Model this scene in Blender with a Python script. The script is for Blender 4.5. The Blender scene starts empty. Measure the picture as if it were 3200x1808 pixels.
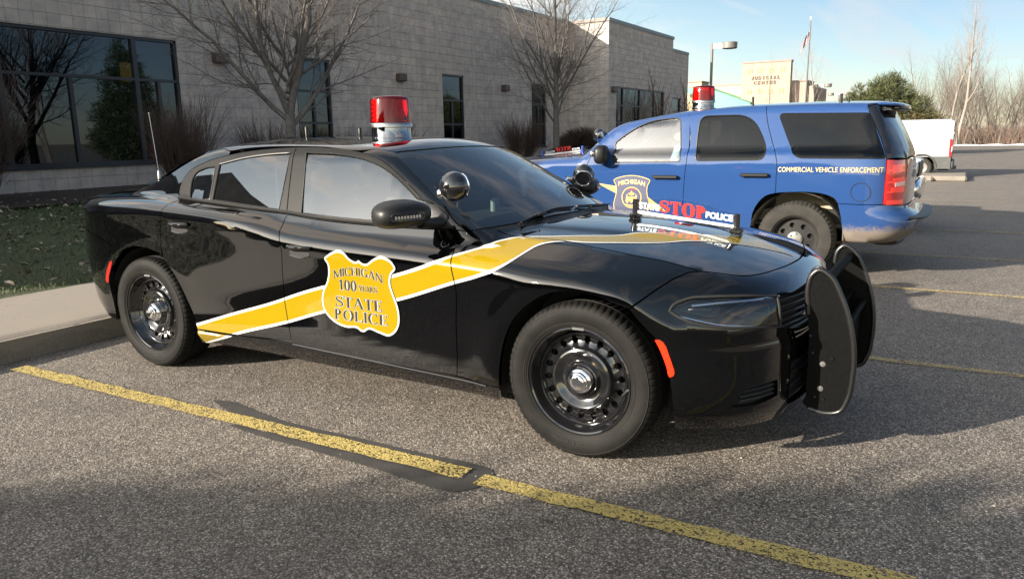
import bpy, bmesh, math, random, json
import numpy as np
from mathutils import Vector, Matrix
from mathutils.geometry import delaunay_2d_cdt
random.seed(7); RNG=np.random.default_rng(7)
SC=bpy.context.scene; COL=SC.collection
R=math.radians
# ---------------------------------------------------------------- helpers
def tag(o,label=None,cat=None,group=None,kind=None):
    if label: o['label']=label
    if cat: o['category']=cat
    if group: o['group']=group
    if kind: o['kind']=kind
    return o
def empty(name,loc=(0,0,0),label=None,cat=None,group=None,rz=0.):
    o=bpy.data.objects.new(name,None); COL.objects.link(o); o.location=loc; o.rotation_euler=(0,0,rz)
    o.empty_display_size=.2
    return tag(o,label,cat,group)
def link_mesh(name,me,m,parent=None):
    o=bpy.data.objects.new(name,me); COL.objects.link(o)
    for k in (m if isinstance(m,(list,tuple)) else [m]): me.materials.append(k)
    if parent is not None:
        o.parent=parent
        if parent.type=='EMPTY': o.matrix_parent_inverse=Matrix.Translation(-parent.location)
    return o
class MB:
    """collects shapes, builds ONE mesh"""
    def __init__(s): s.v=[];s.f=[];s.mi=[];s.n=0
    def add(s,v,f,mi=0):
        v=np.asarray(v,float).reshape(-1,3); s.v.append(v); n=s.n
        for q in f: s.f.append(tuple(int(i)+n for i in q)); s.mi.append(mi)
        s.n+=len(v); return s
    def box(s,c,d,mi=0,rot=None,taper=1.):
        x,y,z=[q/2 for q in d]; t=taper
        v=np.array([[-x,-y,-z],[x,-y,-z],[x,y,-z],[-x,y,-z],[-x*t,-y*t,z],[x*t,-y*t,z],[x*t,y*t,z],[-x*t,y*t,z]])
        if rot is not None: v=v@np.array(rot).T
        return s.add(v+np.array(c),[(0,3,2,1),(4,5,6,7),(0,1,5,4),(1,2,6,5),(2,3,7,6),(3,0,4,7)],mi)
    def rbox(s,c,d,b=.01,mi=0,rot=None):
        # chamfered box
        x,y,z=[q/2 for q in d]; b=min(b,x*.9,y*.9,z*.9); v=[];
        for sx in(-1,1):
            for sy in(-1,1):
                for sz in(-1,1):
                    v+= [(sx*(x-b),sy*(y-b),sz*z),(sx*(x-b),sy*y,sz*(z-b)),(sx*x,sy*(y-b),sz*(z-b))]
        bm=bmesh.new(); vs=[bm.verts.new(q) for q in v]; r=bmesh.ops.convex_hull(bm,input=vs); bm.verts.ensure_lookup_table()
        bm.normal_update(); bm.verts.index_update()
        V=np.array([w.co[:] for w in bm.verts]); F=[[w.index for w in f.verts] for f in bm.faces]; bm.free()
        if rot is not None: V=V@np.array(rot).T
        return s.add(V+np.array(c),F,mi)
    def tube(s,pts,r,n=8,mi=0,cap=True,closed=False):
        pts=np.asarray(pts,float); m=len(pts); r=np.full(m,r) if np.isscalar(r) else np.asarray(r,float)
        up=None; rings=[]
        for i in range(m):
            a=pts[(i-1)%m if closed else max(i-1,0)]; b=pts[(i+1)%m if closed else min(i+1,m-1)]; t=b-a; t=t/(np.linalg.norm(t)+1e-9)
            if up is None:
                up=np.array([0,0,1.]) if abs(t[2])<.9 else np.array([1.,0,0])
            u=np.cross(t,up); u/=np.linalg.norm(u)+1e-9; w=np.cross(u,t); up=w
            a_=np.linspace(0,2*np.pi,n,endpoint=False)
            rings.append(pts[i]+r[i]*(np.cos(a_)[:,None]*u+np.sin(a_)[:,None]*w))
        v=np.concatenate(rings); f=[]
        for i in range(m if closed else m-1):
            j=(i+1)%m
            for k in range(n): f.append((i*n+k,i*n+(k+1)%n,j*n+(k+1)%n,j*n+k))
        if cap and not closed: f+= [tuple(range(n)),tuple((m-1)*n+k for k in range(n))[::-1]]
        return s.add(v,f,mi)
    def cyl(s,a,b,r,r2=None,n=16,mi=0): return s.tube([a,b],[r,r if r2 is None else r2],n,mi)
    def lathe(s,prof,n=48,mi=0,axis='z',o=(0,0,0),mod=None):
        # prof: (radius, height)
        prof=np.asarray(prof,float); a=np.linspace(0,2*np.pi,n,endpoint=False); v=[]
        for i,(r,h) in enumerate(prof):
            rr=np.full(n,r) if mod is None else r+mod(i,a)
            v.append(np.stack([rr*np.cos(a),rr*np.sin(a),np.full(n,h)],-1))
        v=np.concatenate(v)
        if axis=='y': v=np.stack([v[:,0],-v[:,2],v[:,1]],-1)   # height points to -y
        if axis=='x': v=np.stack([v[:,2],v[:,0],v[:,1]],-1)
        f=[]
        for i in range(len(prof)-1):
            for k in range(n): f.append((i*n+k,i*n+(k+1)%n,(i+1)*n+(k+1)%n,(i+1)*n+k))
        return s.add(v+np.array(o),f,mi)
    def sphere(s,c,r,n=20,mi=0,sc=(1,1,1)):
        m=n//2; th=np.linspace(0,np.pi,m+1); pr=[(max(r*math.sin(t),1e-5),-r*math.cos(t)) for t in th]
        k=len(s.v); s.lathe(pr,n,mi); s.v[k]=s.v[k]*np.array(sc)+np.array(c); return s
    def prism(s,poly,a,b,axis='y',mi=0):
        # poly (2D list) extruded from a to b along axis
        p=np.asarray(poly,float); n=len(p)
        def mk(h):
            if axis=='y': return np.stack([p[:,0],np.full(n,h),p[:,1]],-1)
            if axis=='x': return np.stack([np.full(n,h),p[:,0],p[:,1]],-1)
            return np.stack([p[:,0],p[:,1],np.full(n,h)],-1)
        f=[tuple(range(n)),tuple(range(n,2*n))[::-1]]+[(i,i+n,(i+1)%n+n,(i+1)%n) for i in range(n)]
        return s.add(np.concatenate([mk(a),mk(b)]),f,mi)
    def mesh(s,name,smooth=False,angle=40):
        me=bpy.data.meshes.new(name); V=np.concatenate(s.v) if s.v else np.zeros((0,3))
        me.from_pydata(V.tolist(),[],s.f); 
        if any(s.mi): me.polygons.foreach_set('material_index',s.mi)
        bm=bmesh.new(); bm.from_mesh(me); bmesh.ops.recalc_face_normals(bm,faces=bm.faces); bm.to_mesh(me); bm.free()
        if smooth:
            me.polygons.foreach_set('use_smooth',[True]*len(me.polygons))
            me.set_sharp_from_angle(angle=R(angle))
        me.update(); return me
    def build(s,name,m,parent=None,smooth=False,angle=40): return link_mesh(name,s.mesh(name,smooth,angle),m,parent)
def fastmesh(name,V,F,smooth=False):
    me=bpy.data.meshes.new(name); V=np.asarray(V,np.float32); F=np.asarray(F,np.int32); k=F.shape[1]
    me.vertices.add(len(V)); me.vertices.foreach_set('co',V.ravel()); me.loops.add(F.size); me.loops.foreach_set('vertex_index',F.ravel())
    me.polygons.add(len(F)); me.polygons.foreach_set('loop_start',np.arange(len(F),dtype=np.int32)*k); me.polygons.foreach_set('loop_total',np.full(len(F),k,np.int32))
    me.update(calc_edges=True); 
    if smooth: me.polygons.foreach_set('use_smooth',[True]*len(F))
    return me
# ---------------------------------------------------------------- materials
def mat(name,col=(.5,.5,.5),rough=.5,metal=0.,spec=.5,coat=0.,trans=0.,ior=1.5,emit=None,es=1.,alpha=None):
    m=bpy.data.materials.new(name); m.use_nodes=True; b=m.node_tree.nodes['Principled BSDF']
    b.inputs['Base Color'].default_value=(*col,1); b.inputs['Roughness'].default_value=rough; b.inputs['Metallic'].default_value=metal
    b.inputs['Specular IOR Level'].default_value=spec; b.inputs['IOR'].default_value=ior; b.inputs['Coat Weight'].default_value=coat; b.inputs['Coat Roughness'].default_value=.02
    b.inputs['Transmission Weight'].default_value=trans
    if emit: b.inputs['Emission Color'].default_value=(*emit,1); b.inputs['Emission Strength'].default_value=es
    return m
class NT:
    def __init__(s,m): s.t=m.node_tree; s.b=s.t.nodes.get('Principled BSDF'); s.out=s.t.nodes.get('Material Output')
    def n(s,ty,**kw):
        x=s.t.nodes.new(ty)
        for k,v in kw.items():
            if k.startswith('i_'):
                key=k[2:]; x.inputs[int(key) if key.isdigit() else key.replace('_',' ')].default_value=v
            else: setattr(x,k,v)
        return x
    def l(s,a,b): s.t.links.new(a,b)
    def coord(s,kind='Object'): return s.n('ShaderNodeTexCoord').outputs[kind]
    def noise(s,vec,scale,detail=4,rough=.6,dist=0.):
        x=s.n('ShaderNodeTexNoise'); x.inputs['Scale'].default_value=scale; x.inputs['Detail'].default_value=detail; x.inputs['Roughness'].default_value=rough; x.inputs['Distortion'].default_value=dist
        if vec is not None: s.l(vec,x.inputs['Vector'])
        return x
    def ramp(s,fac,stops,interp='LINEAR'):
        x=s.n('ShaderNodeValToRGB'); e=x.color_ramp.elements; x.color_ramp.interpolation=interp
        while len(e)<len(stops): e.new(.5)
        for k,(p,c) in enumerate(stops): e[k].position=p; e[k].color=(*c,1) if len(c)==3 else c
        s.l(fac,x.inputs[0]); return x
    def mix(s,fac,a,b,bt='MIX'):
        x=s.n('ShaderNodeMix',data_type='RGBA',blend_type=bt)
        for i,q in ((0,fac),(6,a),(7,b)):
            if isinstance(q,(int,float)): x.inputs[i].default_value=q
            elif isinstance(q,tuple): x.inputs[i].default_value=(*q,1) if len(q)==3 else q
            else: s.l(q,x.inputs[i])
        return x.outputs[2]
    def math(s,op,a,b=None,clamp=False):
        x=s.n('ShaderNodeMath',operation=op,use_clamp=clamp)
        for i,q in ((0,a),(1,b)):
            if q is None: continue
            if isinstance(q,(int,float)): x.inputs[i].default_value=q
            else: s.l(q,x.inputs[i])
        return x.outputs[0]
    def bump(s,h,strength=.3,dist=.01):
        x=s.n('ShaderNodeBump'); x.inputs['Strength'].default_value=strength; x.inputs['Distance'].default_value=dist; s.l(h,x.inputs['Height']); s.l(x.outputs[0],s.b.inputs['Normal']); return x
def noisy(name,c1,c2,scale=8,rough=.6,bump=.0,bscale=None,**kw):
    m=mat(name,c1,rough,**kw); t=NT(m); v=t.coord(); n=t.noise(v,scale); t.l(t.ramp(n.outputs[0],[(.3,c1),(.7,c2)]).outputs[0],t.b.inputs['Base Color'])
    if bump: n2=t.noise(v,bscale or scale*4); t.bump(n2.outputs[0],bump,.01)
    return m
def glass_mat(name,tint,refl=.10,rough=.0,ior=1.5,tcol=None):
    # thin window glass: see-through tint plus fresnel mirror
    m=bpy.data.materials.new(name); m.use_nodes=True; t=NT(m); t.t.nodes.remove(t.b)
    tr=t.n('ShaderNodeBsdfTransparent'); tr.inputs[0].default_value=(*tint,1)
    gl=t.n('ShaderNodeBsdfGlossy'); gl.inputs['Roughness'].default_value=rough; gl.inputs[0].default_value=(*(tcol or (1,1,1)),1)
    fr=t.n('ShaderNodeFresnel'); fr.inputs[0].default_value=ior
    mx=t.n('ShaderNodeMixShader'); t.l(t.math('ADD',fr.outputs[0],refl,True),mx.inputs[0]); t.l(tr.outputs[0],mx.inputs[1]); t.l(gl.outputs[0],mx.inputs[2]); t.l(mx.outputs[0],t.out.inputs[0])
    return m
def paint(name,col,rough=.03,spec=.12,dirt=(.16,.14,.11),dz=(.2,.55),amount=.35,coat=1.):
    """glossy car paint with road dust specks that get denser low on the body"""
    m=mat(name,col,rough,coat=coat,spec=spec); t=NT(m); g=t.n('ShaderNodeNewGeometry'); v=t.coord()
    sep=t.n('ShaderNodeSeparateXYZ'); t.l(g.outputs['Position'],sep.inputs[0])
    hz=t.n('ShaderNodeMapRange',clamp=True); t.l(sep.outputs[2],hz.inputs[0]); hz.inputs[1].default_value=dz[0]; hz.inputs[2].default_value=dz[1]; hz.inputs[3].default_value=1; hz.inputs[4].default_value=0
    n1=t.noise(v,90,5,.75,1.5); n2=t.noise(v,5,3)
    f=t.math('MULTIPLY',t.ramp(n1.outputs[0],[(.60,(0,0,0)),(.70,(1,1,1))]).outputs[0],t.math('MULTIPLY',hz.outputs[0],t.math('MULTIPLY',n2.outputs[0],2*amount)),True)
    t.l(t.mix(f,col,dirt),t.b.inputs['Base Color']); t.l(t.math('ADD',rough,t.math('MULTIPLY',f,.5)),t.b.inputs['Roughness'])
    t.l(t.math('SUBTRACT',coat,t.math('MULTIPLY',f,coat)),t.b.inputs['Coat Weight'])
    return m
# ---------------------------------------------------------------- lettering
def text2d(s,size=1.,spacing=1.,offset=0.):
    c=bpy.data.curves.new('t','FONT'); c.body=s; c.size=size; c.space_character=spacing; c.offset=offset; c.resolution_u=4; c.align_x='CENTER'
    o=bpy.data.objects.new('t',c); COL.objects.link(o); bpy.context.view_layer.update()
    me=bpy.data.meshes.new_from_object(o.evaluated_get(bpy.context.evaluated_depsgraph_get()))
    V=np.array([v.co[:2] for v in me.vertices]); F=[tuple(p.vertices) for p in me.polygons]
    bpy.data.objects.remove(o); bpy.data.curves.remove(c); bpy.data.meshes.remove(me)
    return V,F
def fit(V,x0,x1,z0,z1):
    a=V.min(0);b=V.max(0); return np.stack([x0+(V[:,0]-a[0])/(b[0]-a[0])*(x1-x0), z0+(V[:,1]-a[1])/(b[1]-a[1])*(z1-z0)],-1)
def pip(P,poly):
    x,y=P[:,0],P[:,1]; ins=np.zeros(len(P),bool); q=np.asarray(poly); n=len(q)
    for i in range(n):
        x1,y1=q[i];x2,y2=q[(i+1)%n]
        c=((y1>y)!=(y2>y))
        if c.any(): 
            xi=(x2-x1)*(y-y1)/((y2-y1) if y2!=y1 else 1e-12)+x1; ins^=c&(x<xi)
    return ins
def tri2d(inc,exc=(),anyof=(),extra=None,lines=()):
    """triangulate: inside all of inc, none of exc, (any of anyof)"""
    vs=[];es=[]
    for q in list(inc)+list(exc)+list(anyof):
        n=len(vs); vs+= [Vector((float(a),float(b))) for a,b in q]; m=len(q); es+=[(n+i,n+(i+1)%m) for i in range(m)]
    for q in lines:
        n=len(vs); vs+=[Vector((float(a),float(b))) for a,b in q]; es+=[(n+i,n+i+1) for i in range(len(q)-1)]
    if extra is not None: vs+= [Vector((float(a),float(b))) for a,b in extra]
    r=delaunay_2d_cdt(vs,es,[],0,1e-5); V=np.array([v[:] for v in r[0]]); F=np.array([f for f in r[2] if len(f)==3],int)
    c=V[F].mean(1); k=np.ones(len(F),bool)
    for q in inc: k&=pip(c,q)
    for q in exc: k&=~pip(c,q)
    if anyof:
        a=np.zeros(len(F),bool)
        for q in anyof: a|=pip(c,q)
        k&=a
    ar=np.abs(np.cross(V[F[:,1]]-V[F[:,0]],V[F[:,2]]-V[F[:,0]])) if False else np.abs((V[F[:,1],0]-V[F[:,0],0])*(V[F[:,2],1]-V[F[:,0],1])-(V[F[:,1],1]-V[F[:,0],1])*(V[F[:,2],0]-V[F[:,0],0]))
    k&=ar>1e-9; F=F[k]; u,inv=np.unique(F,return_inverse=True); return V[u],inv.reshape(F.shape)
# hand drawn roman capitals, unit height
def _st(path,w):
    p=np.array(path,float); w=np.full(len(p),w) if np.isscalar(w) else np.array(w); out=[]
    d=np.gradient(p,axis=0); d/=np.linalg.norm(d,axis=1)[:,None]+1e-9; nn=np.stack([-d[:,1],d[:,0]],-1)*w[:,None]/2
    for i in range(len(p)-1): out.append([p[i]+nn[i],p[i+1]+nn[i+1],p[i+1]-nn[i+1],p[i]-nn[i]])
    return out
def _r(x0,x1,y0,y1): return [[(x0,y0),(x1,y0),(x1,y1),(x0,y1)]]
def _arc(cx,cy,rx,ry,a0,a1,tk,tn,n=28):
    a=np.radians(np.linspace(a0,a1,n)); w=tn+(tk-tn)*np.abs(np.cos(a))**1.3
    return _st(np.stack([cx+(rx-w/2)*np.cos(a),cy+(ry-tn/2)*np.sin(a)],-1),w)
def glyph(ch,T=.15,t=.05,s=.07):
    st=lambda x,a=0,b=1:_r(x-T/2,x+T/2,a,b)+_r(x-T/2-s,x+T/2+s,a,a+t*.8)+_r(x-T/2-s,x+T/2+s,b-t*.8,b)
    th=lambda x,a=0,b=1:_r(x-t/2,x+t/2,a,b)+_r(x-t/2-s,x+t/2+s,a,a+t*.8)+_r(x-t/2-s,x+t/2+s,b-t*.8,b)
    L=T/2+s
    if ch=='I': return st(L),2*L
    if ch=='1': return _r(.2-T/2,.2+T/2,0,1)+_r(.2-T/2-s,.2+T/2+s,0,t*.8)+_st([(.02,.82),(.2,.97)],t*1.4),.42
    if ch=='0': return _arc(.28,.5,.27,.51,0,360,T,t,40),.56
    if ch=='O': return _arc(.39,.5,.39,.52,0,360,T*1.05,t,44),.78
    if ch=='C': return _arc(.39,.5,.39,.52,48,318,T*1.05,t,40)+_r(.62,.66,.66,.98)+_r(.62,.65,.05,.25)[:0],.72
    if ch=='G': return _arc(.39,.5,.39,.52,48,330,T*1.05,t,40)+_r(.62,.66,.66,.98)+_r(.62,.62+T*.8,.03,.42)+_r(.5,.62+T*.8+s*.6,.38,.42),.80
    if ch=='T': return _r(.33-T/2,.33+T/2,0,1)+_r(.33-L,.33+L,0,t*.8)+_r(0,.66,1-t,1)+_r(0,t,.76,1)+_r(.66-t,.66,.76,1),.66
    if ch=='L': return st(L)+_r(L,.6,0,t)+_r(.6-t,.6,0,.26),.62
    if ch=='E': return st(L)+_r(L,.6,0,t)+_r(L,.57,1-t,1)+_r(L,.46,.5-t/2,.5+t/2)+_r(.6-t,.6,0,.26)+_r(.57-t,.57,.76,1)+_r(.46-t,.46,.38,.62),.64
    if ch=='H': return st(L)+st(.82-L)+_r(L,.82-L,.5-t/2,.5+t/2),.82
    if ch=='N': return th(.12)+th(.72)+_st([(.10,.99),(.72,.02)],T),.84
    if ch=='M': return th(.10)+st(.92)+_st([(.12,.98),(.50,.05)],T)+_st([(.50,.05),(.88,.98)],t),1.04
    if ch=='A': return _st([(.10,.0),(.40,1)],t)+_st([(.38,1),(.68,0)],T)+_r(.18,.60,.32,.32+t)+_r(0,.22,0,t*.8)+_r(.54,.82,0,t*.8),.80
    if ch=='Y': return _r(.38-T/2,.38+T/2,0,.48)+_r(.38-L,.38+L,0,t*.8)+_st([(.12,1),(.38,.42)],T)+_st([(.64,1),(.40,.44)],t)+_r(0,.27,1-t*.8,1)+_r(.54,.76,1-t*.8,1),.76
    if ch in'PR':
        g=st(L)+_arc(L+.02,.745,.40-s,.28,-90,90,T,t,20)+_r(L,L+.04,1-t,1)+_r(L,L+.04,.46,.46+t)
        if ch=='R': return g+_st([(.30,.5),(.66,.02)],T)+_r(.58,.80,0,t*.8),.78
        return g,.62
    if ch=='S':
        p=[(.50,.84),(.42,.94),(.28,.98),(.14,.92),(.09,.78),(.15,.63),(.30,.53),(.45,.44),(.53,.28),(.46,.11),(.30,.03),(.16,.05),(.07,.18)]
        p=catmull(np.array(p),.03); k=np.linspace(0,1,len(p)); w=t+(T-t)*np.exp(-((k-.5)/.22)**2)
        return _st(p,w)+_r(.49,.49+t,.70,.98)+_r(.05,.05+t,.03,.30),.60
    return [],.3
def serif(word,T=.15,t=.05,gap=.05,**k):
    x=0;P=[]
    for ch in word:
        g,w=glyph(ch,T,t,**k); P+= [np.array(q)+np.array([x,0]) for q in g]; x+=w+gap
    P=[q if sum(q[i][0]*q[(i+1)%4][1]-q[(i+1)%4][0]*q[i][1] for i in range(4))>0 else q[::-1] for q in P]
    return tri2d([],anyof=P)
def catmull(P,step=.02,closed=False):
    P=np.asarray(P,float); n=len(P)
    if n<2: return P
    out=[]; m=n if closed else n-1
    for i in range(m):
        p1,p2=P[i],P[(i+1)%n]; p0=P[(i-1)%n] if (closed or i>0) else 2*p1-p2; p3=P[(i+2)%n] if (closed or i+2<n) else 2*p2-p1
        L=np.linalg.norm(p2-p1); k=max(1,int(math.ceil(L/step)))
        # centripetal-ish: limit tangents
        a=np.linalg.norm(p1-p0)+1e-6;b=L+1e-6;c=np.linalg.norm(p3-p2)+1e-6
        m1=((p1-p0)/a*b+(p2-p1)/b*a)/(a+b)*b; m2=((p2-p1)/b*c+(p3-p2)/c*b)/(b+c)*b
        for j in range(k):
            t=j/k; out.append((2*t**3-3*t**2+1)*p1+(t**3-2*t**2+t)*m1+(3*t**2-2*t**3)*p2+(t**3-t**2)*m2)
    if not closed: out.append(P[-1])
    return np.array(out)

# ---------------------------------------------------------------- body shapes
def smax(a,b,k):
    h=np.maximum(k-np.abs(a-b),0)/k
    return np.maximum(a,b)+h*h*k*.25
def smin(a,b,k): return -smax(-a,-b,k)
class pch:
  def __init__(s,xk,yk): s.f=_pch(xk,yk)
  def __call__(s,x): return s.f(x)
def _pch(xk,yk):
    # smooth (C1) monotone-ish hermite interpolation, vectorised
    xk=np.array(xk,float);yk=np.array(yk,float);h=np.diff(xk);d=np.diff(yk)/h
    m=np.zeros(len(xk))
    for i in range(1,len(xk)-1):
        if d[i-1]*d[i]>0:
            w1=2*h[i]+h[i-1];w2=h[i]+2*h[i-1];m[i]=(w1+w2)/(w1/d[i-1]+w2/d[i])
    m[0]=d[0];m[-1]=d[-1]
    def f(x):
        x=np.asarray(x,float); i=np.clip(np.searchsorted(xk,x)-1,0,len(h)-1)
        t=(x-xk[i])/h[i]
        lo=t<0;hi=t>1;tc=np.clip(t,0,1)
        v=(1+2*tc)*(1-tc)**2*yk[i]+tc*(1-tc)**2*h[i]*m[i]+tc*tc*(3-2*tc)*yk[i+1]+tc*tc*(tc-1)*h[i]*m[i+1]
        return np.where(lo,yk[0]+m[0]*(x-xk[0]),np.where(hi,yk[-1]+m[-1]*(x-xk[-1]),v))
    return f
class Body:
    y0=0.
    # chart
    def dirs(s,u,v):
        u=np.asarray(u,float);v=np.asarray(v,float)
        ph=np.where(u>s.s0,(u-s.s0)/s.K,np.where(u<s.s1,(u-s.s1)/s.K,0)); th=v/s.K
        o=np.stack([np.clip(u,s.s1,s.s0),0*u,0*u+s.z0],-1)
        d=np.stack([np.sin(ph),-np.cos(ph)*np.sin(th),np.cos(ph)*np.cos(th)],-1)
        return o,d
    def normal(s,p,e=1e-3):
        x,y,z=p[...,0],p[...,1],p[...,2]
        g=np.stack([s.F(x+e,y,z)-s.F(x-e,y,z),s.F(x,y+e,z)-s.F(x,y-e,z),s.F(x,y,z+e)-s.F(x,y,z-e)],-1)
        return g/np.linalg.norm(g,axis=-1,keepdims=True)
    def chart(s,p):
        p=np.asarray(p,float);x,y,z=p[...,0],p[...,1],p[...,2]-s.z0
        th=np.arctan2(-y,z); r=np.hypot(y,z)
        u=np.where(x>s.s0,s.s0+s.K*np.arctan2(x-s.s0,r),np.where(x<s.s1,s.s1+s.K*np.arctan2(x-s.s1,r),x))
        return np.stack([u,th*s.K],-1)
class Charger(Body):
    z0=.55; s0=.15; s1=-3.45; K=.62
    W=pch([-4.2,-3.9,-3.4,-3.05,-2.5,-1.8,-1.0,-.4,0,.4,.9],[.90,.918,.945,.952,.938,.928,.928,.938,.946,.938,.89])
    crz=pch([-4.2,-3.5,-2.8,-1.75,-.7,-.2,0,.11,.233,.351,.45,.8],[1.02,1.04,1.03,.955,.865,.825,.815,.80,.768,.70,.66,.64])
    cra=pch([-4.2,-2.8,-1.5,-.6,-.2,.0,.3,.5,.9],[.30,.42,.40,.34,.30,.34,.42,.46,.46])  # slope above crease
    nose=pch([.12,.2,.28,.36,.46,.54,.57,.64,.70,.76,.9],[.80,.85,.875,.88,.88,.88,.865,.868,.87,.855,.74])
    tail=pch([.15,.22,.30,.40,.55,.72,.78,.90,1.02,1.1,1.2],[3.35,3.52,3.84,4.03,4.13,4.17,4.165,4.14,4.12,4.12,4.10])
    hoodc=pch([-1.2,-.62,-.3,0,.2,.4,.55,.68,.78,.9],[1.05,1.024,1.008,.988,.966,.934,.899,.86,.82,.74])
    deckc=pch([-4.3,-4.05,-3.9,-3.6,-3.2,-2.6],[1.09,1.095,1.105,1.125,1.135,1.10])
    under=.17
    def side(s,x,y,z):
        ay=np.abs(y); zc=s.crz(x); a=s.cra(x)
        q=z-zc; w=.004; up=.5*(q+np.sqrt(q*q+w*w)); dn=.5*(-q+np.sqrt(q*q+w*w))
        ins=a*up+.6*up*up
        ins=ins+.020*(1-np.exp(-dn/.13))*np.exp(-dn/.5)      # undercut below the crease
        ins=ins-.007*np.exp(-((z-.36)/.10)**2)                 # lower flare
        lo=np.maximum(.29-z,0); ins=ins+.55*lo+1.5*lo*lo
        # crisp wheel-arch flares bulge
        for xc,am in ((0,.014),(-3.052,.004)):
            r=np.hypot(x-xc,z-.36); ins=ins-am*np.exp(-((r-.45)/.09)**2)*np.clip((1.05-z)/.2,0,1)
        Wy=s.W(x)-ins
        # plan rounding front & rear
        Lf=s.nose(z)-.20; qx=np.maximum(x-.20,0)/np.maximum(Lf,.2)
        Lr=s.tail(z)-3.30; qr=np.maximum(-x-3.30,0)/np.maximum(Lr,.2)
        yy=ay/np.maximum(Wy,.3)
        q=(yy**2.9+qx**2.9)**(1/2.9); q2=(yy**2.9+qr**2.9)**(1/2.9)
        return (np.where(x>-1.5,q,q2)-1)*np.where(x>-1.5,.8,.85)
    def top(s,x,y,z):
        ay=np.abs(y)
        h=s.hoodc(x)-.055*(ay/.75)**2-.05*np.maximum(ay-.70,0)/.2
        # power bulge: raised middle with soft step
        e=.40+.16*np.clip(-x,-.6,.6)
        bul=1/(1+np.exp((ay-e)/.018)); fade=np.clip((.62-x)/.5,0,1)
        h=h-.010*(1-bul)*fade
        d=s.deckc(x)-.035*(ay/.75)**2
        t=1/(1+np.exp((x+2.0)/.1))
        return (z-(h*(1-t)+d*t))*.96
    belt=1.0
    GW=pch([-3.9,-3.5,-3.2,-2.8,-2.2,-1.6,-1.0,-.6,-.2],[.66,.73,.77,.805,.822,.825,.812,.795,.77])
    def gside(s,x,y,z):
        up=z-1.0
        w=s.GW(x)-up*.43-up*up*.12
        return (np.abs(y)-w)*.9
    roofc=pch([-3.6,-3.0,-2.6,-2.2,-1.9,-1.6,-1.3,-1.0,-.6],[1.36,1.425,1.448,1.456,1.453,1.447,1.434,1.402,1.335])
    def roof(s,x,y,z): return z-(s.roofc(x)-.045*(y/.6)**2)
    def ws(s,x,y,z):
        xs=-.395-(z-1.0)*1.95-.12*(z-1.0)**2 -.36*y*y
        return (x-xs)*.46
    def bl(s,x,y,z):
        zz=1.10+(x+3.58)*.40-.06*(x+3.2)**2 -.07*y*y
        return (z-zz)*.92
    def gh(s,x,y,z):
        a=smax(s.roof(x,y,z),s.ws(x,y,z),.05)
        a=smax(a,s.bl(x,y,z),.06)
        return np.maximum(smax(a,s.gside(x,y,z),.05),.93-z)
    def low(s,x,y,z):
        a=smax(s.top(x,y,z),s.side(x,y,z),.07)
        return smax(a,s.under-z,.03)
    def F(s,x,y,z):
        return smin(s.low(x,y,z),s.gh(x,y,z),.02)
class Tahoe(Body):
    z0=.8; s0=.30; s1=-2.6; K=.75; yc=5.09
    W=pch([-4.0,-3.6,-2.9,-2.2,-1,0,.7,1.2],[.93,.955,.985,.985,.985,1.0,1.0,.985])
    tail=pch([.3,.42,.5,.58,.64,.70,1.0,1.17,1.4,1.6,1.75,1.85],[.90,1.02,1.085,1.095,1.05,.975,.965,.95,.86,.75,.67,.65])
    nose=pch([.3,.5,.7,.9,1.1,1.2],[3.80,3.88,3.90,3.90,3.86,3.80])
    hood=pch([-4.1,-3.8,-3.2,-2.7,-2.3,-1.9],[1.02,1.13,1.19,1.225,1.245,1.25])
    roofc=pch([-2.2,-1.7,-1.2,-.6,0,.5,.85,1.1],[1.55,1.635,1.70,1.735,1.737,1.727,1.705,1.68])
    under=.36
    def side(s,x,y,z):
        ay=np.abs(y)
        ins=.35*np.maximum(.45-z,0)+.10*np.maximum(1.17-z,0)**2*0+.06*np.maximum(.62-z,0)
        ins=ins+.012*(1-np.exp(-np.maximum(1.10-z,0)/.05))*0+.25*np.maximum(z-1.02,0)**1.5
        for xc in (0,-2.95):
            r=np.hypot(x-xc,z-.40); ins=ins-.004*np.exp(-((r-.52)/.12)**2)*np.clip((1.15-z)/.3,0,1)
        Wy=s.W(x)-ins
        Lf=s.nose(z)-3.2; qx=np.maximum(-x-3.2,0)/np.maximum(Lf,.2)
        Lr=s.tail(z)-.45; qr=np.maximum(x-.45,0)/np.maximum(Lr,.15)
        yy=ay/np.maximum(Wy,.3)
        q=(yy**3+qx**3)**(1/3); q2=(yy**3.6+qr**3.6)**(1/3.6)
        return np.where(x<-1.5,q-1,q2-1)*.9
    def low(s,x,y,z):
        h=s.hood(x)-.05*(y/.8)**2
        t=np.clip((x+2.4)/.2,0,1); h=h*(1-t)+1.25*t
        a=smax((z-h)*.96,s.side(x,y,z),.06)
        return smax(a,s.under-z,.03)
    def gh(s,x,y,z):
        up=z-1.15
        gs=(np.abs(y)-(.945-up*.26-up*up*.10-.05*np.clip(-x-1.2,0,2)))*.95
        a=z-(s.roofc(x)-.04*(y/.7)**2)
        w=-(x+2.52)-(1.25-z)*0+( z-1.22)*1.12+.22*y*y   # windshield (nose at -x)
        a=smax(a,w*.66,.08)
        yy=np.abs(y)/.9
        t=(x+.10*yy**4*1.6-s.tail(z))*.9
        a=smax(a,t,.05)
        return np.maximum(smax(a,gs,.07),1.05-z)
    def F(s,x,y,z):
        y=y-s.yc
        return smin(s.low(x,y,z),s.gh(x,y,z),.02)

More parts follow.
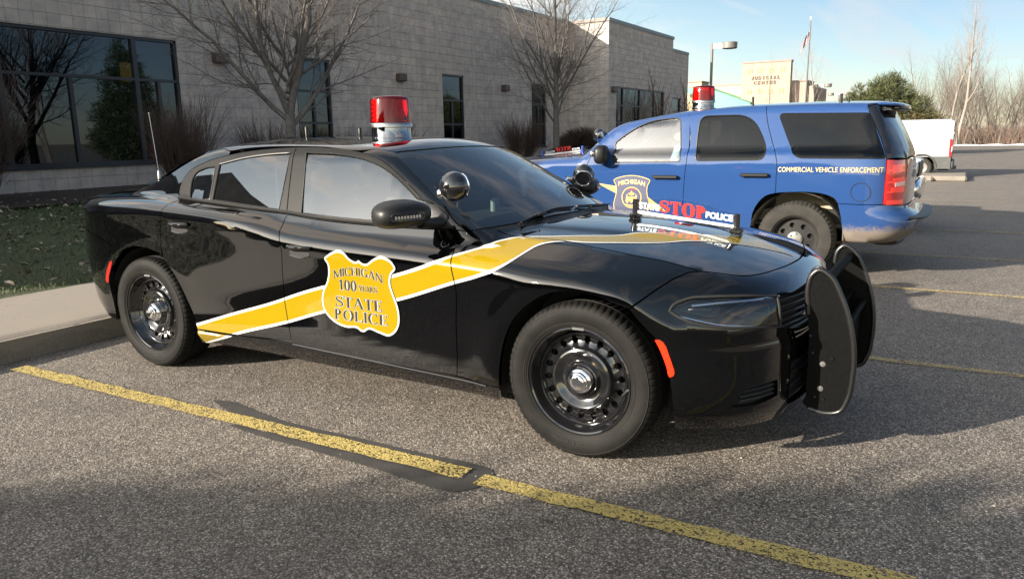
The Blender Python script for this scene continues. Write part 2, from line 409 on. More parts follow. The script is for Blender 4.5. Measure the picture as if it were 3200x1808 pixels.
CB_=Charger(); CB=CB_; TB_=Tahoe(); TB_.y0=5.09
BK=json.loads('''{"acut":[[-0.719,-0.802,0.996],[-0.698,-0.829,0.933],[-0.641,-0.916,0.74],[-0.645,-0.918,0.545],[-0.64,-0.934,0.337],[-0.645,-0.93,0.296]],"bcut":[[-1.854,-0.81,1.032],[-1.868,-0.825,0.998],[-1.847,-0.876,0.958],[-1.813,-0.913,0.881],[-1.814,-0.911,0.714],[-1.808,-0.915,0.555],[-1.785,-0.926,0.417],[-1.772,-0.93,0.334]],"ccut":[[-2.847,-0.773,1.084],[-2.815,-0.854,1.07],[-2.803,-0.904,1.054],[-2.8,-0.925,1.041],[-2.806,-0.937,0.981],[-2.833,-0.932,0.888],[-2.836,-0.935,0.796],[-2.834,-0.936,0.749]],"sill":[[-2.559,-0.944,0.313],[-2.203,-0.934,0.315],[-1.774,-0.93,0.322],[-1.571,-0.928,0.306],[-1.016,-0.926,0.298],[-0.645,-0.93,0.295],[-0.403,-0.938,0.278]],"sillbot":[[-2.609,-0.884,0.208],[-2.563,-0.883,0.21],[-2.259,-0.897,0.239],[-1.788,-0.873,0.216],[-1.347,-0.865,0.206],[-0.947,-0.857,0.197]],"belt":[[-2.85,-0.771,1.086],[-2.512,-0.789,1.066],[-2.165,-0.802,1.047],[-1.854,-0.81,1.032],[-1.591,-0.82,1.011],[-1.353,-0.821,1.001],[-1.197,-0.819,0.997],[-0.924,-0.812,0.994],[-0.72,-0.802,0.998]],"dlo":[[-2.853,-0.768,1.088],[-2.881,-0.73,1.157],[-2.875,-0.709,1.203],[-2.841,-0.688,1.249],[-2.712,-0.665,1.308],[-2.495,-0.648,1.356],[-2.221,-0.63,1.386],[-1.922,-0.615,1.398],[-1.755,-0.615,1.396],[-1.624,-0.622,1.389],[-1.425,-0.644,1.367],[-1.286,-0.661,1.332],[-1.167,-0.687,1.273],[-1.034,-0.724,1.192],[-0.905,-0.762,1.106],[-0.788,-0.787,1.038],[-0.72,-0.801,0.999]],"rarch":[[-3.367,-0.949,0.322],[-3.4,-0.944,0.419],[-3.429,-0.936,0.527],[-3.412,-0.935,0.585],[-3.356,-0.936,0.655],[-3.255,-0.937,0.751],[-3.178,-0.938,0.778],[-3.106,-0.939,0.791],[-3.021,-0.939,0.791],[-2.94,-0.938,0.781],[-2.871,-0.937,0.765],[-2.821,-0.936,0.735],[-2.728,-0.935,0.627],[-2.677,-0.935,0.554],[-2.638,-0.937,0.49],[-2.586,-0.945,0.404],[-2.559,-0.944,0.31],[-2.585,-0.916,0.25],[-2.604,-0.887,0.212]],"farch":[[-0.435,-0.869,0.188],[-0.392,-0.945,0.29],[-0.387,-0.945,0.394],[-0.376,-0.937,0.464],[-0.355,-0.933,0.536],[-0.326,-0.933,0.596],[-0.289,-0.934,0.644],[-0.25,-0.936,0.682],[-0.21,-0.938,0.711],[-0.154,-0.942,0.744],[-0.099,-0.946,0.764],[-0.047,-0.947,0.773],[-0.008,-0.947,0.775],[0.055,-0.947,0.773],[0.117,-0.948,0.763],[0.177,-0.947,0.744],[0.236,-0.946,0.719],[0.283,-0.943,0.689],[0.323,-0.939,0.65],[0.367,-0.932,0.606],[0.389,-0.928,0.567],[0.406,-0.925,0.529],[0.425,-0.924,0.452],[0.441,-0.93,0.358],[0.434,-0.864,0.203]],"bumpbot":[[0.434,-0.861,0.2],[0.525,-0.825,0.205],[0.619,-0.762,0.205],[0.702,-0.682,0.21],[0.766,-0.579,0.209],[0.814,-0.419,0.195]],"hoodcut":[[-0.55,-0.684,0.993],[-0.522,-0.683,0.98],[-0.49,-0.679,0.969],[-0.421,-0.664,0.961],[-0.302,-0.66,0.956],[-0.181,-0.658,0.949],[-0.011,-0.682,0.933],[0.188,-0.697,0.911],[0.326,-0.696,0.894],[0.462,-0.705,0.868],[0.497,-0.698,0.862],[0.549,-0.664,0.855],[0.593,-0.636,0.846],[0.644,-0.583,0.838],[0.68,-0.506,0.835],[0.717,-0.362,0.834],[0.741,-0.217,0.833],[0.754,-0.077,0.831]],"fcut":[[0.468,-0.713,0.863],[0.43,-0.743,0.859],[0.401,-0.784,0.845],[0.373,-0.828,0.826],[0.345,-0.87,0.804],[0.302,-0.927,0.766],[0.254,-0.948,0.726]],"hoodrear":[[-0.55,-0.684,0.993],[-0.499,-0.566,0.995],[-0.397,-0.327,1.003],[-0.363,-0.159,1.009],[-0.351,0.074,1.01],[-0.368,0.252,1.006]],"wsbot":[[-0.624,-0.774,1.0],[-0.586,-0.713,1.004],[-0.525,-0.565,1.008],[-0.45,-0.276,1.017],[-0.432,-0.071,1.022]],"wsside":[[-1.257,-0.571,1.368],[-1.16,-0.62,1.315],[-1.046,-0.661,1.248],[-0.921,-0.705,1.171],[-0.815,-0.737,1.106],[-0.719,-0.757,1.052],[-0.624,-0.774,1.0]],"wstop":[[-1.257,-0.571,1.368],[-1.222,-0.449,1.375],[-1.192,-0.305,1.38],[-1.168,-0.142,1.383],[-1.162,0.06,1.383],[-1.167,0.156,1.381]],"glassf":[[-1.839,-0.648,1.368],[-1.598,-0.653,1.36],[-1.433,-0.663,1.341],[-1.309,-0.676,1.311],[-1.194,-0.696,1.265],[-1.09,-0.72,1.207],[-0.985,-0.749,1.14],[-0.943,-0.764,1.105],[-0.885,-0.793,1.035],[-0.857,-0.805,1.004],[-1.029,-0.812,1.002],[-1.201,-0.813,1.011],[-1.476,-0.813,1.026],[-1.748,-0.806,1.042]],"glassr":[[-2.555,-0.673,1.303],[-2.336,-0.66,1.341],[-2.144,-0.652,1.36],[-1.964,-0.647,1.369],[-1.944,-0.718,1.231],[-1.928,-0.8,1.054],[-2.218,-0.79,1.072],[-2.521,-0.775,1.092],[-2.538,-0.723,1.203]],"glassq":[[-2.588,-0.679,1.289],[-2.694,-0.682,1.276],[-2.756,-0.692,1.25],[-2.777,-0.708,1.215],[-2.771,-0.73,1.17],[-2.745,-0.762,1.102],[-2.551,-0.773,1.094],[-2.569,-0.722,1.203]],"headlight":[[0.414,-0.903,0.725],[0.423,-0.884,0.747],[0.454,-0.857,0.765],[0.486,-0.834,0.775],[0.533,-0.808,0.778],[0.649,-0.724,0.776],[0.771,-0.563,0.757],[0.786,-0.584,0.714],[0.794,-0.583,0.63],[0.705,-0.743,0.65],[0.606,-0.835,0.662],[0.54,-0.872,0.674],[0.491,-0.891,0.687],[0.446,-0.9,0.706]],"lens1":[[0.463,-0.881,0.727],[0.506,-0.845,0.752],[0.572,-0.807,0.754],[0.598,-0.801,0.74],[0.594,-0.823,0.709],[0.52,-0.863,0.714]],"lens2":[[0.631,-0.792,0.714],[0.658,-0.753,0.736],[0.76,-0.63,0.721],[0.766,-0.635,0.687],[0.664,-0.769,0.701]],"grille":[[0.767,-0.556,0.766],[0.813,-0.435,0.753],[0.841,-0.277,0.747],[0.862,-0.254,0.637],[0.868,-0.262,0.551],[0.831,-0.45,0.582],[0.808,-0.54,0.609],[0.794,-0.581,0.666]],"grilletop":[[0.767,-0.556,0.766],[0.813,-0.435,0.753],[0.841,-0.277,0.747]],"lowint":[[0.679,-0.778,0.392],[0.794,-0.607,0.391],[0.799,-0.596,0.334],[0.741,-0.703,0.329],[0.653,-0.803,0.326]],"crease":[[0.522,-0.886,0.632],[0.607,-0.833,0.62],[0.728,-0.703,0.601],[0.799,-0.56,0.573],[0.831,-0.5,0.544],[0.839,-0.473,0.445],[0.844,-0.429,0.276]],"shield":[[-1.396,-0.913,0.868],[-1.449,-0.914,0.847],[-1.483,-0.912,0.822],[-1.463,-0.911,0.79],[-1.461,-0.911,0.75],[-1.477,-0.911,0.695],[-1.508,-0.912,0.647],[-1.522,-0.913,0.591],[-1.514,-0.915,0.547],[-1.483,-0.916,0.509],[-1.424,-0.918,0.475],[-1.353,-0.92,0.46],[-1.272,-0.919,0.462],[-1.252,-0.92,0.451],[-1.229,-0.921,0.45],[-1.205,-0.919,0.465],[-1.127,-0.92,0.455],[-1.061,-0.921,0.447],[-1.024,-0.918,0.469],[-0.999,-0.915,0.508],[-0.993,-0.913,0.556],[-1.004,-0.912,0.615],[-1.028,-0.911,0.672],[-1.043,-0.911,0.722],[-1.032,-0.911,0.77],[-1.004,-0.913,0.802],[-1.02,-0.916,0.83],[-1.061,-0.915,0.85],[-1.104,-0.915,0.854],[-1.148,-0.915,0.838],[-1.196,-0.913,0.812],[-1.229,-0.913,0.818],[-1.242,-0.914,0.828],[-1.257,-0.913,0.82],[-1.306,-0.913,0.832],[-1.343,-0.914,0.86],[-1.37,-0.913,0.868]],"s_up":[[-2.571,-0.947,0.348],[-2.278,-0.93,0.438],[-1.806,-0.914,0.579],[-1.789,-0.914,0.585],[-1.515,-0.912,0.669],[-1.016,-0.911,0.771],[-0.736,-0.911,0.866],[-0.665,-0.88,0.89],[-0.613,-0.85,0.905],[-0.563,-0.812,0.921],[-0.521,-0.798,0.938],[-0.499,-0.759,0.949],[-0.47,-0.714,0.955],[-0.419,-0.667,0.961],[-0.307,-0.61,0.962],[-0.139,-0.515,0.963],[-0.015,-0.441,0.961],[0.015,-0.413,0.963],[0.043,-0.38,0.967],[0.118,-0.322,0.966],[0.175,-0.267,0.962],[0.261,-0.204,0.953],[0.355,-0.115,0.941],[0.426,-0.04,0.929],[0.474,0.007,0.918],[0.531,0.035,0.904]],"s_lo":[[-2.565,-0.884,0.211],[-2.202,-0.934,0.322],[-1.786,-0.923,0.436],[-1.518,-0.916,0.519],[-1.003,-0.911,0.634],[-0.64,-0.917,0.754],[-0.511,-0.925,0.795],[-0.411,-0.925,0.835],[-0.364,-0.896,0.865],[-0.335,-0.853,0.89],[-0.314,-0.797,0.912],[-0.29,-0.744,0.932],[-0.262,-0.715,0.942],[-0.222,-0.691,0.947],[-0.184,-0.663,0.948],[-0.109,-0.647,0.945],[0.041,-0.573,0.942],[0.232,-0.43,0.936],[0.256,-0.4,0.936],[0.28,-0.369,0.937],[0.367,-0.291,0.932],[0.428,-0.234,0.923],[0.489,-0.174,0.912],[0.566,-0.113,0.894],[0.631,-0.063,0.876],[0.683,-0.024,0.859],[0.737,0.013,0.839]],"hndl_r":[[-2.722,-0.933,0.969],[-2.645,-0.931,0.974],[-2.558,-0.928,0.969],[-2.574,-0.926,0.94],[-2.611,-0.924,0.906],[-2.665,-0.926,0.896],[-2.716,-0.928,0.905],[-2.74,-0.93,0.933]],"hndl_f":[[-1.749,-0.913,0.885],[-1.669,-0.911,0.889],[-1.583,-0.911,0.883],[-1.584,-0.913,0.854],[-1.614,-0.911,0.82],[-1.665,-0.911,0.81],[-1.727,-0.911,0.817],[-1.75,-0.912,0.848]],"mark_f":[[0.366,-0.932,0.605],[0.386,-0.93,0.606],[0.402,-0.927,0.594],[0.422,-0.922,0.547],[0.439,-0.918,0.498],[0.446,-0.918,0.47],[0.443,-0.92,0.459],[0.428,-0.924,0.452],[0.418,-0.923,0.485],[0.398,-0.926,0.54],[0.378,-0.93,0.584]],"mark_r":[[-3.391,-0.935,0.675],[-3.364,-0.936,0.684],[-3.389,-0.936,0.631],[-3.424,-0.935,0.572],[-3.438,-0.935,0.532],[-3.462,-0.933,0.535],[-3.453,-0.933,0.592],[-3.423,-0.934,0.639]],"rbcut":[[-3.504,-0.919,0.826],[-3.255,-0.937,0.753]],"deckcut":[[-3.216,-0.711,1.128],[-3.042,-0.746,1.102],[-2.867,-0.756,1.102]],"cpill":[[-3.213,-0.714,1.123],[-3.204,-0.705,1.144],[-3.101,-0.693,1.193],[-2.948,-0.674,1.263],[-2.807,-0.651,1.325]],"fcrease":[[-0.205,-0.946,0.787],[-0.132,-0.945,0.806],[-0.012,-0.939,0.814],[0.112,-0.938,0.802],[0.236,-0.946,0.77],[0.353,-0.945,0.691]]}''')
TK=json.loads('''{"gl_f":[[-2.004,4.238,1.338],[-1.856,4.262,1.443],[-1.695,4.285,1.532],[-1.534,4.301,1.58],[-1.34,4.292,1.594],[-1.256,4.282,1.588],[-1.231,4.27,1.56],[-1.211,4.204,1.357],[-1.204,4.117,1.156],[-1.229,4.115,1.14],[-1.595,4.114,1.132],[-1.906,4.114,1.126],[-1.954,4.117,1.155]],"gl_r":[[-1.046,4.267,1.555],[-1.02,4.282,1.598],[-0.944,4.287,1.611],[-0.616,4.285,1.608],[-0.541,4.281,1.598],[-0.463,4.266,1.553],[-0.401,4.23,1.443],[-0.343,4.186,1.299],[-0.331,4.142,1.24],[-0.362,4.111,1.181],[-0.433,4.109,1.159],[-0.677,4.113,1.153],[-1.033,4.116,1.146],[-1.053,4.202,1.355]],"gl_q":[[-0.24,4.282,1.6],[-0.203,4.287,1.612],[0.219,4.283,1.603],[0.591,4.281,1.592],[0.654,4.242,1.467],[0.726,4.202,1.308],[0.775,4.166,1.164],[0.507,4.104,1.164],[0.03,4.104,1.169],[-0.008,4.105,1.176],[-0.05,4.119,1.221],[-0.122,4.199,1.342]],"dpill":[[0.556,4.307,1.645],[0.673,4.408,1.641],[0.697,4.423,1.609],[0.786,4.557,1.503],[0.879,4.574,1.325],[0.931,4.5,1.152],[0.775,4.165,1.162],[0.726,4.202,1.308],[0.654,4.242,1.467],[0.591,4.281,1.592]],"tail_l":[[0.779,4.167,1.158],[0.856,4.261,1.151],[0.927,4.475,1.151],[0.942,4.503,0.998],[0.944,4.49,0.834],[0.927,4.389,0.719],[0.846,4.212,0.732],[0.775,4.145,0.74],[0.777,4.148,0.941]],"dcut1":[[-1.247,4.611,1.677],[-1.147,4.242,1.482],[-1.135,4.113,1.118],[-1.148,4.105,0.978],[-1.156,4.105,0.786],[-1.158,4.105,0.696]],"dcut2":[[-0.394,4.33,1.674],[-0.348,4.257,1.527],[-0.289,4.203,1.357],[-0.224,4.112,1.202],[-0.204,4.099,1.112],[-0.204,4.087,0.982],[-0.202,4.066,0.898],[-0.205,4.059,0.829]],"fcut":[[-2.226,4.238,1.286],[-2.238,4.133,1.208],[-2.281,4.112,1.114],[-2.308,4.105,0.965],[-2.32,4.105,0.827],[-2.322,4.105,0.772]],"arch":[[-0.433,4.078,0.496],[-0.413,4.063,0.634],[-0.364,4.06,0.729],[-0.295,4.058,0.798],[-0.205,4.059,0.829],[-0.02,4.065,0.843],[0.129,4.06,0.844],[0.227,4.055,0.834],[0.301,4.055,0.813],[0.349,4.057,0.788],[0.388,4.056,0.739],[0.419,4.057,0.625],[0.445,4.072,0.471]],"bumpline":[[0.398,4.057,0.739],[0.537,4.085,0.737],[0.775,4.145,0.738],[0.928,4.389,0.716],[1.018,4.447,0.654]],"botline":[[0.837,4.222,0.373],[0.94,4.381,0.375]],"fuel":[[0.665,4.102,0.856],[0.639,4.097,0.917],[0.575,4.092,0.942],[0.513,4.09,0.916],[0.492,4.088,0.853],[0.522,4.087,0.791],[0.586,4.091,0.767],[0.647,4.098,0.793]],"h1":[[-1.492,4.105,0.974],[-1.211,4.105,0.978],[-1.35,4.105,1.028],[-1.347,4.105,0.924]],"h2":[[-0.551,4.099,1.004],[-0.284,4.092,1.008]],"h2b":[[-0.553,4.099,1.006],[-0.274,4.092,1.01]],"letters":[[-0.191,4.091,1.037],[0.76,4.137,1.04],[-0.194,4.096,1.086],[0.756,4.14,1.089]],"badge":[[-1.951,4.105,0.929],[-1.872,4.105,0.963],[-1.729,4.105,0.985],[-1.603,4.105,0.969],[-1.521,4.105,0.935],[-1.552,4.105,0.869],[-1.569,4.105,0.789],[-1.559,4.105,0.71],[-1.534,4.105,0.632]],"badgel":[[-1.932,4.105,0.902],[-1.913,4.105,0.781],[-1.93,4.105,0.7],[-1.941,4.105,0.618]],"star":[[-2.162,4.105,0.896],[-1.925,4.105,0.828],[-1.913,4.105,0.768],[-1.556,4.105,0.73],[-1.34,4.106,0.605]],"bmich":[[-1.907,4.105,0.856],[-1.58,4.105,0.862],[-1.75,4.105,0.925],[-1.749,4.105,0.858]],"seal":[[-1.862,4.105,0.742],[-1.744,4.105,0.859],[-1.624,4.105,0.748]],"mir":[[-2.17,4.146,1.234],[-2.178,4.231,1.286],[-2.077,4.238,1.326],[-2.012,4.223,1.285],[-1.957,4.114,1.128],[-2.051,4.112,1.115],[-2.135,4.119,1.168]]}''')
SUN_E=4.7; SKY_E=.098; EXPO=1.78
BEHIND=[(-13.5,-17.5,6.4,3.0),(-10.2,-16.6,6.0,3.0),(-7.2,-14.6,5.9,2.9),(-4.2,-13.6,6.2,2.9),(-17,-20,6.8,3.2),(-21,-22.5,7.0,3.3),(-1.0,-12.2,6.3,2.9)]

# ---------------------------------------------------------------- panels cut out of a smooth implicit body
class Cap:
    def __init__(s,B): s.B=B
    def fwd(s,p):
        p=np.array(p,float); p[...,1]-=s.B.y0; return s.B.chart(p)
    def dirs(s,u,v):
        o,d=s.B.dirs(u,v); o[...,1]+=s.B.y0; return o,d
class Sph:
    def __init__(s,B,ox,sg=1,K=.7,z0=None): s.B=B;s.o=np.array([ox,B.y0,B.z0 if z0 is None else z0]);s.sg=sg;s.K=K
    def fwd(s,p):
        d=np.asarray(p,float)-s.o; return np.stack([s.K*np.arctan2(-d[...,1],s.sg*d[...,0]),s.K*np.arctan2(d[...,2],np.hypot(d[...,0],d[...,1]))],-1)
    def dirs(s,u,v):
        A=u/s.K;E=v/s.K; return np.broadcast_to(s.o,np.shape(u)+(3,)).copy(),np.stack([np.cos(E)*np.cos(A)*s.sg,-np.cos(E)*np.sin(A),np.sin(E)],-1)
def solve(B,o,d,off=0.,b1=1.7):
    a=np.full(len(o),.03);b=np.full(len(o),b1)
    for k in range(26):
        m=(a+b)/2; p=o+d*m[:,None]; ins=B.F(p[:,0],p[:,1],p[:,2])<0; a=np.where(ins,m,a); b=np.where(ins,b,m)
    p=o+d*((a+b)/2)[:,None]; n=B.normal(p)
    return p+n*off,n
def shrink(q,g):
    q=np.asarray(q); a=np.roll(q,1,0);b=np.roll(q,-1,0); d1=q-a;d2=b-q
    d1/=np.linalg.norm(d1,axis=1)[:,None]+1e-9; d2/=np.linalg.norm(d2,axis=1)[:,None]+1e-9
    n=np.stack([-(d1[:,1]+d2[:,1]),d1[:,0]+d2[:,0]],-1); n/=np.linalg.norm(n,axis=1)[:,None]+1e-9
    area=np.sum(q[:,0]*b[:,1]-b[:,0]*q[:,1]); return q+n*g*(1 if area>0 else -1)
def loop(*curves,step=.02):
    """join smoothed 3-D curves to one closed outline"""
    out=[]
    for c in curves:
        c=np.asarray(c,float); c=catmull(c,step) if len(c)>2 else (np.stack([c[0]+(c[1]-c[0])*t for t in np.linspace(0,1,max(2,int(np.linalg.norm(c[1]-c[0])/step)+1))]) if len(c)==2 else c)
        out.append(c)
    p=np.concatenate(out); k=[0]
    for i in range(1,len(p)):
        if np.linalg.norm(p[i]-p[k[-1]])>step*.3: k.append(i)
    if np.linalg.norm(p[k[-1]]-p[0])<step*.3: k.pop()
    return p[k]
def flipy(P,B): P=np.array(P,float); P[...,1]=2*B.y0-P[...,1]; return P
def patch(name,ch,outl,m,parent,holes=(),off=0.,gap=.0025,rim=.02,sp=.026,clip=(),mirror=False,anyof=()):
    B=ch.B; f=(lambda P:flipy(P,B)) if mirror else (lambda P:np.asarray(P,float))
    O=shrink(ch.fwd(f(outl)),gap) if outl is not None else None; H=[shrink(ch.fwd(f(h)),-gap*.4) for h in holes]; Cl=[shrink(ch.fwd(f(c)),gap*1.1) for c in clip]
    inc=([O] if O is not None else [])+Cl
    lo=inc[0].min(0);hi=inc[0].max(0); gx,gy=np.meshgrid(np.arange(lo[0],hi[0],sp),np.arange(lo[1],hi[1],sp*.87)); gx=gx+((np.arange(gx.shape[0])%2)*sp*.5)[:,None]
    G=np.stack([gx.ravel(),gy.ravel()],-1)
    for q in inc: G=G[pip(G,q)]
    for q in H: G=G[~pip(G,q)]
    LN=[]
    for q in getattr(B,'lines',[]):
        q=ch.fwd(f(q)); 
        near=np.ones(len(q),bool)
        for c_ in inc: near&=pip(q,c_)
        if near.sum()>1: i0,i1=np.where(near)[0][[0,-1]]; LN.append(q[max(i0-1,0):i1+2])
    E=np.concatenate(inc+H+LN)
    if len(G):
        keep=np.ones(len(G),bool)
        for i in range(0,len(G),2000):
            d=np.linalg.norm(G[i:i+2000,None]-E[None],axis=2).min(1); keep[i:i+2000]=d>sp*.42
        G=G[keep]
    V,F=tri2d(inc,H,extra=G,lines=LN)
    o,d=ch.dirs(V[:,0],V[:,1]); P,N=solve(B,o,d,off)
    # orientation
    fn=np.cross(P[F[:,1]]-P[F[:,0]],P[F[:,2]]-P[F[:,0]]); w=(fn*N[F].mean(1)).sum(1)<0; F=F.copy(); F[w]=F[w][:,::-1]
    return panel_mesh(name,P,N,F,rim,m,parent)
def panel_mesh(name,P,N,F,rim,m,parent):
    faces=[tuple(int(i) for i in f) for f in F]; ln=[N[i] for f in F for i in f]
    if rim>0:
        E={}
        for f in faces:
            for a,b in ((f[0],f[1]),(f[1],f[2]),(f[2],f[0])):
                if (b,a) in E: E.pop((b,a))
                else: E[(a,b)]=1
        bi=sorted({i for e in E for i in e}); mp={v:len(P)+k for k,v in enumerate(bi)}
        P=np.concatenate([P,P[bi]-N[bi]*rim])
        for a,b in E:
            q=(b,a,mp[a],mp[b]); faces.append(q); t=np.cross(P[a]-P[b],P[mp[a]]-P[b]); t/=np.linalg.norm(t)+1e-12; ln+=[t]*4
    me=bpy.data.meshes.new(name); me.from_pydata(P.tolist(),[],faces); me.polygons.foreach_set('use_smooth',[True]*len(faces))
    me.normals_split_custom_set([tuple(float(k) for k in v) for v in ln]); me.update()
    return link_mesh(name,me,m,parent)
def flank(B,X,Z,off=.002,s=-1):
    """points on the flank at (x,z)"""
    X=np.asarray(X,float);Z=np.asarray(Z,float); o=np.stack([X,np.full(len(X),B.y0),Z],-1); d=np.zeros_like(o); d[:,1]=s
    return solve(B,o,d,off)
def flank_decal(name,B,V2,F,m,parent,off=.002,s=-1,sub=0):
    P,N=flank(B,V2[:,0],V2[:,1],off,s); F=[tuple(f) for f in F]; G=[]
    for f in F:
        t=np.cross(P[f[1]]-P[f[0]],P[f[2]]-P[f[0]])
        G.append(f if (t*N[f[0]]).sum()>0 else f[::-1])
    me=bpy.data.meshes.new(name); me.from_pydata(P.tolist(),[],G); me.polygons.foreach_set('use_smooth',[True]*len(G))
    me.normals_split_custom_set([tuple(float(k) for k in N[i]) for f in G for i in f]); me.update()
    return link_mesh(name,me,m,parent)
def grid2d(poly,sp):
    q=np.asarray(poly);lo=q.min(0);hi=q.max(0); gx,gy=np.meshgrid(np.arange(lo[0],hi[0],sp),np.arange(lo[1],hi[1],sp)); G=np.stack([gx.ravel(),gy.ravel()],-1); return G[pip(G,shrink(q,sp*.3))]

# ================================================================ black patrol car
K=CB
M_black=paint('black_paint',(.0007,.0007,.0009),.03,amount=.16,dz=(.15,.65))
M_satin=noisy('satin_black_trim',(.008,.0078,.0075),(.012,.0115,.011),60,.42,spec=.14)
M_plastic=noisy('black_plastic',(.007,.007,.0075),(.012,.012,.012),80,.42,spec=.3)
M_dark=mat('dark_void',(.004,.004,.004),.8)
M_chrome=mat('chrome',(.8,.8,.82),.06,metal=1)
M_steel=mat('brushed_steel',(.45,.45,.45),.3,metal=1)
M_yel=paint('yellow_vinyl',(.205,.138,.0025),.12,dirt=(.25,.17,.05),amount=.15,coat=.8)
M_wht=mat('white_vinyl',(.46,.46,.45),.25,coat=.3)
M_blk=mat('black_vinyl',(.012,.012,.013),.3)
M_redrefl=mat('red_marker',(.75,.02,.004),.15,coat=1,emit=(1,.04,.01),es=.12)
M_dred=mat('dark_red_marker',(.22,.008,.006),.15,coat=1)
M_glass=glass_mat('side_glass',(.36,.40,.38),.09,ior=1.5)
M_wsglass=glass_mat('windshield_glass',(.66,.72,.72),.07,ior=1.5)
M_gq=glass_mat('rear_side_glass',(.10,.11,.11),.10,ior=1.45)
M_lamp=glass_mat('smoked_lens',(.50,.51,.53),.02,ior=1.5)
M_int=noisy('interior_charcoal',(.018,.018,.019),(.03,.03,.031),30,.75)
M_rub=None
def tyre_mat():
    m=mat('tyre_rubber',(.022,.021,.020),.66,spec=.14); t=NT(m); v=t.coord(); n=t.noise(v,14,4); n2=t.noise(v,240,3)
    t.l(t.ramp(n.outputs[0],[(.3,(.004,.004,.004)),(.7,(.010,.0095,.0085))]).outputs[0],t.b.inputs['Base Color']); t.bump(n2.outputs[0],.15,.002); return m
M_rub=tyre_mat(); M_rub2=noisy('dusty_rubber',(.030,.028,.024),(.018,.017,.016),9,.8,spec=.2)
M_gblk=mat('gloss_black_steel',(.006,.006,.007),.12,coat=.9)
CAR=empty('police_car',(-1.5,0,0),'glossy black police sedan with a yellow shield on its door, nearest the viewer','car')
cap=Cap(CB_); fr=Sph(CB_,.0,1,.75)
_x=np.concatenate([np.arange(-3.95,-.5,.03),np.arange(-.5,.44,.02)]); _p=np.stack([_x,-.93+0*_x,CB_.crz(_x)],-1); _p,_=flank(CB_,_p[:,0],_p[:,2],0)
CB_.lines=[_p]+[flank(CB_,_p[:,0],_p[:,2]+dz_,0)[0] for dz_ in (-.010,.010)]; re_=Sph(CB_,-3.2,-1,.75)
k=BK
P3=lambda *a:np.array(a,float)
# -- derived outlines
farch=np.array(k['farch']); rarch=np.array(k['rarch'])
fa_top=farch; # rear foot -> over the wheel -> front foot
acut=np.array(k['acut']); bcut=np.array(k['bcut']); ccut=np.array(k['ccut']); sill=np.array(k['sill']); belt=np.array(k['belt']); dlo=np.array(k['dlo'])
fcut=np.array(k['fcut']); hc=np.array(k['hoodcut'])
iJ=10; # junction of fender, hood and bumper
J=np.array([.475,-.70,.862])
hood_side=np.concatenate([hc[:10],[J]]); hood_front=np.concatenate([[J],hc[11:-1],[[.757,0,.832]]])
fcut[0]=J
fend=fcut[-1]
i_f=int(np.argmin(np.linalg.norm(farch-fend,axis=1)))
arch_front=np.concatenate([[fend],farch[i_f+1:]]) ; arch_rear=np.concatenate([farch[1:i_f],[fend]])
sA=acut[-1]; sF=P3(-.395,-.945,.279)
bA=acut[0]
i_r=int(np.argmax(rarch[:,2]))
cEnd=ccut[-1]; j=int(np.argmin(np.linalg.norm(rarch-cEnd,axis=1)))
# panel outlines
fender=loop(acut[::-1],np.array([acut[0],[-.64,-.80,1.0],[-.60,-.745,.995],k['hoodcut'][0]]),hood_side,fcut,arch_rear[::-1],np.array([arch_rear[0],sF,sA]) if False else np.array([sF,sA]))
door_f=loop(belt[3:],acut,np.array([sA,sill[3],sill[2]]),bcut[::-1][1:])
rA=rarch[::-1]; # front foot up over
door_r=loop(belt[:4],bcut,np.array([bcut[-1],sill[1],sill[0]]),np.array([sill[0]]+[q for q in rarch[::-1][3:len(rarch)-j]]),ccut[::-1][1:])
belt_r=P3(-2.85,-.771,1.086)
tail_mid=[(-3.86,-.90,1.0)]
def onb(p,ch=None):
    """snap points to the body"""
    p=np.atleast_2d(np.array(p,float)); c=(ch or cap); uv=c.fwd(p); o,d=c.dirs(uv[:,0],uv[:,1]); return solve(CB_,o,d)[0]
rock=loop(np.array([sill[0],sill[1],sill[2],sA,sF]),np.array([sF,farch[0]]),np.array([farch[0],[-.947,-.857,.197],[-1.6,-.87,.20],[-2.2,-.89,.22],[-2.5,-.90,.214],rarch[-1]]),np.array([rarch[-1],sill[0]]))
for mir in (False,True):
    patch('front_fender',cap,fender,M_black,CAR,mirror=mir,rim=.03)
    patch('rocker_panel',cap,rock,M_black,CAR,mirror=mir,gap=.0015)
# glass outlines
gf=loop(np.array(k['glassf'][:7]),np.array([k['glassf'][6],[-.86,-.757,1.115],[-.775,-.785,1.045],[-.79,-.793,1.022]]),np.array([[-.79,-.793,1.022],[-1.1,-.80,1.020],[-1.39,-.808,1.024],k['glassf'][13]]),step=.02)
gr=loop(np.array(k['glassr'][:4]),np.array(k['glassr'][3:6]),np.array(k['glassr'][5:8]),np.array(k['glassr'][7:]+[k['glassr'][0]]))
gq=loop(np.array(k['glassq'][:7]),np.array([k['glassq'][6],k['glassq'][7],k['glassq'][0]]))
DL=loop(dlo,belt[::-1]); bx=lambda z:np.interp(z,[1.0,1.41],[-1.872,-1.80])
dl_f=loop(np.array([q for q in dlo if q[0]>-1.80]),belt[::-1][:5],np.array([belt[4],dlo[7]]) if False else np.array([belt[3],[-1.80,-.60,1.42]]))
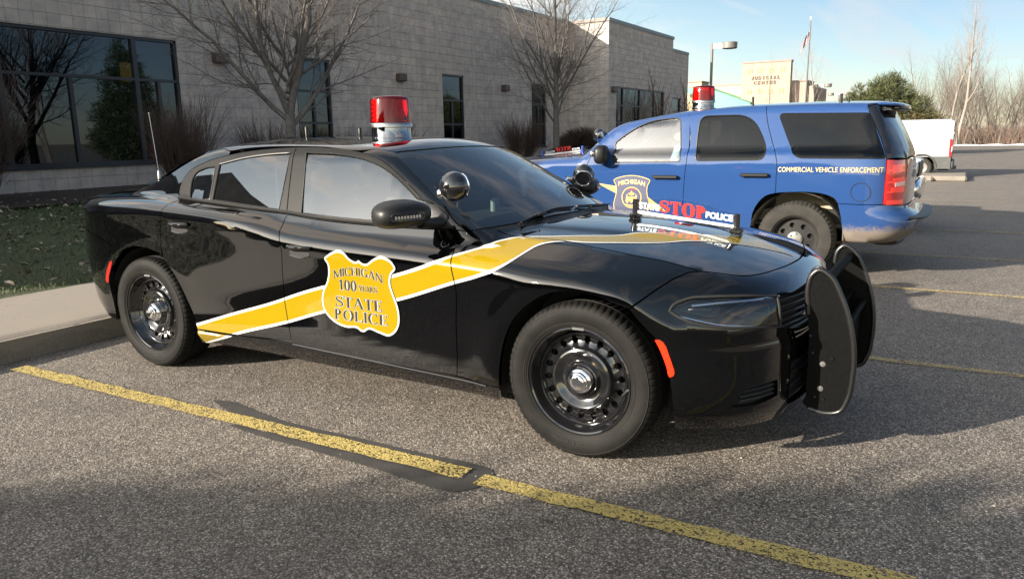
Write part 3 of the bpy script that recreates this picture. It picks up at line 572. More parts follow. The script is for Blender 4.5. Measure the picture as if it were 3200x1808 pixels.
# side panels with detail on both sides
def handle(ol,par,mir,x0,x1,z):
    f=1 if not mir else -1; P,N=flank(CB_,[x0,(x0+x1)/2,x1],[z,z,z],0,-1 if not mir else 1)
    mb=MB(); a=P[0]+N[0]*.006;b=P[1]+N[1]*.028;c=P[2]+N[2]*.006
    mb.tube(catmull([a,P[0]*.7+P[1]*.3+N[0]*.026,b,P[2]*.7+P[1]*.3+N[2]*.026,c],.012),.0115,10); mb.build('door_handle',M_black,par,True)
    U=np.stack([np.linspace(x0+.012,x1-.012,14),np.full(14,z+.01)],-1); lowr=np.stack([np.linspace(x1-.012,x0+.012,14),z-.045-.012*np.sin(np.linspace(0,np.pi,14))],-1)
    V,F=tri2d([np.concatenate([U,lowr])]); flank_decal('handle_recess',CB_,V,F,M_dark,par,.0015,-1 if not mir else 1)
    edge=np.concatenate([lowr,lowr[:0]]); Q,NN=flank(CB_,edge[:,0],edge[:,1],.002,-1 if not mir else 1)
    mb=MB(); mb.tube(Q,.0035,6); mb.build('handle_lip',M_gblk,par,True)
doors=[]
for mir in (False,True):
    df=patch('front_door',cap,door_f,M_black,CAR,mirror=mir); dr=patch('rear_door',cap,door_r,M_black,CAR,mirror=mir)
    handle(None,df,mir,-1.755,-1.585,.868); handle(None,dr,mir,-2.735,-2.565,.955)
    w=patch('window_frame',cap,DL,M_satin,CAR,holes=[gf,gr,gq],mirror=mir,gap=.001,off=.001,rim=.02)
    patch('front_window',cap,gf,M_glass,CAR,mirror=mir,off=-.004,gap=-.004,rim=0,sp=.05)
    patch('rear_window',cap,gr,M_glass,CAR,mirror=mir,off=-.004,gap=-.004,rim=0,sp=.05)
    patch('quarter_window',cap,gq,M_glass,CAR,mirror=mir,off=-.004,gap=-.004,rim=0,sp=.05)
    # bright-edged lower moulding
    mb=MB(); q=catmull(belt,.05); P,N=solve(CB_,*cap.dirs(*cap.fwd(q).T)); 
    if mir: P=flipy(P,CB_);N=N*np.array([1,-1,1])
    mb.tube(P+N*.002+np.array([0,0,.012]),.009,6); mb.build('belt_moulding',M_satin,CAR,True)
    for g in (gf,gr,gq):
        P=np.array(g); P=flipy(P,CB_) if mir else P; mb=MB(); mb.tube(P,.0045,5,closed=True); mb.build('window_seal',M_plastic,CAR,True)
    # B-pillar split line, door frame gap
    mb=MB(); zz_=np.linspace(1.032,1.392,14); P=flank(CB_,np.interp(zz_,[1.03,1.2,1.395],[-1.860,-1.90,-1.944]),zz_,.0025,1 if mir else -1)[0]; mb.tube(P,.0028,6); mb.build('door_gap',M_dark,CAR)
for s_ in (-1,1):
    xs_=np.linspace(-2.50,-.47,40); P,N=flank(CB_,xs_,np.interp(xs_,[-2.55,-2.2,-1.77,-.4],[.309,.308,.315,.272]),.001,s_); mb=MB(); mb.tube(P,.0045,6); mb.build('sill_ridge',M_black,CAR,True)  # thin gloss tube added so the sill catches a highlight line
# rear quarter + C pillar
arch_top_r=[q for q in rarch[:len(rarch)] ]
jr=int(np.argmin(np.abs(rarch[:,0]+3.236)+np.abs(rarch[:,2]-.755)))
rb=onb([[-3.236,-.949,.755],[-3.504,-.919,.826],[-3.80,-.86,.88],[-3.98,-.72,.90]])
quarter=loop(ccut[1:],np.array([ccut[-1]]+[q for q in rarch[::-1][len(rarch)-j:len(rarch)-jr]]),np.concatenate([[rarch[jr]],rb[1:]]),
    onb([rb[-1],[-4.03,-.70,1.0],[-4.0,-.68,1.06]]),onb([[-4.0,-.68,1.06],[-3.7,-.66,1.11],[-3.4,-.66,1.13],[-3.25,-.66,1.14]]),
    onb([[-3.25,-.66,1.14],[-3.1,-.67,1.20],[-2.9,-.645,1.29],[-2.75,-.62,1.355]]),onb([[-2.75,-.62,1.355],[-2.6,-.60,1.385],[-2.5,-.62,1.37]]),
    np.array([q for q in dlo[::-1] if q[0]<-2.49]+[ccut[1]]))
for mir in (False,True): patch('rear_quarter',cap,quarter,M_black,CAR,mirror=mir,rim=.03)
# rear bumper (behind the wheel, wraps round)
bot_r=onb([[-3.38,-.93,.30],[-3.55,-.88,.27],[-3.7,-.78,.235],[-3.85,-.5,.25],[-3.9,0,.25]],re_)
rbm=onb([[-3.236,-.949,.755],[-3.504,-.919,.826],[-3.80,-.86,.88],[-4.05,-.6,.92],[-4.12,0,.93]],re_)
def sym(c): c=np.array(c); m=flipy(c[::-1],CB_); return np.concatenate([c,m[1:]])
rbump=loop(sym(rbm),flipy(np.array([q for q in rarch[:jr+1][::-1]]),CB_),flipy(bot_r,CB_)[:-1],bot_r[::-1],np.array([q for q in rarch[1:jr+1]]))
patch('rear_bumper',re_,rbump,M_black,CAR,rim=.03)
deck=loop(sym(onb([[-3.25,-.66,1.14],[-3.38,-.4,1.14],[-3.42,0,1.14]])),flipy(onb([[-3.3,-.66,1.14],[-3.7,-.66,1.11],[-4.0,-.68,1.06],[-4.04,-.7,.95]],re_),CB_),flipy(onb([[-4.09,-.45,.93],[-4.13,0,.935]],re_),CB_),onb([[-4.09,-.45,.93],[-4.04,-.7,.95]],re_),onb([[-4.0,-.68,1.06],[-3.7,-.66,1.11],[-3.3,-.66,1.14]],re_))
patch('boot_lid',re_,deck,M_black,CAR,rim=.02)
# hood
hr=np.array(k['hoodrear'])[:4]; hr=np.concatenate([hr,[[-.372,0,1.006]]])
hoodp=loop(sym(hr),flipy(hood_side,CB_),flipy(hood_front,CB_)[:-1],hood_front[::-1],hood_side[::-1])
HOOD=patch('hood',cap,hoodp,M_black,CAR,sp=.022)
# roof
rs=onb([[-1.257,-.571,1.368],[-1.45,-.628,1.372],[-1.75,-.61,1.40],[-2.1,-.60,1.398],[-2.4,-.61,1.38],[-2.5,-.62,1.37],[-2.6,-.60,1.385],[-2.75,-.62,1.355]])
wt=onb([[-1.257,-.571,1.368],[-1.21,-.40,1.378],[-1.18,-.2,1.384],[-1.17,0,1.386]])
bt=onb([[-2.75,-.62,1.355],[-2.80,-.3,1.38],[-2.82,0,1.385]])
roofp=loop(sym(wt),flipy(rs,CB_),flipy(bt,CB_)[:-1],bt[::-1],rs[::-1])
patch('roof',cap,roofp,M_black,CAR,rim=.02)
# a-pillars
apo=np.array([q for q in dlo if q[0]>-1.46]); ws_s=np.array(k['wsside'])
ap=loop(apo,np.array([apo[-1],[-.64,-.80,1.0],ws_s[-1]]),ws_s[::-1],np.array([ws_s[0],[-1.36,-.60,1.37],apo[0]]))
for mir in (False,True): patch('front_pillar',cap,ap,M_black,CAR,mirror=mir,gap=.001,rim=.03)
wb=np.array([[-.624,-.774,1.0],[-.575,-.67,1.006],[-.50,-.42,1.012],[-.46,-.2,1.016],[-.445,0,1.018]])
wsp=loop(sym(wt),flipy(ws_s,CB_)[1:],flipy(wb,CB_)[:-1],wb[::-1],ws_s[::-1])
def inner(p,d): uv=cap.fwd(p); q=shrink(uv,d); return solve(CB_,*cap.dirs(q[:,0],q[:,1]))[0]
wsi=inner(wsp,.045)
patch('windshield',cap,wsp,M_wsglass,CAR,off=-.004,gap=0,rim=0,sp=.06)
patch('windshield_border',cap,wsp,M_dark,CAR,holes=[inner(wsp,.03)],off=-.006,gap=0,rim=0,sp=.08)
cow=loop(sym(wb),flipy(np.array([wb[0],hr[0]]),CB_),flipy(hr,CB_)[:-1],hr[::-1],np.array([hr[0],wb[0]]))
patch('cowl_panel',cap,cow,M_plastic,CAR,off=-.008,gap=0,rim=.01)
bg_b=onb([[-3.22,-.64,1.15],[-3.38,-.4,1.145],[-3.42,0,1.145]]); bg_s=onb([[-2.78,-.60,1.35],[-2.95,-.62,1.28],[-3.22,-.64,1.155]])
bgl=loop(sym(bt),flipy(bg_s,CB_)[1:],flipy(bg_b,CB_)[:-1],bg_b[::-1],bg_s[::-1])
patch('rear_windshield',cap,bgl,M_gq,CAR,off=-.004,gap=0,rim=0,sp=.06)
# front bumper
bb=np.array([k['farch'][-1],[.525,-.826,.206],[.619,-.762,.205],[.73,-.64,.20],[.80,-.45,.20],[.84,-.2,.22],[.85,0,.22]])
bump=loop(sym(hood_front),flipy(fcut,CB_),flipy(arch_front,CB_),flipy(bb,CB_)[:-1],bb[::-1],arch_front[::-1],fcut[::-1])
hl=loop(np.array(k['headlight'][:7]),np.array(k['headlight'][6:9]),np.array(k['headlight'][8:]+[k['headlight'][0]]))
gt=onb([[.767,-.556,.766],[.813,-.435,.753],[.845,-.277,.747],[.86,0,.742]],fr); gb=onb([[.86,0,.575],[.84,-.28,.585],[.80,-.45,.60],[.772,-.56,.625]],fr)
gri=loop(sym(gt),flipy(np.array([gt[0],gb[-1]]),CB_),flipy(gb,CB_)[::-1][:-1],gb,np.array([gb[-1],gt[0]]))
li=loop(onb([[.70,-.76,.385],[.75,-.66,.40],[.797,-.60,.40]],fr),onb([[.797,-.60,.40],[.80,-.595,.33]],fr),onb([[.80,-.595,.33],[.73,-.70,.315],[.655,-.80,.318]],fr),onb([[.655,-.80,.318],[.70,-.76,.385]],fr))
lg=loop(sym(onb([[.83,-.50,.46],[.87,-.25,.47],[.88,0,.47]],fr)),flipy(onb([[.83,-.50,.46],[.82,-.50,.26]],fr),CB_),sym(onb([[.82,-.50,.26],[.86,-.25,.25],[.87,0,.25]],fr))[::-1][::1],onb([[.82,-.50,.26],[.83,-.50,.46]],fr))
BUMP=patch('front_bumper',fr,bump,M_black,CAR,holes=[hl,flipy(hl,CB_),gri,li,flipy(li,CB_),lg],rim=.03,sp=.022)
def recess(name,ol,depth,m,par,mirror=False,ch=fr,gap=-.006): return patch(name,ch,ol,m,par,off=-depth,gap=gap,rim=0,sp=.04,mirror=mirror)
recess('grille',gri,.035,M_dark,CAR); recess('lower_grille',lg,.035,M_dark,CAR)
GR=MB()
for z in (.598,.622,.648,.676,.706,.732):
    P=onb([[.79,-.55,z],[.84,-.35,z],[.86,0,z],[.84,.35,z],[.79,.55,z]],fr); GR.tube(catmull(P,.04)+np.array([-.014,0,0]),.0075,6)
GR.build('grille_bars',M_plastic,CAR,True)
GR=MB()
for z in (.30,.35,.40,.44):
    P=onb([[.80,-.48,z],[.86,-.25,z],[.875,0,z],[.86,.25,z],[.80,.48,z]],fr); GR.tube(catmull(P,.04)+np.array([-.018,0,0]),.008,6)
GR.build('lower_grille_bars',M_plastic,CAR,True)
M_lr=mat('lamp_module',(.09,.095,.105),.25,metal=.5); M_refl=mat('lamp_chrome',(.42,.44,.47),.16,metal=1); M_lampwell=mat('lamp_well',(.010,.010,.012),.2,coat=.3); M_drl=mat('lamp_element',(.14,.145,.155),.2,coat=.5)
for mir in (False,True):
    f=(lambda p:flipy(p,CB_)) if mir else (lambda p:np.array(p,float))
    H=recess('headlight',hl,.03,M_lampwell,CAR,mir)
    patch('headlight_lens',fr,hl,M_lamp,H,mirror=mir,off=-.003,gap=.006,rim=.01,sp=.04)
    for nm in ('lens1','lens2'):
        q=loop(np.array(k[nm]+[k[nm][0]])); LR=patch('lamp_reflector',fr,q,M_lr,H,mirror=mir,off=-.013,gap=.0,rim=.01,sp=.03)
        mb=MB(); P=f(q)-np.array([.011,-.004 if not mir else .004,0]); mb.tube(P,.0028,6,closed=True); mb.build('lamp_outline',M_drl,H,True)
        mb=MB(); c_=P.mean(0); mb.tube([c_+(P[np.argmin(P[:,0])]-c_)*.62,c_+(P[np.argmax(P[:,0])]-c_)*.62],.0065,8); mb.build('lamp_bulb',M_drl,H,True)
    mb=MB(); P=f(onb([[.46,-.88,.70],[.60,-.80,.665],[.70,-.69,.652],[.765,-.55,.645]],fr)); mb.tube(catmull(P,.03)-np.array([.010,0,0]),.0055,6); mb.build('lamp_strip',M_refl,H,True)
    mb=MB(); P=f(onb([[.50,-.85,.742],[.60,-.79,.752],[.70,-.68,.752],[.77,-.53,.748]],fr)); mb.tube(catmull(P,.03)-np.array([.012,0,0]),.008,6); mb.build('lens_sheen_tube',M_refl,H,True)  # chrome tube added in place of the sky band reflected by the upper lens
    mb=MB(); P=f(hl); mb.tube(P,.0062,6,closed=True); mb.build('headlight_seal',M_dark,H,True)
    L=recess('lower_intake',li,.03,M_dark,CAR,mir)
    mb=MB()
    for z in (.335,.355,.375): 
        P=f(onb([[.69,-.77,z],[.75,-.69,z+.004],[.79,-.61,z+.008]],fr)); mb.tube(P-np.array([.008,0,0]),.005,5)
    mb.build('intake_slats',M_plastic,L,True)
    q=loop(np.array(k['mark_f']+[k['mark_f'][0]])); patch('side_marker',cap,q,M_redrefl,CAR,mirror=mir,off=.005,gap=0,rim=.008,sp=.03)
    q=loop(np.array(k['mark_r']+[k['mark_r'][0]])); patch('side_marker',cap,q,M_dred,CAR,mirror=mir,off=.004,gap=0,rim=.006,sp=.03)
# far-side tail light band and plate are unseen; tail lamp racetrack
tl=loop(onb([[-4.0,-.66,.99],[-4.09,-.4,1.0],[-4.12,0,1.0],[-4.09,.4,1.0],[-4.0,.66,.99]],re_),onb([[-4.0,.66,.99],[-4.02,.67,.94]],re_),onb([[-4.02,.67,.94],[-4.1,.4,.94],[-4.13,0,.945],[-4.1,-.4,.94],[-4.02,-.67,.94]],re_),onb([[-4.02,-.67,.94],[-4.0,-.66,.99]],re_))
patch('tail_light',re_,tl,M_dred,CAR,off=.004,gap=0,rim=.01,sp=.05)
# chin below the bumper
# inner shell: dark backing that shuts the panel gaps
half=loop(np.array([[-.55,-.684,.993],[-.64,-.80,.99],[-.72,-.82,.985],[-1.2,-.83,.99],[-1.85,-.83,1.02],[-2.85,-.79,1.075],[-3.2,-.75,1.10],[-3.8,-.8,1.05]]),np.array([[-3.8,-.8,1.05],[-3.8,-.88,.85]]),np.array([[-3.8,-.88,.85],[-3.4,-.93,.84],[-3.05,-.95,.82],[-2.75,-.95,.78],[-2.55,-.95,.55],[-2.50,-.95,.30]]),np.array([[-2.5,-.95,.30],[-.50,-.94,.27]]),np.array([[-.5,-.94,.27],[-.48,-.94,.5],[-.3,-.95,.78],[0,-.95,.85],[.25,-.93,.80],[.3,-.85,.84],[.40,-.70,.87]]),np.array([[.40,-.70,.87],[0,-.66,.955],[-.55,-.684,.993]]))
for mir in (False,True): patch('inner_body',cap,half,M_dark,CAR,mirror=mir,off=-.022,gap=0,rim=0,sp=.06)
# wheel-arch liners, floor
for xc in (0,-3.052):
    for s in (-1,1):
        a=np.linspace(R(-12),R(192),28); mb=MB(); r=.428; v=[]
        for y in (.90,.60): v+= [(xc+r*math.cos(t),s*y,.355+r*math.sin(t)) for t in a]
        n=len(a)
        f=[(i,i+1,n+i+1,n+i) for i in range(n-1)]
        mb.add(v,f); c=len(v); mb.box((xc,s*.59,.50),(.86,.02,.62)); mb.build('arch_liner',M_dark,CAR)
mb=MB(); mb.box((-1.5,0,.26),(2.2,1.62,.10)); mb.box((-1.55,0,.25),(4.6,1.0,.12)); mb.box((.25,0,.30),(.9,1.0,.2)); mb.box((-3.2,0,.32),(1.2,1.05,.2)); mb.build('underbody',M_dark,CAR)
# ---------------------------------------------------------------- wheels
def wheel(xc,side,steer,par,front=True):
    rt=.363; W=.1225
    seg=180
    lug=lambda i,a:0
    def mod(i,a):
        if i in(5,14): return -.0045*(np.mod(a*72/(2*np.pi)+.15,1)<.30)
        if i in(6,13): return -.0065*(np.mod(a*72/(2*np.pi)+.1,1)<.26)
        if i in(7,12): return -.006*(np.mod(a*72/(2*np.pi),1)<.34)
        return np.zeros(len(a))
    pr=[(.243,.085),(.250,.104),(.262,.1125),(.300,.122),(.330,.121),(.346,.113),(.3565,.100),(.3615,.080),(.363,.052),(.353,.050),(.353,.040),(.3632,.038),(.3615,-.080),(.3565,-.100),(.346,-.113),(.30,-.122),(.25,-.104),(.243,-.085)]
    o=MB(); o.lathe(pr,360,axis='y',mod=mod)
    T=o.build('tyre',M_rub,None,True,35)
    w=bpy.data.objects.new('wheel',None); COL.objects.link(w); w.parent=par; w.matrix_parent_inverse=Matrix.Translation(-par.location)
    T.parent=w
    # sidewall rings and raised size lettering
    o=MB()
    for rr,hh,th in ((.334,.1212,.0012),(.272,.1165,.0012),(.265,.1145,.001),(.255,.109,.0012)):
        a=np.linspace(0,2*np.pi,96,endpoint=False); o.tube(np.stack([rr*np.cos(a),np.full(96,-hh),rr*np.sin(a)],-1),th,5,closed=True)
    o.build('sidewall_ring',M_rub2,w,True)
    V,F=text2d('245/55R18  103W',.022); V=V*np.array([1.25,1]); ang=V[:,0]/.298-np.pi/2-.1; rad=.298-V[:,1]
    ang2=ang; P=np.stack([np.cos(-(-ang2))*rad,np.full(len(V),-.1235),np.sin(ang2)*rad],-1)
    o=MB(); o.add(P,F); o.build('sidewall_lettering',M_rub2,w)
    # steel rim
    prof=[(.2465,.098),(.2485,.106),(.2445,.1085),(.238,.104),(.234,.092),(.228,.080),(.222,.062),(.2175,.056),(.213,.060),(.209,.060),(.206,.054)]
    o=MB(); o.lathe(prof,96,axis='y')
    # vented annulus with 18 holes
    def ring(r,n=96): a=np.linspace(0,2*np.pi,n,endpoint=False); return np.stack([r*np.cos(a),r*np.sin(a)],-1)
    hs=[]
    for q in range(18):
        a0=q*2*np.pi/18+.09; a=np.linspace(0,2*np.pi,18,endpoint=False); c=np.array([math.cos(a0),math.sin(a0)])*.181; e1=c/.181;e2=np.array([-e1[1],e1[0]])
        hs.append(c+np.outer(np.cos(a)*.0175,e1)+np.outer(np.sin(a)*.0155,e2))
    V,F=tri2d([ring(.206)],[ring(.151)]+hs,extra=ring(.195,72)); rad=np.hypot(V[:,0],V[:,1])
    d=np.interp(rad,[.15,.16,.18,.198,.206],[.052,.040,.036,.042,.054])
    o.add(np.stack([V[:,0],-d,V[:,1]],-1),F)
    for h in hs:
        n=len(h); o.add(np.concatenate([np.stack([h[:,0],np.full(n,-.037),h[:,1]],-1),np.stack([h[:,0]*.99,np.full(n,-.022),h[:,1]*.99],-1)]),[(i,(i+1)%n,n+(i+1)%n,n+i) for i in range(n)])
    o.lathe([(.151,.052),(.147,.064),(.141,.073),(.133,.076),(.124,.072),(.112,.060),(.098,.055),(.088,.057),(.081,.066),(.0785,.072),(.074,.076),(.069,.075),(.066,.068),(.05,.06)],96,axis='y')
    o.build('rim',M_gblk,w,True,28)
    o=MB(); o.lathe([(.064,.066),(.0625,.082),(.059,.094),(.054,.101),(.046,.105),(.0455,.110),(.043,.115),(.037,.118),(.0365,.122),(.034,.126),(.02,.128),(.0001,.1285)],64,axis='y'); o.build('hub_cap',M_chrome,w,True,50)
    o=MB(); o.cyl((.218,-.055,-.02),(.205,-.095,-.035),.004,n=8); o.box((.0,-.107,.2445),(.055,.006,.011)); o.build('valve_and_weight',M_steel,w)
    o=MB(); o.lathe([(.16,.0),(.16,.012),(.06,.014),(.06,.0)],48,axis='y'); o.lathe([(.243,.085),(.20,.03),(.20,-.085),(.243,-.085)],48,axis='y'); o.build('brake_disc',noisy('brake_iron',(.10,.095,.09),(.16,.15,.14),20,.5,metal=.6),w,True)
    w.location=(xc,side*.805,rt-.003); w.rotation_euler=(0,0,steer+(math.pi if side>0 else 0))
    return w
for xc,st,f in ((0,R(1.2),True),(-3.052,0,False)):
    for s in(-1,1): wheel(xc,s,st,CAR,f)
# ---------------------------------------------------------------- livery
su=np.array(k['s_up']); sl=np.array(k['s_lo'])
su[-1]=[.56,0,.90]; sl[-1]=[.738,0,.838]
gut=[(-2.56,-.95,.33),(-2.575,-.93,.27),(-2.575,-.90,.235),(-2.55,-.893,.215)]
panels={'front_fender':fender,'front_door':door_f,'rear_door':door_r,'rocker_panel':rock,'hood':hoodp}
def band(d):
    """stripe centre band narrowed by d, in chart space"""
    U=cap.fwd(catmull(su,.03)); L=cap.fwd(catmull(sl,.03)); G=cap.fwd(np.array(gut))
    def off(q,s):
        t=np.gradient(q,axis=0); t/=np.linalg.norm(t,axis=1)[:,None]+1e-9; return q+np.stack([-t[:,1],t[:,0]],-1)*s
    return U,L,off
def sline(q,wd,inward):
    t=np.gradient(q,axis=0); t/=np.linalg.norm(t,axis=1)[:,None]+1e-9; n=np.stack([-t[:,1],t[:,0]],-1)*inward; return np.concatenate([q,(q+n*wd)[::-1]]), q+n*wd
def patch_uv(name,ch,uvin,m,parent,off,clip,mirror,sp=.017,exc=()):
    """like patch but the outline is already in chart coordinates"""
    Cl=[shrink(ch.fwd(c),.003) for c in clip]; lo=uvin.min(0);hi=uvin.max(0)
    gx,gy=np.meshgrid(np.arange(lo[0],hi[0],sp),np.arange(lo[1],hi[1],sp)); G=np.stack([gx.ravel(),gy.ravel()],-1); G=G[pip(G,uvin)]
    for q in Cl: G=G[pip(G,q)]
    LN=[ch.fwd(q) for q in getattr(ch.B,'lines',[])]; LN=[q[pip(q,uvin)] for q in LN]; LN=[q for q in LN if len(q)>1]
    E=np.concatenate([uvin]+LN)
    if len(G): G=G[np.array([np.linalg.norm(E-g,axis=1).min()>sp*.4 for g in G],bool)]
    V,F=tri2d([uvin]+Cl,exc,extra=G,lines=LN)
    if len(F)==0: return None
    if mirror: V=V*np.array([1,-1])
    o,d=ch.dirs(V[:,0],V[:,1]); P,N=solve(ch.B,o,d,off)
    fn=np.cross(P[F[:,1]]-P[F[:,0]],P[F[:,2]]-P[F[:,0]]); w=(fn*N[F].mean(1)).sum(1)<0; F=F.copy(); F[w]=F[w][:,::-1]
    return panel_mesh(name,P,N,F,0,m,parent)
U=cap.fwd(catmull(su,.03)); L=cap.fwd(catmull(sl,.03))
# v grows towards the flank: the upper edge has the smaller v
_,Ui=sline(U,.0,1)
tU=np.gradient(U,axis=0);tU/=np.linalg.norm(tU,axis=1)[:,None]; nU=np.stack([-tU[:,1],tU[:,0]],-1); nU*=np.sign(nU[:,1:2]+1e-9)
tL=np.gradient(L,axis=0);tL/=np.linalg.norm(tL,axis=1)[:,None]; nL=np.stack([-tL[:,1],tL[:,0]],-1); nL*=-np.sign(nL[:,1:2]+1e-9)
ww=.0105
out_all=np.concatenate([U,L[::-1]])
yel=np.concatenate([U+nU*ww,(L+nL*ww)[::-1]])
for mir in (False,True):
    for nm,pn in panels.items():
        if nm=='rocker_panel': 
            pass
        patch_uv('white_stripe_edge',cap,out_all,M_wht,CAR,.0022,[pn],mir)
        patch_uv('yellow_stripe',cap,yel,M_yel,CAR,.0034,[pn],mir)
# door shield
sh=catmull(np.array(k['shield']),.012); S2=sh[:,[0,2]]; 
def ins(q,d): return shrink(q,d)
for mir,sd in ((False,-1),(True,1)):
    V,F=tri2d([shrink(S2,-.004)],extra=grid2d(S2,.03)); BD=flank_decal('door_shield',CB_,V,F,M_blk,CAR,.0045,sd)
    V,F=tri2d([S2],extra=grid2d(S2,.03)); flank_decal('shield_border',CB_,V,F,M_wht,BD,.0053,sd)
    q=shrink(S2,.0095); V,F=tri2d([q],extra=grid2d(q,.03)); flank_decal('shield_field',CB_,V,F,M_yel,BD,.0061,sd)
    for w,x0,x1,z0,z1,arc,T,t in (('MICHIGAN',-1.424,-1.088,.718,.762,.027,.16,.06),('100',-1.388,-1.268,.661,.717,0,.17,.07),('YEARS',-1.253,-1.130,.666,.696,0,.16,.07),('STATE',-1.416,-1.103,.568,.627,.0,.16,.05),('POLICE',-1.433,-1.07,.498,.556,.0,.15,.05)):
        for lay,(mm,gr_,of) in enumerate(((M_wht,.055,.0068),(M_blk,.015,.0074))):
            V,F=serif(w,T+gr_*1.0,t+gr_*.8); V=fit(V,x0-gr_*.03,x1+gr_*.03,z0-gr_*.03,z1+gr_*.03); c=(x0+x1)/2; V[:,1]+=arc*(1-((V[:,0]-c)/((x1-x0)/2))**2)
            if mir: V[:,0]=-2.515-V[:,0]
            flank_decal('shield_lettering' if lay else 'lettering_outline',CB_,V,F,mm,BD,of,sd)

# ---------------------------------------------------------------- mirrors, lamps, bumper guard, sign, aerials
def superell(c,ax,n=28,p=2.6,rot=None,taper=None):
    """rounded box-like solid"""
    th=np.linspace(-np.pi/2,np.pi/2,n//2+1); ph=np.linspace(0,2*np.pi,n,endpoint=False); sg=lambda a,e:np.sign(a)*np.abs(a)**e; e=2/p
    v=[];
    for t in th:
        v.append(np.stack([sg(np.cos(t),e)*sg(np.cos(ph),e),sg(np.cos(t),e)*sg(np.sin(ph),e),np.full(n,sg(np.sin(t),e))],-1))
    v=np.concatenate(v)
    if taper is not None: v=taper(v)
    v=v*np.array(ax); 
    if rot is not None: v=v@np.array(rot).T
    f=[(i*n+k,i*n+(k+1)%n,(i+1)*n+(k+1)%n,(i+1)*n+k) for i in range(n//2) for k in range(n)]
    return v+np.array(c),f
def rz(a): a=R(a); return np.array([[math.cos(a),-math.sin(a),0],[math.sin(a),math.cos(a),0],[0,0,1]])
for s in (-1,1):
    c=np.array([-.865,-1.025*1,1.088])
    def tp(v):
        v=v.copy(); v[:,2]*=1-.16*v[:,0]-.10*v[:,1]**2; v[:,0]=v[:,0]-.25*v[:,1]*0; return v
    V,F=superell(c,(.088,.150,.066),40,2.9,rz(-14),tp); 
    mb=MB(); V2=V*np.array([1,-s,1]) if s>0 else V; mb.add(V2,F); q=lambda x,y,z:np.array([x,s*abs(y),z])
    mb.tube([q(-.83,.93,1.045),q(-.82,.86,1.03),q(-.80,.80,1.03)],[.035,.028,.03],10); M=mb.build('side_mirror',M_plastic,CAR,True,60)
    nv=np.array([.60,.80*s,0]); ev=np.array([.80,-.60*s,0])
    cc=np.array([c[0],s*1.025,c[2]]); RM=rz(-14)
    def onell(u,w,d=0.):
        for t in np.linspace(.25,.0,120):
            p=cc+nv*t+ev*u+np.array([0,0,w]); lv=(p-cc)*np.array([1,-s,1]) ; lv=lv@RM; lv=lv/np.array([.088,.150,.066])
            if (np.abs(lv)**2.9).sum()<1: return cc+nv*(t+d)+ev*u+np.array([0,0,w])
        return cc+nv*.05+ev*u
    ring=[(-.062+.014*math.cos(a),-.004+.014*math.sin(a)) for a in np.linspace(np.pi/2,3*np.pi/2,8)]+[(.062+.014*math.cos(a),-.004+.014*math.sin(a)) for a in np.linspace(-np.pi/2,np.pi/2,8)]
    pts=[onell(u+.03,w,.004) for u,w in ring]; mb=MB(); mb.tube(pts,.0045,6,closed=True); mb.add(pts,[tuple(range(16))]); L=mb.build('mirror_light',M_gblk,M,True)
    mb=MB()
    for i in range(9): mb.box(onell(-.052+i*.0135+.03,-.004,.0065),(.010,.012,.014),rot=rz(math.degrees(math.atan2(-.6*s,.8))))
    mb.build('light_element',M_refl,L)
    # sail panel behind the mirror
    sp=loop(np.array([[-.86,-.757,1.115],[-.76,-.787,1.03],[-.725,-.80,1.003]]),np.array([[-.725,-.80,1.003],[-.95,-.81,1.012],[-.93,-.74,1.12],[-.86,-.757,1.115]][:2]),np.array([[-.95,-.81,1.012],[-.90,-.75,1.10],[-.86,-.757,1.115]]))
    patch('mirror_sail',cap,onb(sp),M_plastic,CAR,mirror=s>0,off=.003,gap=0,rim=.005,sp=.03)
# spotlights
M_ball=mat('gloss_black_lamp_shell',(.006,.006,.007),.06,coat=1)
for s,c,look in ((-1,np.array([-.672,-.862,1.212]),np.array([.35,.85,.05])),(1,np.array([-.775,.80,1.178]),np.array([.35,-.80,-.45]))):
    look=look/np.linalg.norm(look); mb=MB(); mb.sphere((0,0,0),.0715,36); V=mb.v[0]; 
    dt=V@look; cut=.045; k2=dt>cut; V[k2]-= (dt[k2]-cut)[:,None]*look; mb.v[0]=V+c; SPT=mb.build('spotlight',M_ball,CAR,True,50)
    u=np.cross(look,[0,0,1]);u/=np.linalg.norm(u);w=np.cross(u,look); a=np.linspace(0,2*np.pi,32,endpoint=False)
    mb=MB(); mb.tube(c+look*.047+.055*(np.cos(a)[:,None]*u+np.sin(a)[:,None]*w),.004,8,closed=True); mb.build('lamp_ring',M_chrome,SPT,True)
    mb=MB(); mb.add(np.concatenate([[c+look*.040],c+look*.047+.054*(np.cos(a)[:,None]*u+np.sin(a)[:,None]*w)]),[(0,1+i,1+(i+1)%32) for i in range(32)]); mb.build('lamp_glass',noisy('lamp_face',(.25,.26,.28),(.02,.02,.02),60,.1,metal=.9),SPT)
    foot=np.array([c[0]-.16,s*.735,1.195]) if s<0 else np.array([-.86,.72,1.16]); el=c-look*0+np.array([-.085,s*-.005,-.035])
    mb=MB(); mb.tube([foot,foot+np.array([.035,s*.06,-.015]),el+np.array([0,0,-.01])],[.016,.014,.016],12); mb.sphere(tuple(el),.022,14); mb.tube([el,c+np.array([-.055,0,-.02])],[.017,.015],12); mb.build('spotlight_arm',M_chrome,SPT,True)
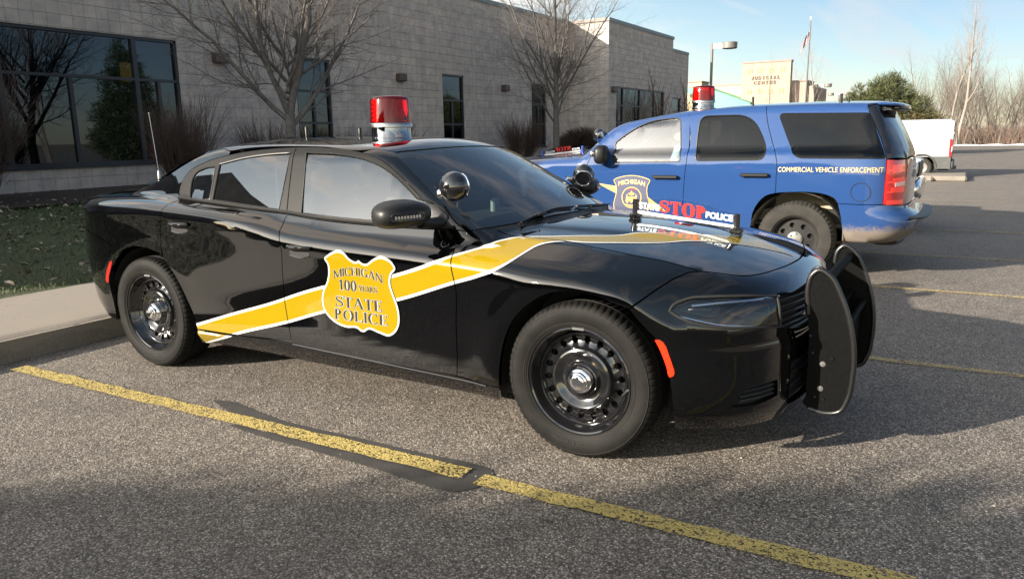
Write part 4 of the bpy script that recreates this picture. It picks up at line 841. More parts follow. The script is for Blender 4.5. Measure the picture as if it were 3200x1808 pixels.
# roof beacon
bc=np.array([-1.742,0,1.449])
def red_lens():
    m=bpy.data.materials.new('red_beacon_lens'); m.use_nodes=True; t=NT(m); t.t.nodes.remove(t.b)
    tr=t.n('ShaderNodeBsdfTransparent'); tr.inputs[0].default_value=(.75,.02,.03,1); gl=t.n('ShaderNodeBsdfGlossy'); gl.inputs['Roughness'].default_value=.05
    df=t.n('ShaderNodeBsdfTranslucent'); df.inputs[0].default_value=(.30,.006,.008,1); d2=t.n('ShaderNodeBsdfDiffuse'); d2.inputs[0].default_value=(.16,.004,.006,1)
    a=t.n('ShaderNodeMixShader'); a.inputs[0].default_value=.5; t.l(df.outputs[0],a.inputs[1]); t.l(d2.outputs[0],a.inputs[2])
    b=t.n('ShaderNodeMixShader'); b.inputs[0].default_value=.30; t.l(tr.outputs[0],b.inputs[1]); t.l(a.outputs[0],b.inputs[2])
    f=t.n('ShaderNodeFresnel'); f.inputs[0].default_value=1.5; c=t.n('ShaderNodeMixShader'); t.l(f.outputs[0],c.inputs[0]); t.l(b.outputs[0],c.inputs[1]); t.l(gl.outputs[0],c.inputs[2]); t.l(c.outputs[0],t.out.inputs[0]); return m
M_red=red_lens()
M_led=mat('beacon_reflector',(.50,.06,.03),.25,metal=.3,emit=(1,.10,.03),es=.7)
def beacon(par,c,sc=1.,base_m=None):
    c=np.array(c); mb=MB(); mb.lathe([(.128,-.01),(.128,0),(.126,.004),(.124,.055),(.129,.058)],64,o=c); B=mb.build('roof_beacon',base_m or mat('beacon_chrome',(.24,.24,.25),.07,metal=1),par,True,50)
    mb=MB(); mb.lathe([(.129,.058),(.1345,.059),(.1345,.082),(.131,.085),(.12,.085)],64,o=c); mb.build('beacon_band',mat('satin_band',(.34,.34,.35),.28,metal=1),B,True,50)
    mb=MB(); mb.lathe([(.1295,.084),(.1225,.225),(.119,.236),(.110,.243),(.08,.250),(.04,.2535),(.0001,.2545)],64,o=c); mb.build('beacon_lens',M_red,B,True,60)
    mb=MB(); a=np.linspace(R(200),R(262),14); r1=.105
    v=[(c[0]+r1*math.cos(t),c[1]+r1*math.sin(t),c[2]+h) for h in (.092,.228) for t in a]; mb.add(v,[(i,i+1,i+15,i+14) for i in range(13)])
    for row in range(5):
        for t in a[::2]: mb.sphere((c[0]+(r1+.002)*math.cos(t),c[1]+(r1+.002)*math.sin(t),c[2]+.105+row*.027),.009,6)
    mb.build('beacon_reflector',M_led,B,True)
    return B
beacon(CAR,bc)
# roof stub aerials and whip aerial
for x,y,h in ((-2.50,.02,.085),(-2.03,.03,.055)):
    z=1.452 if x>-2.3 else 1.438
    mb=MB(); mb.lathe([(.018,-.01),(.018,.006),(.010,.009),(.011,h),(.008,h+.004),(.001,h+.005)],16,o=(x,y,z)); mb.build('roof_aerial',M_plastic,CAR,True)
mb=MB(); b=np.array([-3.70,-.30,1.125]); mb.lathe([(.024,-.01),(.022,.004),(.012,.01),(.011,.075),(.006,.11)],16,o=b); mb.tube([b+np.array([0,0,.10]),b+np.array([-.018,0,.30]),b+np.array([-.04,0,.52])],.0022,6); mb.sphere(tuple(b+np.array([-.04,0,.522])),.005,8); mb.build('whip_aerial',M_steel,CAR,True)
# hood sign: clear fin with raised letters between two black posts
SG=empty('hood_sign'); SG.parent=CAR; SG.matrix_parent_inverse=Matrix.Translation(-CAR.location)
M_plexi=glass_mat('clear_acrylic',(.93,.95,.96),.0,ior=1.35); M_sred=mat('sign_red',(.40,.008,.008),.3,coat=.4); M_swht=mat('sign_white',(.55,.55,.54),.35)
for x,z0,z1 in ((-.092,.981,1.098),(.447,.925,1.036)):
    mb=MB(); mb.lathe([(.0165,-.06),(.0165,0),(.0165,z1-z0-.052),(.0185,z1-z0-.05),(.0001,z1-z0-.05)],20,o=(x,0,z0+.052)); mb.rbox((x,0,z0+.030),(.062,.05,.03),.008); mb.rbox((x+.003,0,z0+.008),(.052,.06,.02),.007); mb.cyl((x,-.026,z0+.035),(x,-.034,z0+.035),.008); mb.build('sign_post',M_gblk,SG,True,40)
bz=lambda x:np.interp(x,[-.07,.43],[1.032,.978])
xs=np.linspace(-.078,.434,30); tp=np.interp(xs,[-.078,-.02,.085,.167,.305,.434],[1.094,1.102,1.107,1.103,1.079,1.041]); mb=MB()
poly=list(zip(xs,tp))+[(x,bz(x)-.012) for x in xs[::-1]]; mb.prism(poly,-.0022,.0022,'y'); mb.build('sign_panel',M_plexi,SG)
mb=MB(); mb.prism([(-.078,bz(-.078)-.008),(.434,bz(.434)-.008),(.434,bz(.434)+.004),(-.078,bz(-.078)+.008)],-.0075,.0075,'y'); mb.build('sign_bar',M_swht,SG)
def solid(name,V,F,mp,depth,m,par):
    """letters with thickness: mp maps (x,z)->3D point at y offset"""
    F=[tuple(f) for f in F]; E={}
    for f in F:
        n=len(f)
        for i in range(n):
            a,b=f[i],f[(i+1)%n]
            if (b,a) in E: E.pop((b,a))
            else: E[(a,b)]=1
    n=len(V); P=np.concatenate([mp(V,-depth),mp(V,depth)]); G=F+[tuple(i+n for i in f[::-1]) for f in F]+[(a,b,b+n,a+n) for a,b in E]
    mb=MB(); mb.add(P,G); return mb.build(name,m,par)
def place_word(name,VF,x0,x1,zz,m,th=.004,parent=SG):
    """zz(x)->(z0,z1) lower and upper line"""
    V,F=VF; a=V.min(0);b=V.max(0); u=(V[:,0]-a[0])/(b[0]-a[0]); w=(V[:,1]-a[1])/(b[1]-a[1]); x=x0+u*(x1-x0); z0,z1=zz(x); z=z0+w*(z1-z0)
    return solid(name,np.stack([x,z],-1),F,lambda q,d:np.stack([q[:,0],np.full(len(q),d),q[:,1]],-1),th,m,parent)
tb=text2d('STATE',1,1.0,.035); place_word('white_letters',tb,-.070,.040,lambda x:(bz(x)+.018,bz(x)+.053),M_swht)
tb=text2d('POLICE',1,1.0,.035); place_word('white_letters',tb,.290,.428,lambda x:(bz(x)+.021,bz(x)+.054),M_swht)
sv=serif('STOP',.24,.085,.05,s=.06); place_word('red_letters',sv,.044,.286,lambda x:(np.interp(x,[.04,.1,.19,.25,.29],[1.038,1.028,1.012,1.009,1.01]),np.interp(x,[.04,.1,.19,.25,.29],[1.098,1.094,1.086,1.076,1.066])),M_sred,.006)
# push bumper
PB=empty('push_bumper'); PB.parent=CAR; PB.matrix_parent_inverse=Matrix.Translation(-CAR.location)
M_pow=noisy('powder_coated_steel',(.003,.003,.003),(.005,.005,.005),120,.6,.0,300,spec=.03); M_rubb=mat('rubber_strip',(.006,.006,.0065),.32)
ol=np.array([(.872,.66),(.868,.78),(.878,.825),(.910,.853),(.950,.832),(1.005,.74),(1.050,.61),(1.070,.49),(1.070,.385),(1.056,.285),(1.028,.228),(.98,.213),(.90,.222),(.872,.25),(.885,.28),(.886,.45),(.884,.55)])
rub=catmull(np.array([(.874,.655),(.868,.78),(.878,.825),(.910,.853),(.950,.832),(1.005,.74),(1.050,.61),(1.070,.49),(1.070,.385),(1.056,.285),(1.028,.228),(.98,.213),(.90,.222)]),.02)
for s in (-1,1):
    y=s*.40; mb=MB(); mb.prism(np.concatenate([catmull(ol[:14],.02),ol[14:]]),y-.005,y+.005,'y'); PL=mb.build('upright_plate',M_pow,PB)
    mb=MB(); mb.tube(np.stack([rub[:,0],np.full(len(rub),y),rub[:,1]],-1),.0125,12); mb.build('rubber_edge',M_rubb,PL,True)
    mb=MB(); yo=y-.006 if s<0 else y+.006
    for x,z in ((.905,.485),(.985,.468),(.925,.285),(.958,.277),(.892,.56)): mb.cyl((x,yo,z),(x,yo+s*.005,z),.0085,.006,14)
    mb.build('bolt',M_gblk,PL,True,30); mb=MB()
    for x,z in ((.948,.438),(.945,.325)): mb.cyl((x,yo,z),(x,yo+s*.007,z),.009,.0065,6); mb.cyl((x,yo,z),(x,yo+s*.003,z),.012,.012,16)
    mb.build('bright_bolt',M_steel,PL)
for x,z,r in ((.935,.80,.022),(1.02,.575,.014)):
    mb=MB(); mb.cyl((x,-.395,z),(x,.395,z),r,n=24); mb.build('cross_bar',M_pow,PB,True,40)
mb=MB(); mb.rbox((1.0,0,.40),(.02,.79,.28),.004); mb.rbox((.94,0,.30),(.14,.5,.04),.006); mb.rbox((.92,.25,.62),(.10,.30,.012),.003,rot=None); mb.rbox((.90,0,.32),(.16,.5,.05),.01); mb.build('cross_channel',M_pow,PB)
# wipers
for pts in ([(-.47,-.56),(-.46,-.34),(-.455,-.20),(-.43,-.02)],[(-.43,.02),(-.42,.25),(-.43,.42),(-.47,.60)]):
    P=onb([[x-.03,y,1.02] for x,y in pts]); P,N=solve(CB_,*cap.dirs(*cap.fwd(P).T)); mb=MB(); mb.tube(catmull(P+N*.018,.03),.006,6); mb.tube(catmull(P+N*.006+np.array([-.01,0,0]),.03),.004,6); mb.rbox(tuple(P[1]+N[1]*.014),(.03,.09,.016),.005); mb.build('wiper',M_plastic,CAR,True)
# grille light
mb=MB(); mb.rbox((.85,-.30,.645),(.045,.06,.03),.006); mb.build('grille_strobe',M_steel,CAR)
# far-side windscreen badge (round speaker-like disc behind the screen is the far spotlight's handle)
# interior
IN=empty('interior'); IN.parent=CAR; IN.matrix_parent_inverse=Matrix.Translation(-CAR.location)
mb=MB(); mb.add(*superell((-.86,0,.90),(.34,.74,.115),28,4)); mb.add(*superell((-1.0,.38,.97),(.14,.22,.07),20,3)); mb.build('dashboard',M_int,IN,True,50)
mb=MB(); a=np.linspace(0,2*np.pi,32,endpoint=False); c=np.array([-1.18,.38,.99]); u=np.array([0,1,0.]);w=np.array([-.42,0,.9]); mb.tube(c+.185*(np.cos(a)[:,None]*u+np.sin(a)[:,None]*w),.015,8,closed=True); mb.tube([c-u*.18,c,c+u*.18],.012,6); mb.tube([c,c-w*.17],.012,6); mb.sphere(tuple(c),.05,10); mb.tube([c,c+np.array([.25,0,-.1])],.03,8); mb.build('steering_wheel',M_int,IN,True)
for x,ys in ((-1.75,(-.38,.38)),(-2.65,(-.38,.38))):
    for y in ys:
        mb=MB(); mb.add(*superell((x+.18,y,.55),(.27,.25,.10),20,3.2)); mb.add(*superell((x-.12,y,.84),(.09,.24,.33),20,3.2,np.array([[.97,0,-.26],[0,1,0],[.26,0,.97]]))); mb.add(*superell((x-.20,y,1.19),(.05,.12,.09),16,3)); mb.build('seat',M_int,IN,True,60)
mb=MB(); mb.rbox((-1.15,.02,.96),(.03,.34,.22),.01); mb.rbox((-1.12,.02,.80),(.05,.05,.25),.01); LP=mb.build('computer_screen',mat('dark_case',(.03,.03,.03),.4),IN)
mb=MB(); mb.rbox((-.93,-.08,1.045),(.03,.07,.09),.008); mb.rbox((-.915,-.08,1.045),(.004,.05,.07),.001); mb.build('dash_unit',mat('pale_device',(.35,.42,.40),.4),IN)
mb=MB(); mb.rbox((-1.30,.02,1.335),(.03,.24,.06),.012); mb.cyl((-1.29,.02,1.35),(-1.26,.02,1.385),.01); mb.build('rear_view_mirror',M_int,IN,True)
mb=MB(); mb.box((-2.0,0,.40),(3.2,1.5,.03)); mb.box((-3.1,0,.75),(.04,1.3,.6)); mb.build('cabin_floor',M_int,IN)
mb=MB(); mb.box((-2.25,0,1.10),(.015,1.25,.012)); mb.box((-2.25,0,1.34),(.015,1.15,.012)); mb.box((-2.25,-.5,1.0),(.02,.02,.7)); mb.box((-2.25,.5,1.0),(.02,.02,.7)); mb.build('partition_bars',M_int,IN)

# ================================================================ blue utility patrol vehicle
M_blue=paint('blue_paint',(.015,.042,.130),.05,dirt=(.30,.26,.19),dz=(.38,.80),amount=.45)
M_bluelow=None
def dirty_blue():
    m=paint('blue_paint_muddy',(.015,.042,.130),.07,dirt=(.30,.26,.19),dz=(.40,.75),amount=.5); t=NT(m); g=t.n('ShaderNodeNewGeometry'); sp=t.n('ShaderNodeSeparateXYZ'); t.l(g.outputs['Position'],sp.inputs[0]); n=t.noise(t.coord(),22,5,.75,1.2)
    h=t.math('ADD',sp.outputs[2],t.math('MULTIPLY',n.outputs[0],.16)); mr=t.n('ShaderNodeMapRange',clamp=True); t.l(h,mr.inputs[0]); mr.inputs[1].default_value=.55; mr.inputs[2].default_value=.62; mr.inputs[3].default_value=1; mr.inputs[4].default_value=0
    old=t.b.inputs['Base Color'].links[0].from_socket; t.l(t.mix(t.math('MULTIPLY',mr.outputs[0],.85),old,(.15,.12,.085)),t.b.inputs['Base Color']); r=t.b.inputs['Roughness'].links[0].from_socket; t.l(t.math('MAXIMUM',r,t.math('MULTIPLY',mr.outputs[0],.8)),t.b.inputs['Roughness'])
    c=t.b.inputs['Coat Weight'].links[0].from_socket; t.l(t.math('MINIMUM',c,t.math('SUBTRACT',1.,mr.outputs[0])),t.b.inputs['Coat Weight']); return m
M_bluelow=dirty_blue()
M_gold=mat('gold_vinyl',(.46,.28,.07),.4); M_navy=mat('navy_badge_field',(.030,.036,.075),.4); M_ltgold=mat('pale_gold_vinyl',(.55,.38,.15),.4)
M_gdark=glass_mat('privacy_glass',(.03,.03,.032),.0,ior=1.42); M_gt=glass_mat('tahoe_front_glass',(.66,.70,.66),.12,ior=1.5)
M_mud=noisy('dusty_wheel_liner',(.20,.17,.12),(.30,.26,.19),6,.9)
TAH=empty('police_suv',(-1.4,5.09,0),'royal blue police suv parked beyond the black sedan, red beacon on its roof','suv')
tc_=Cap(TB_); tr_=Sph(TB_,.2,1,.9,.85); tf_=Sph(TB_,-2.7,-1,.9,.85); q=TK
def tb(p,ch=None):
    p=np.atleast_2d(np.array(p,float)); c=(ch or tc_); uv=c.fwd(p); o,d=c.dirs(uv[:,0],uv[:,1]); return solve(TB_,o,d,0,2.2)[0]
def tsym(c): c=np.array(c); return np.concatenate([c,flipy(c[::-1],TB_)[1:]])
ar=np.array(q['arch']); d1=np.array(q['dcut1']); d2=np.array(q['dcut2']); fc=np.array(q['fcut']); bl_=np.array(q['bumpline'])
top1=tb([[-2.226,4.238,1.286],[-2.0,4.33,1.46],[-1.8,4.36,1.57],[-1.55,4.37,1.64],[-1.25,4.38,1.675]])
zs=.47
lb=lambda x:[x,4.13,zs]
tdoor_f=loop(top1,tb(d1)[0:],tb([d1[-1],lb(-1.16)]),tb([lb(-1.16),lb(-1.8),lb(-2.32)]),tb([lb(-2.32)]+[list(f) for f in fc[::-1]]))
roofedge=tb([[-1.25,4.38,1.675],[-.8,4.38,1.70],[-.394,4.38,1.70]])
d1[0]=top1[-1]; d2[0]=roofedge[-1]
tdoor_r=loop(roofedge,tb(d2),ar[:5][::-1],tb([ar[0],[-.44,4.10,zs],[-.8,4.13,zs],lb(-1.16)]),tb([lb(-1.16)]+[list(p) for p in d1[::-1]]))
dp=np.array(q['dpill'])
re1=tb([[-.394,4.38,1.70],[.1,4.38,1.70],[.55,4.36,1.675]])
dpl=loop(tb([dp[0],dp[1],dp[2],dp[3],dp[4],dp[5]]),tb([dp[5],dp[6]]),tb([dp[6],dp[7],dp[8],dp[9],dp[0]]))
tq=loop(re1,tb([[.55,4.36,1.675],dp[9],dp[8],dp[7],dp[6]]),tb([dp[6],q['tail_l'][8],q['tail_l'][7]]),tb([q['tail_l'][7],bl_[1],bl_[0]]),ar[4:11][::-1],tb(d2[::-1]))
def rwin(pts,curve=()):
    # straight-sided outline with rounded corners; pts: (x,z,radius)
    out=[]; n=len(pts)
    for i,(x,z,r) in enumerate(pts):
        p=np.array([x,z]); a=np.array(pts[i-1][:2])-p; b=np.array(pts[(i+1)%n][:2])-p; ra=min(r,np.linalg.norm(a)*.49); rb=min(r,np.linalg.norm(b)*.49); a=a/np.linalg.norm(a)*ra; b=b/np.linalg.norm(b)*rb
        for t_ in np.linspace(0,1,7 if r>.02 else 2): out.append((1-t_)**2*(p+a)+2*t_*(1-t_)*p+t_*t_*(p+b))
    o=[]; 
    for i in range(len(out)):
        a,b=out[i],out[(i+1)%len(out)]; m_=max(1,int(np.linalg.norm(b-a)/.03)); o+=[a+(b-a)*k_/m_ for k_ in range(m_)]
    o=np.array(o); P,_=flank(TB_,o[:,0],o[:,1],0); return P
glf=rwin([(-1.965,1.127,.05),(-1.985,1.26,.10),(-2.0,1.338,.02),(-1.86,1.443,.15),(-1.70,1.532,.15),(-1.53,1.583,.15),(-1.265,1.597,.06),(-1.222,1.30,.4),(-1.205,1.138,.03)])
glr=rwin([(-1.035,1.146,.04),(-1.055,1.34,.3),(-1.045,1.606,.09),(-.515,1.604,.16),(-.345,1.33,.25),(-.322,1.158,.09)])
glq=rwin([(-.255,1.614,.07),(.595,1.594,.02),(.775,1.165,.02),(-.045,1.170,.09)])
tl_=q['tail_l']; tail=loop(tb(tl_[:3]),tb(tl_[2:6]),tb(tl_[5:8]),tb([tl_[7],tl_[8],tl_[0]]))
tfen=loop(tb([[-2.226,4.238,1.286],[-2.35,4.28,1.255],[-2.7,4.28,1.22],[-3.2,4.28,1.18],[-3.6,4.32,1.12]]),tb([[-3.6,4.32,1.12],[-3.62,4.2,.9],[-3.6,4.2,.75]]),np.array([[-2.95+.46*math.cos(a),4.08,.40+.44*math.sin(a)] for a in np.linspace(R(128),R(-5),20)]),tb([[-2.49,4.10,.42],lb(-2.32)]),tb([lb(-2.32)]+[list(f) for f in fc[::-1]]))
tfen=tb(tfen)
for mir in (False,True):
    patch('front_door',tc_,tdoor_f,M_blue,TAH,holes=[glf],mirror=mir,sp=.05,gap=.003)
    patch('rear_door',tc_,tdoor_r,M_blue,TAH,holes=[glr],mirror=mir,sp=.05,gap=.003)
    patch('rear_quarter',tc_,tq,M_blue,TAH,holes=[glq],mirror=mir,sp=.05,gap=.003,rim=.05)
    patch('front_fender',tc_,tfen,M_blue,TAH,mirror=mir,sp=.05,gap=.003,rim=.05)
    patch('front_window',tc_,glf,M_gt,TAH,mirror=mir,sp=.08,gap=-.002,rim=0,off=-.006)
    for g,nm in ((glr,'rear_window'),(glq,'cargo_window')): patch(nm,tc_,g,M_gdark,TAH,mirror=mir,sp=.08,gap=-.002,rim=0,off=-.004)
    for g in (glf,glr): mb=MB(); P=flipy(g,TB_) if mir else g; mb.tube(P,.008,5,closed=True); mb.build('window_seal',M_plastic,TAH,True)
    patch('black_pillar',tc_,dpl,mat('pillar_gloss',(.006,.006,.008),.12,coat=.6),TAH,mirror=mir,sp=.05,gap=.002,off=.001)
# tail lamp: red lens with lighter internal blocks
M_tl=mat('tail_lens',(.42,.012,.012),.12,coat=1); M_tl2=mat('tail_lens_bright',(.85,.03,.02),.2,coat=1,emit=(1,.05,.03),es=.06); M_tlw=mat('tail_lens_clear',(.75,.45,.42),.2,coat=1)
for mir in (False,True):
    T=patch('tail_light',tc_,tail,M_tl,TAH,mirror=mir,sp=.05,gap=.002,off=.004,rim=.02)
    def rq(x0,x1,z0,z1): 
        return loop(tb([[x0,4.16,z0],[x1,4.22+(x1-.8)*1.2,z0]]),tb([[x1,4.22+(x1-.8)*1.2,z0],[x1,4.22+(x1-.8)*1.2,z1]]),tb([[x1,4.22+(x1-.8)*1.2,z1],[x0,4.16,z1]]),tb([[x0,4.16,z1],[x0,4.16,z0]]),step=.05)
    for x0,x1,z0,z1 in ((.86,.925,1.04,1.12),(.80,.925,1.045,1.065),(.87,.93,.93,.99),(.79,.93,.935,.95),(.85,.93,.855,.90),(.79,.93,.845,.86),(.80,.925,.735,.775)): patch('lamp_block',tc_,rq(x0,x1,z0,z1),M_tl2,T,mirror=mir,sp=.05,off=.007,gap=0,rim=.003)
    patch('reversing_lamp',tc_,rq(.90,.935,.91,.95),M_tlw,T,mirror=mir,sp=.05,off=.008,gap=0,rim=.003)
# bumpers
rb_t=tb([list(bl_[0]),list(bl_[1]),list(bl_[2]),[.93,4.39,.716],[1.03,4.7,.70],[1.06,5.09,.70]],tr_)
rb_b=tb([[.445,4.10,.36],[.7,4.14,.345],[.95,4.33,.36],[1.04,4.6,.40],[1.06,5.09,.42]],tr_)
tbp=loop(tsym(rb_t),flipy(ar[10:][::1],TB_),flipy(rb_b,TB_)[:-1],rb_b[::-1],ar[10:][::-1])
patch('rear_bumper',tr_,tbp,M_bluelow,TAH,sp=.05,gap=.003,rim=.05)
mb=MB(); mb.add(*superell((1.03,5.09,.60),(.13,.80,.022),40,3)); 
mb.build('bumper_step_pad',M_plastic,TAH,True,40)
mb=MB(); mb.add(*superell((.78,5.09,.335),(.16,.66,.045),24,3)); mb.build('bumper_valance',M_plastic,TAH,True)
gate=loop(tsym(tb([list(tl_[2]),[.96,4.7,1.16],[.97,5.09,1.16]],tr_)),flipy(tb([list(p) for p in tl_[2:6]]),TB_),tsym(tb([[.93,4.40,.72],[.965,4.7,.72],[.975,5.09,.72]],tr_))[::-1],tb([list(p) for p in tl_[2:6]])[::-1])
patch('tailgate',tr_,tb(gate,tr_),M_blue,TAH,sp=.06,gap=.003)
gw=loop(tsym(tb([[.70,4.42,1.60],[.74,4.7,1.63],[.75,5.09,1.64]],tr_)),flipy(tb([[.70,4.42,1.60],[.80,4.55,1.45],[.88,4.57,1.32],[.93,4.5,1.155]],tr_),TB_),tsym(tb([[.93,4.5,1.17],[.95,4.8,1.17],[.955,5.09,1.17]],tr_))[::-1],tb([[.70,4.42,1.60],[.80,4.55,1.45],[.88,4.57,1.32],[.93,4.5,1.155]],tr_)[::-1])
patch('tailgate_window',tr_,tb(gw,tr_),M_gdark,TAH,sp=.08,gap=.002,rim=0)
# roof with rear spoiler
troof=loop(tsym(tb([[-1.70,4.45,1.60],[-1.60,4.7,1.655],[-1.55,5.09,1.67]])),flipy(tb([[-1.70,4.45,1.60],[-1.55,4.37,1.64],[-1.25,4.38,1.675],[-.8,4.38,1.70],[.1,4.38,1.70],[.56,4.36,1.675]]),TB_),tsym(tb([[.56,4.36,1.675],[.70,4.6,1.70],[.72,5.09,1.71]]))[::-1],tb([[-1.70,4.45,1.60],[-1.55,4.37,1.64],[-1.25,4.38,1.675],[-.8,4.38,1.70],[.1,4.38,1.70],[.56,4.36,1.675]])[::-1])
patch('roof',tc_,tb(troof),M_blue,TAH,sp=.06,gap=.002)
mb=MB(); mb.add(*superell((.72,5.09,1.675),(.16,.66,.028),36,3,np.array([[.99,0,.10],[0,1,0],[-.10,0,.99]]))); mb.build('roof_spoiler',M_blue,TAH,True,40)
mb=MB(); mb.add(*superell((.80,5.09,1.640),(.07,.60,.022),30,3)); mb.build('spoiler_underside',M_plastic,TAH,True)
# pillar + windscreen
wss=tb([[-1.70,4.45,1.60],[-1.9,4.42,1.51],[-2.15,4.38,1.37],[-2.36,4.34,1.245]]); pil=loop(tb([[-1.70,4.45,1.60],[-1.55,4.37,1.64]]),tb([[-1.55,4.37,1.64],[-1.8,4.36,1.57],[-2.0,4.33,1.46],[-2.226,4.238,1.286]]),tb([[-2.226,4.238,1.286],[-2.36,4.30,1.25]]),wss[::-1])
for mir in (False,True): patch('front_pillar',tc_,tb(pil),M_blue,TAH,mirror=mir,sp=.05,gap=.001)
wsb=tb([[-2.36,4.34,1.245],[-2.45,4.7,1.235],[-2.48,5.09,1.232]]); wst=tb([[-1.70,4.45,1.60],[-1.60,4.7,1.655],[-1.55,5.09,1.67]])
tws=loop(tsym(wst),flipy(wss,TB_),tsym(wsb)[::-1],wss[::-1]); patch('windshield',tc_,tb(tws),M_gt,TAH,sp=.08,gap=.002,rim=0,off=-.004)
hs=tb([[-2.36,4.30,1.25],[-2.7,4.28,1.22],[-3.2,4.28,1.18],[-3.6,4.32,1.12]]); hf=tb([[-3.6,4.32,1.12],[-3.78,4.6,1.10],[-3.82,5.09,1.10]])
hd=loop(tsym(wsb),flipy(hs,TB_),tsym(hf)[::-1],hs[::-1]); patch('hood',tc_,tb(hd),M_blue,TAH,sp=.05,gap=.003)
ff=loop(tsym(tb([[-3.6,4.32,1.12],[-3.78,4.6,1.10],[-3.82,5.09,1.10]],tf_)),flipy(tb([[-3.6,4.32,1.12],[-3.62,4.2,.9],[-3.6,4.2,.6],[-3.5,4.2,.42]],tf_),TB_),tsym(tb([[-3.5,4.2,.42],[-3.75,4.6,.42],[-3.82,5.09,.42]],tf_))[::-1],tb([[-3.6,4.32,1.12],[-3.62,4.2,.9],[-3.6,4.2,.6],[-3.5,4.2,.42]],tf_)[::-1])
patch('front_fascia',tf_,tb(ff,tf_),M_blue,TAH,sp=.06,gap=.003)
# rocker, body line, fuel flap, handles
mb=MB(); mb.rbox((-1.38,4.17,.42),(1.9,.10,.12),.02); mb.rbox((-1.38,6.01,.42),(1.9,.10,.12),.02); mb.build('side_sill',M_plastic,TAH)
fu=catmull(np.array(q['fuel']),.03,True); P,N=flank(TB_,fu[:,0],fu[:,2],.001); mb=MB(); mb.tube(P,.0035,5,closed=True); mb.build('fuel_flap_gap',M_dark,TAH)
P,N=flank(TB_,np.linspace(-2.30,.76,30),np.full(30,.738+0*.0),.001); 
def thandle(x0,x1,z):
    U=np.array([((x0+x1)/2+.055*math.cos(a),z-.002+.052*math.sin(a)) for a in np.linspace(0,2*np.pi,24,endpoint=False)]); V,F=tri2d([U]); flank_decal('handle_cup',TB_,V,F,M_blue,TAH,.002)
    P,N=flank(TB_,[x0,(x0+x1)/2,x1],[z,z,z],0); mb=MB(); n=N[1]
    mb.rbox(tuple((P[0]+P[2])/2+n*.034),(x1-x0,.026,.036),.010); mb.rbox(tuple(P[0]+n*.015+np.array([.02,0,0])),(.03,.04,.034),.008); mb.rbox(tuple(P[2]+n*.015-np.array([.02,0,0])),(.03,.04,.034),.008); mb.build('door_handle',M_plastic,TAH)
thandle(-1.495,-1.215,.976); thandle(-.553,-.275,1.007)
# mirror
for s in (-1,1):
    y=lambda v:5.09+s*v
    mb=MB(); mb.add(*superell((-2.085,y(1.04),1.215),(.075,.14,.105),26,3.2,rz(12*s*-1))); mb.tube([(-2.07,y(.84),1.13),(-2.08,y(.95),1.16)],[.05,.04],10); M=mb.build('side_mirror',M_plastic,TAH,True,50)
    mb=MB(); mb.add(*superell((-2.165,y(1.09),1.225),(.03,.045,.035),14,3)); mb.build('mirror_lamp',M_steel,M,True)
# spotlight, beacon, stub aerials
c=np.array([-2.235,4.33,1.425]); mb=MB(); mb.sphere(tuple(c),.075,28); mb.tube([c,(-2.12,4.33,1.36)],.014,8); B=mb.build('spotlight',M_ball,TAH,True)
a=np.linspace(0,2*np.pi,28,endpoint=False); lk=np.array([.75,-.35,-.35]); lk/=np.linalg.norm(lk); u=np.cross(lk,[0,0,1]);u/=np.linalg.norm(u);w=np.cross(u,lk)
mb=MB(); mb.tube(c+lk*.05+.070*(np.cos(a)[:,None]*u+np.sin(a)[:,None]*w),.006,8,closed=True); mb.add(np.concatenate([[c+lk*.088],c+lk*.052+.068*(np.cos(a)[:,None]*u+np.sin(a)[:,None]*w)]),[(0,1+i,1+(i+1)%28) for i in range(28)]); mb.build('lamp_glass',M_refl,B)
beacon(TAH,(-1.262,5.09,1.712),1.)
for x,y,h,r_ in ((-.655,4.9,.085,.013),(.245,4.9,.085,.016),(.32,4.9,.05,.010)):
    mb=MB(); mb.lathe([(r_*1.5,-.02),(r_*1.4,.01),(r_,.012),(r_,h),(.001,h+.004)],14,o=(x,y,1.722)); mb.build('roof_aerial',M_plastic,TAH,True)
# inner shell, floor, seats
mb=MB(); mb.box((-1.45,5.09,.40),(4.3,1.5,.12)); mb.box((.55,5.09,.50),(.7,1.5,.3)); mb.box((-3.0,5.09,.65),(1.4,1.3,.5)); mb.build('underbody',M_dark,TAH)
inn=loop(tb([[-2.25,4.15,1.10],[-1,4.1,1.12],[.70,4.15,1.12]]),tb([[.70,4.15,1.12],[.74,4.15,.78],[.45,4.08,.80]]),tb([[.45,4.08,.80],[.3,4.05,.86],[-.2,4.05,.87],[-.45,4.08,.60],[-.47,4.1,.45]]),tb([[-.47,4.1,.45],[-2.3,4.1,.45]]),tb([[-2.3,4.1,.45],[-2.25,4.15,1.10]]))
for mir in (False,True): patch('inner_body',tc_,inn,M_dark,TAH,mirror=mir,off=-.03,gap=0,rim=0,sp=.12)
for xc in (0,-2.95):
    for s in (-1,1):
        a=np.linspace(R(-15),R(195),26); mb=MB(); v=[]
        for y,r in ((.99,.455),(.60,.455)): v+= [(xc+r*math.cos(t),5.09+s*y,.395+.445*math.sin(t)) for t in a]
        n=len(a); mb.add(v,[(i,i+1,n+i+1,n+i) for i in range(n-1)]); mb.box((xc,5.09+s*.60,.60),(.9,.02,.6)); mb.build('arch_liner',M_mud,TAH)
tin=empty('interior'); tin.parent=TAH; tin.matrix_parent_inverse=Matrix.Translation(-TAH.location)
M_beige=noisy('pale_trim',(.32,.33,.30),(.38,.38,.35),20,.7)
mb=MB(); mb.add(*superell((-2.20,5.09,1.02),(.25,.80,.13),26,4)); mb.build('dashboard',M_int,tin,True,50)
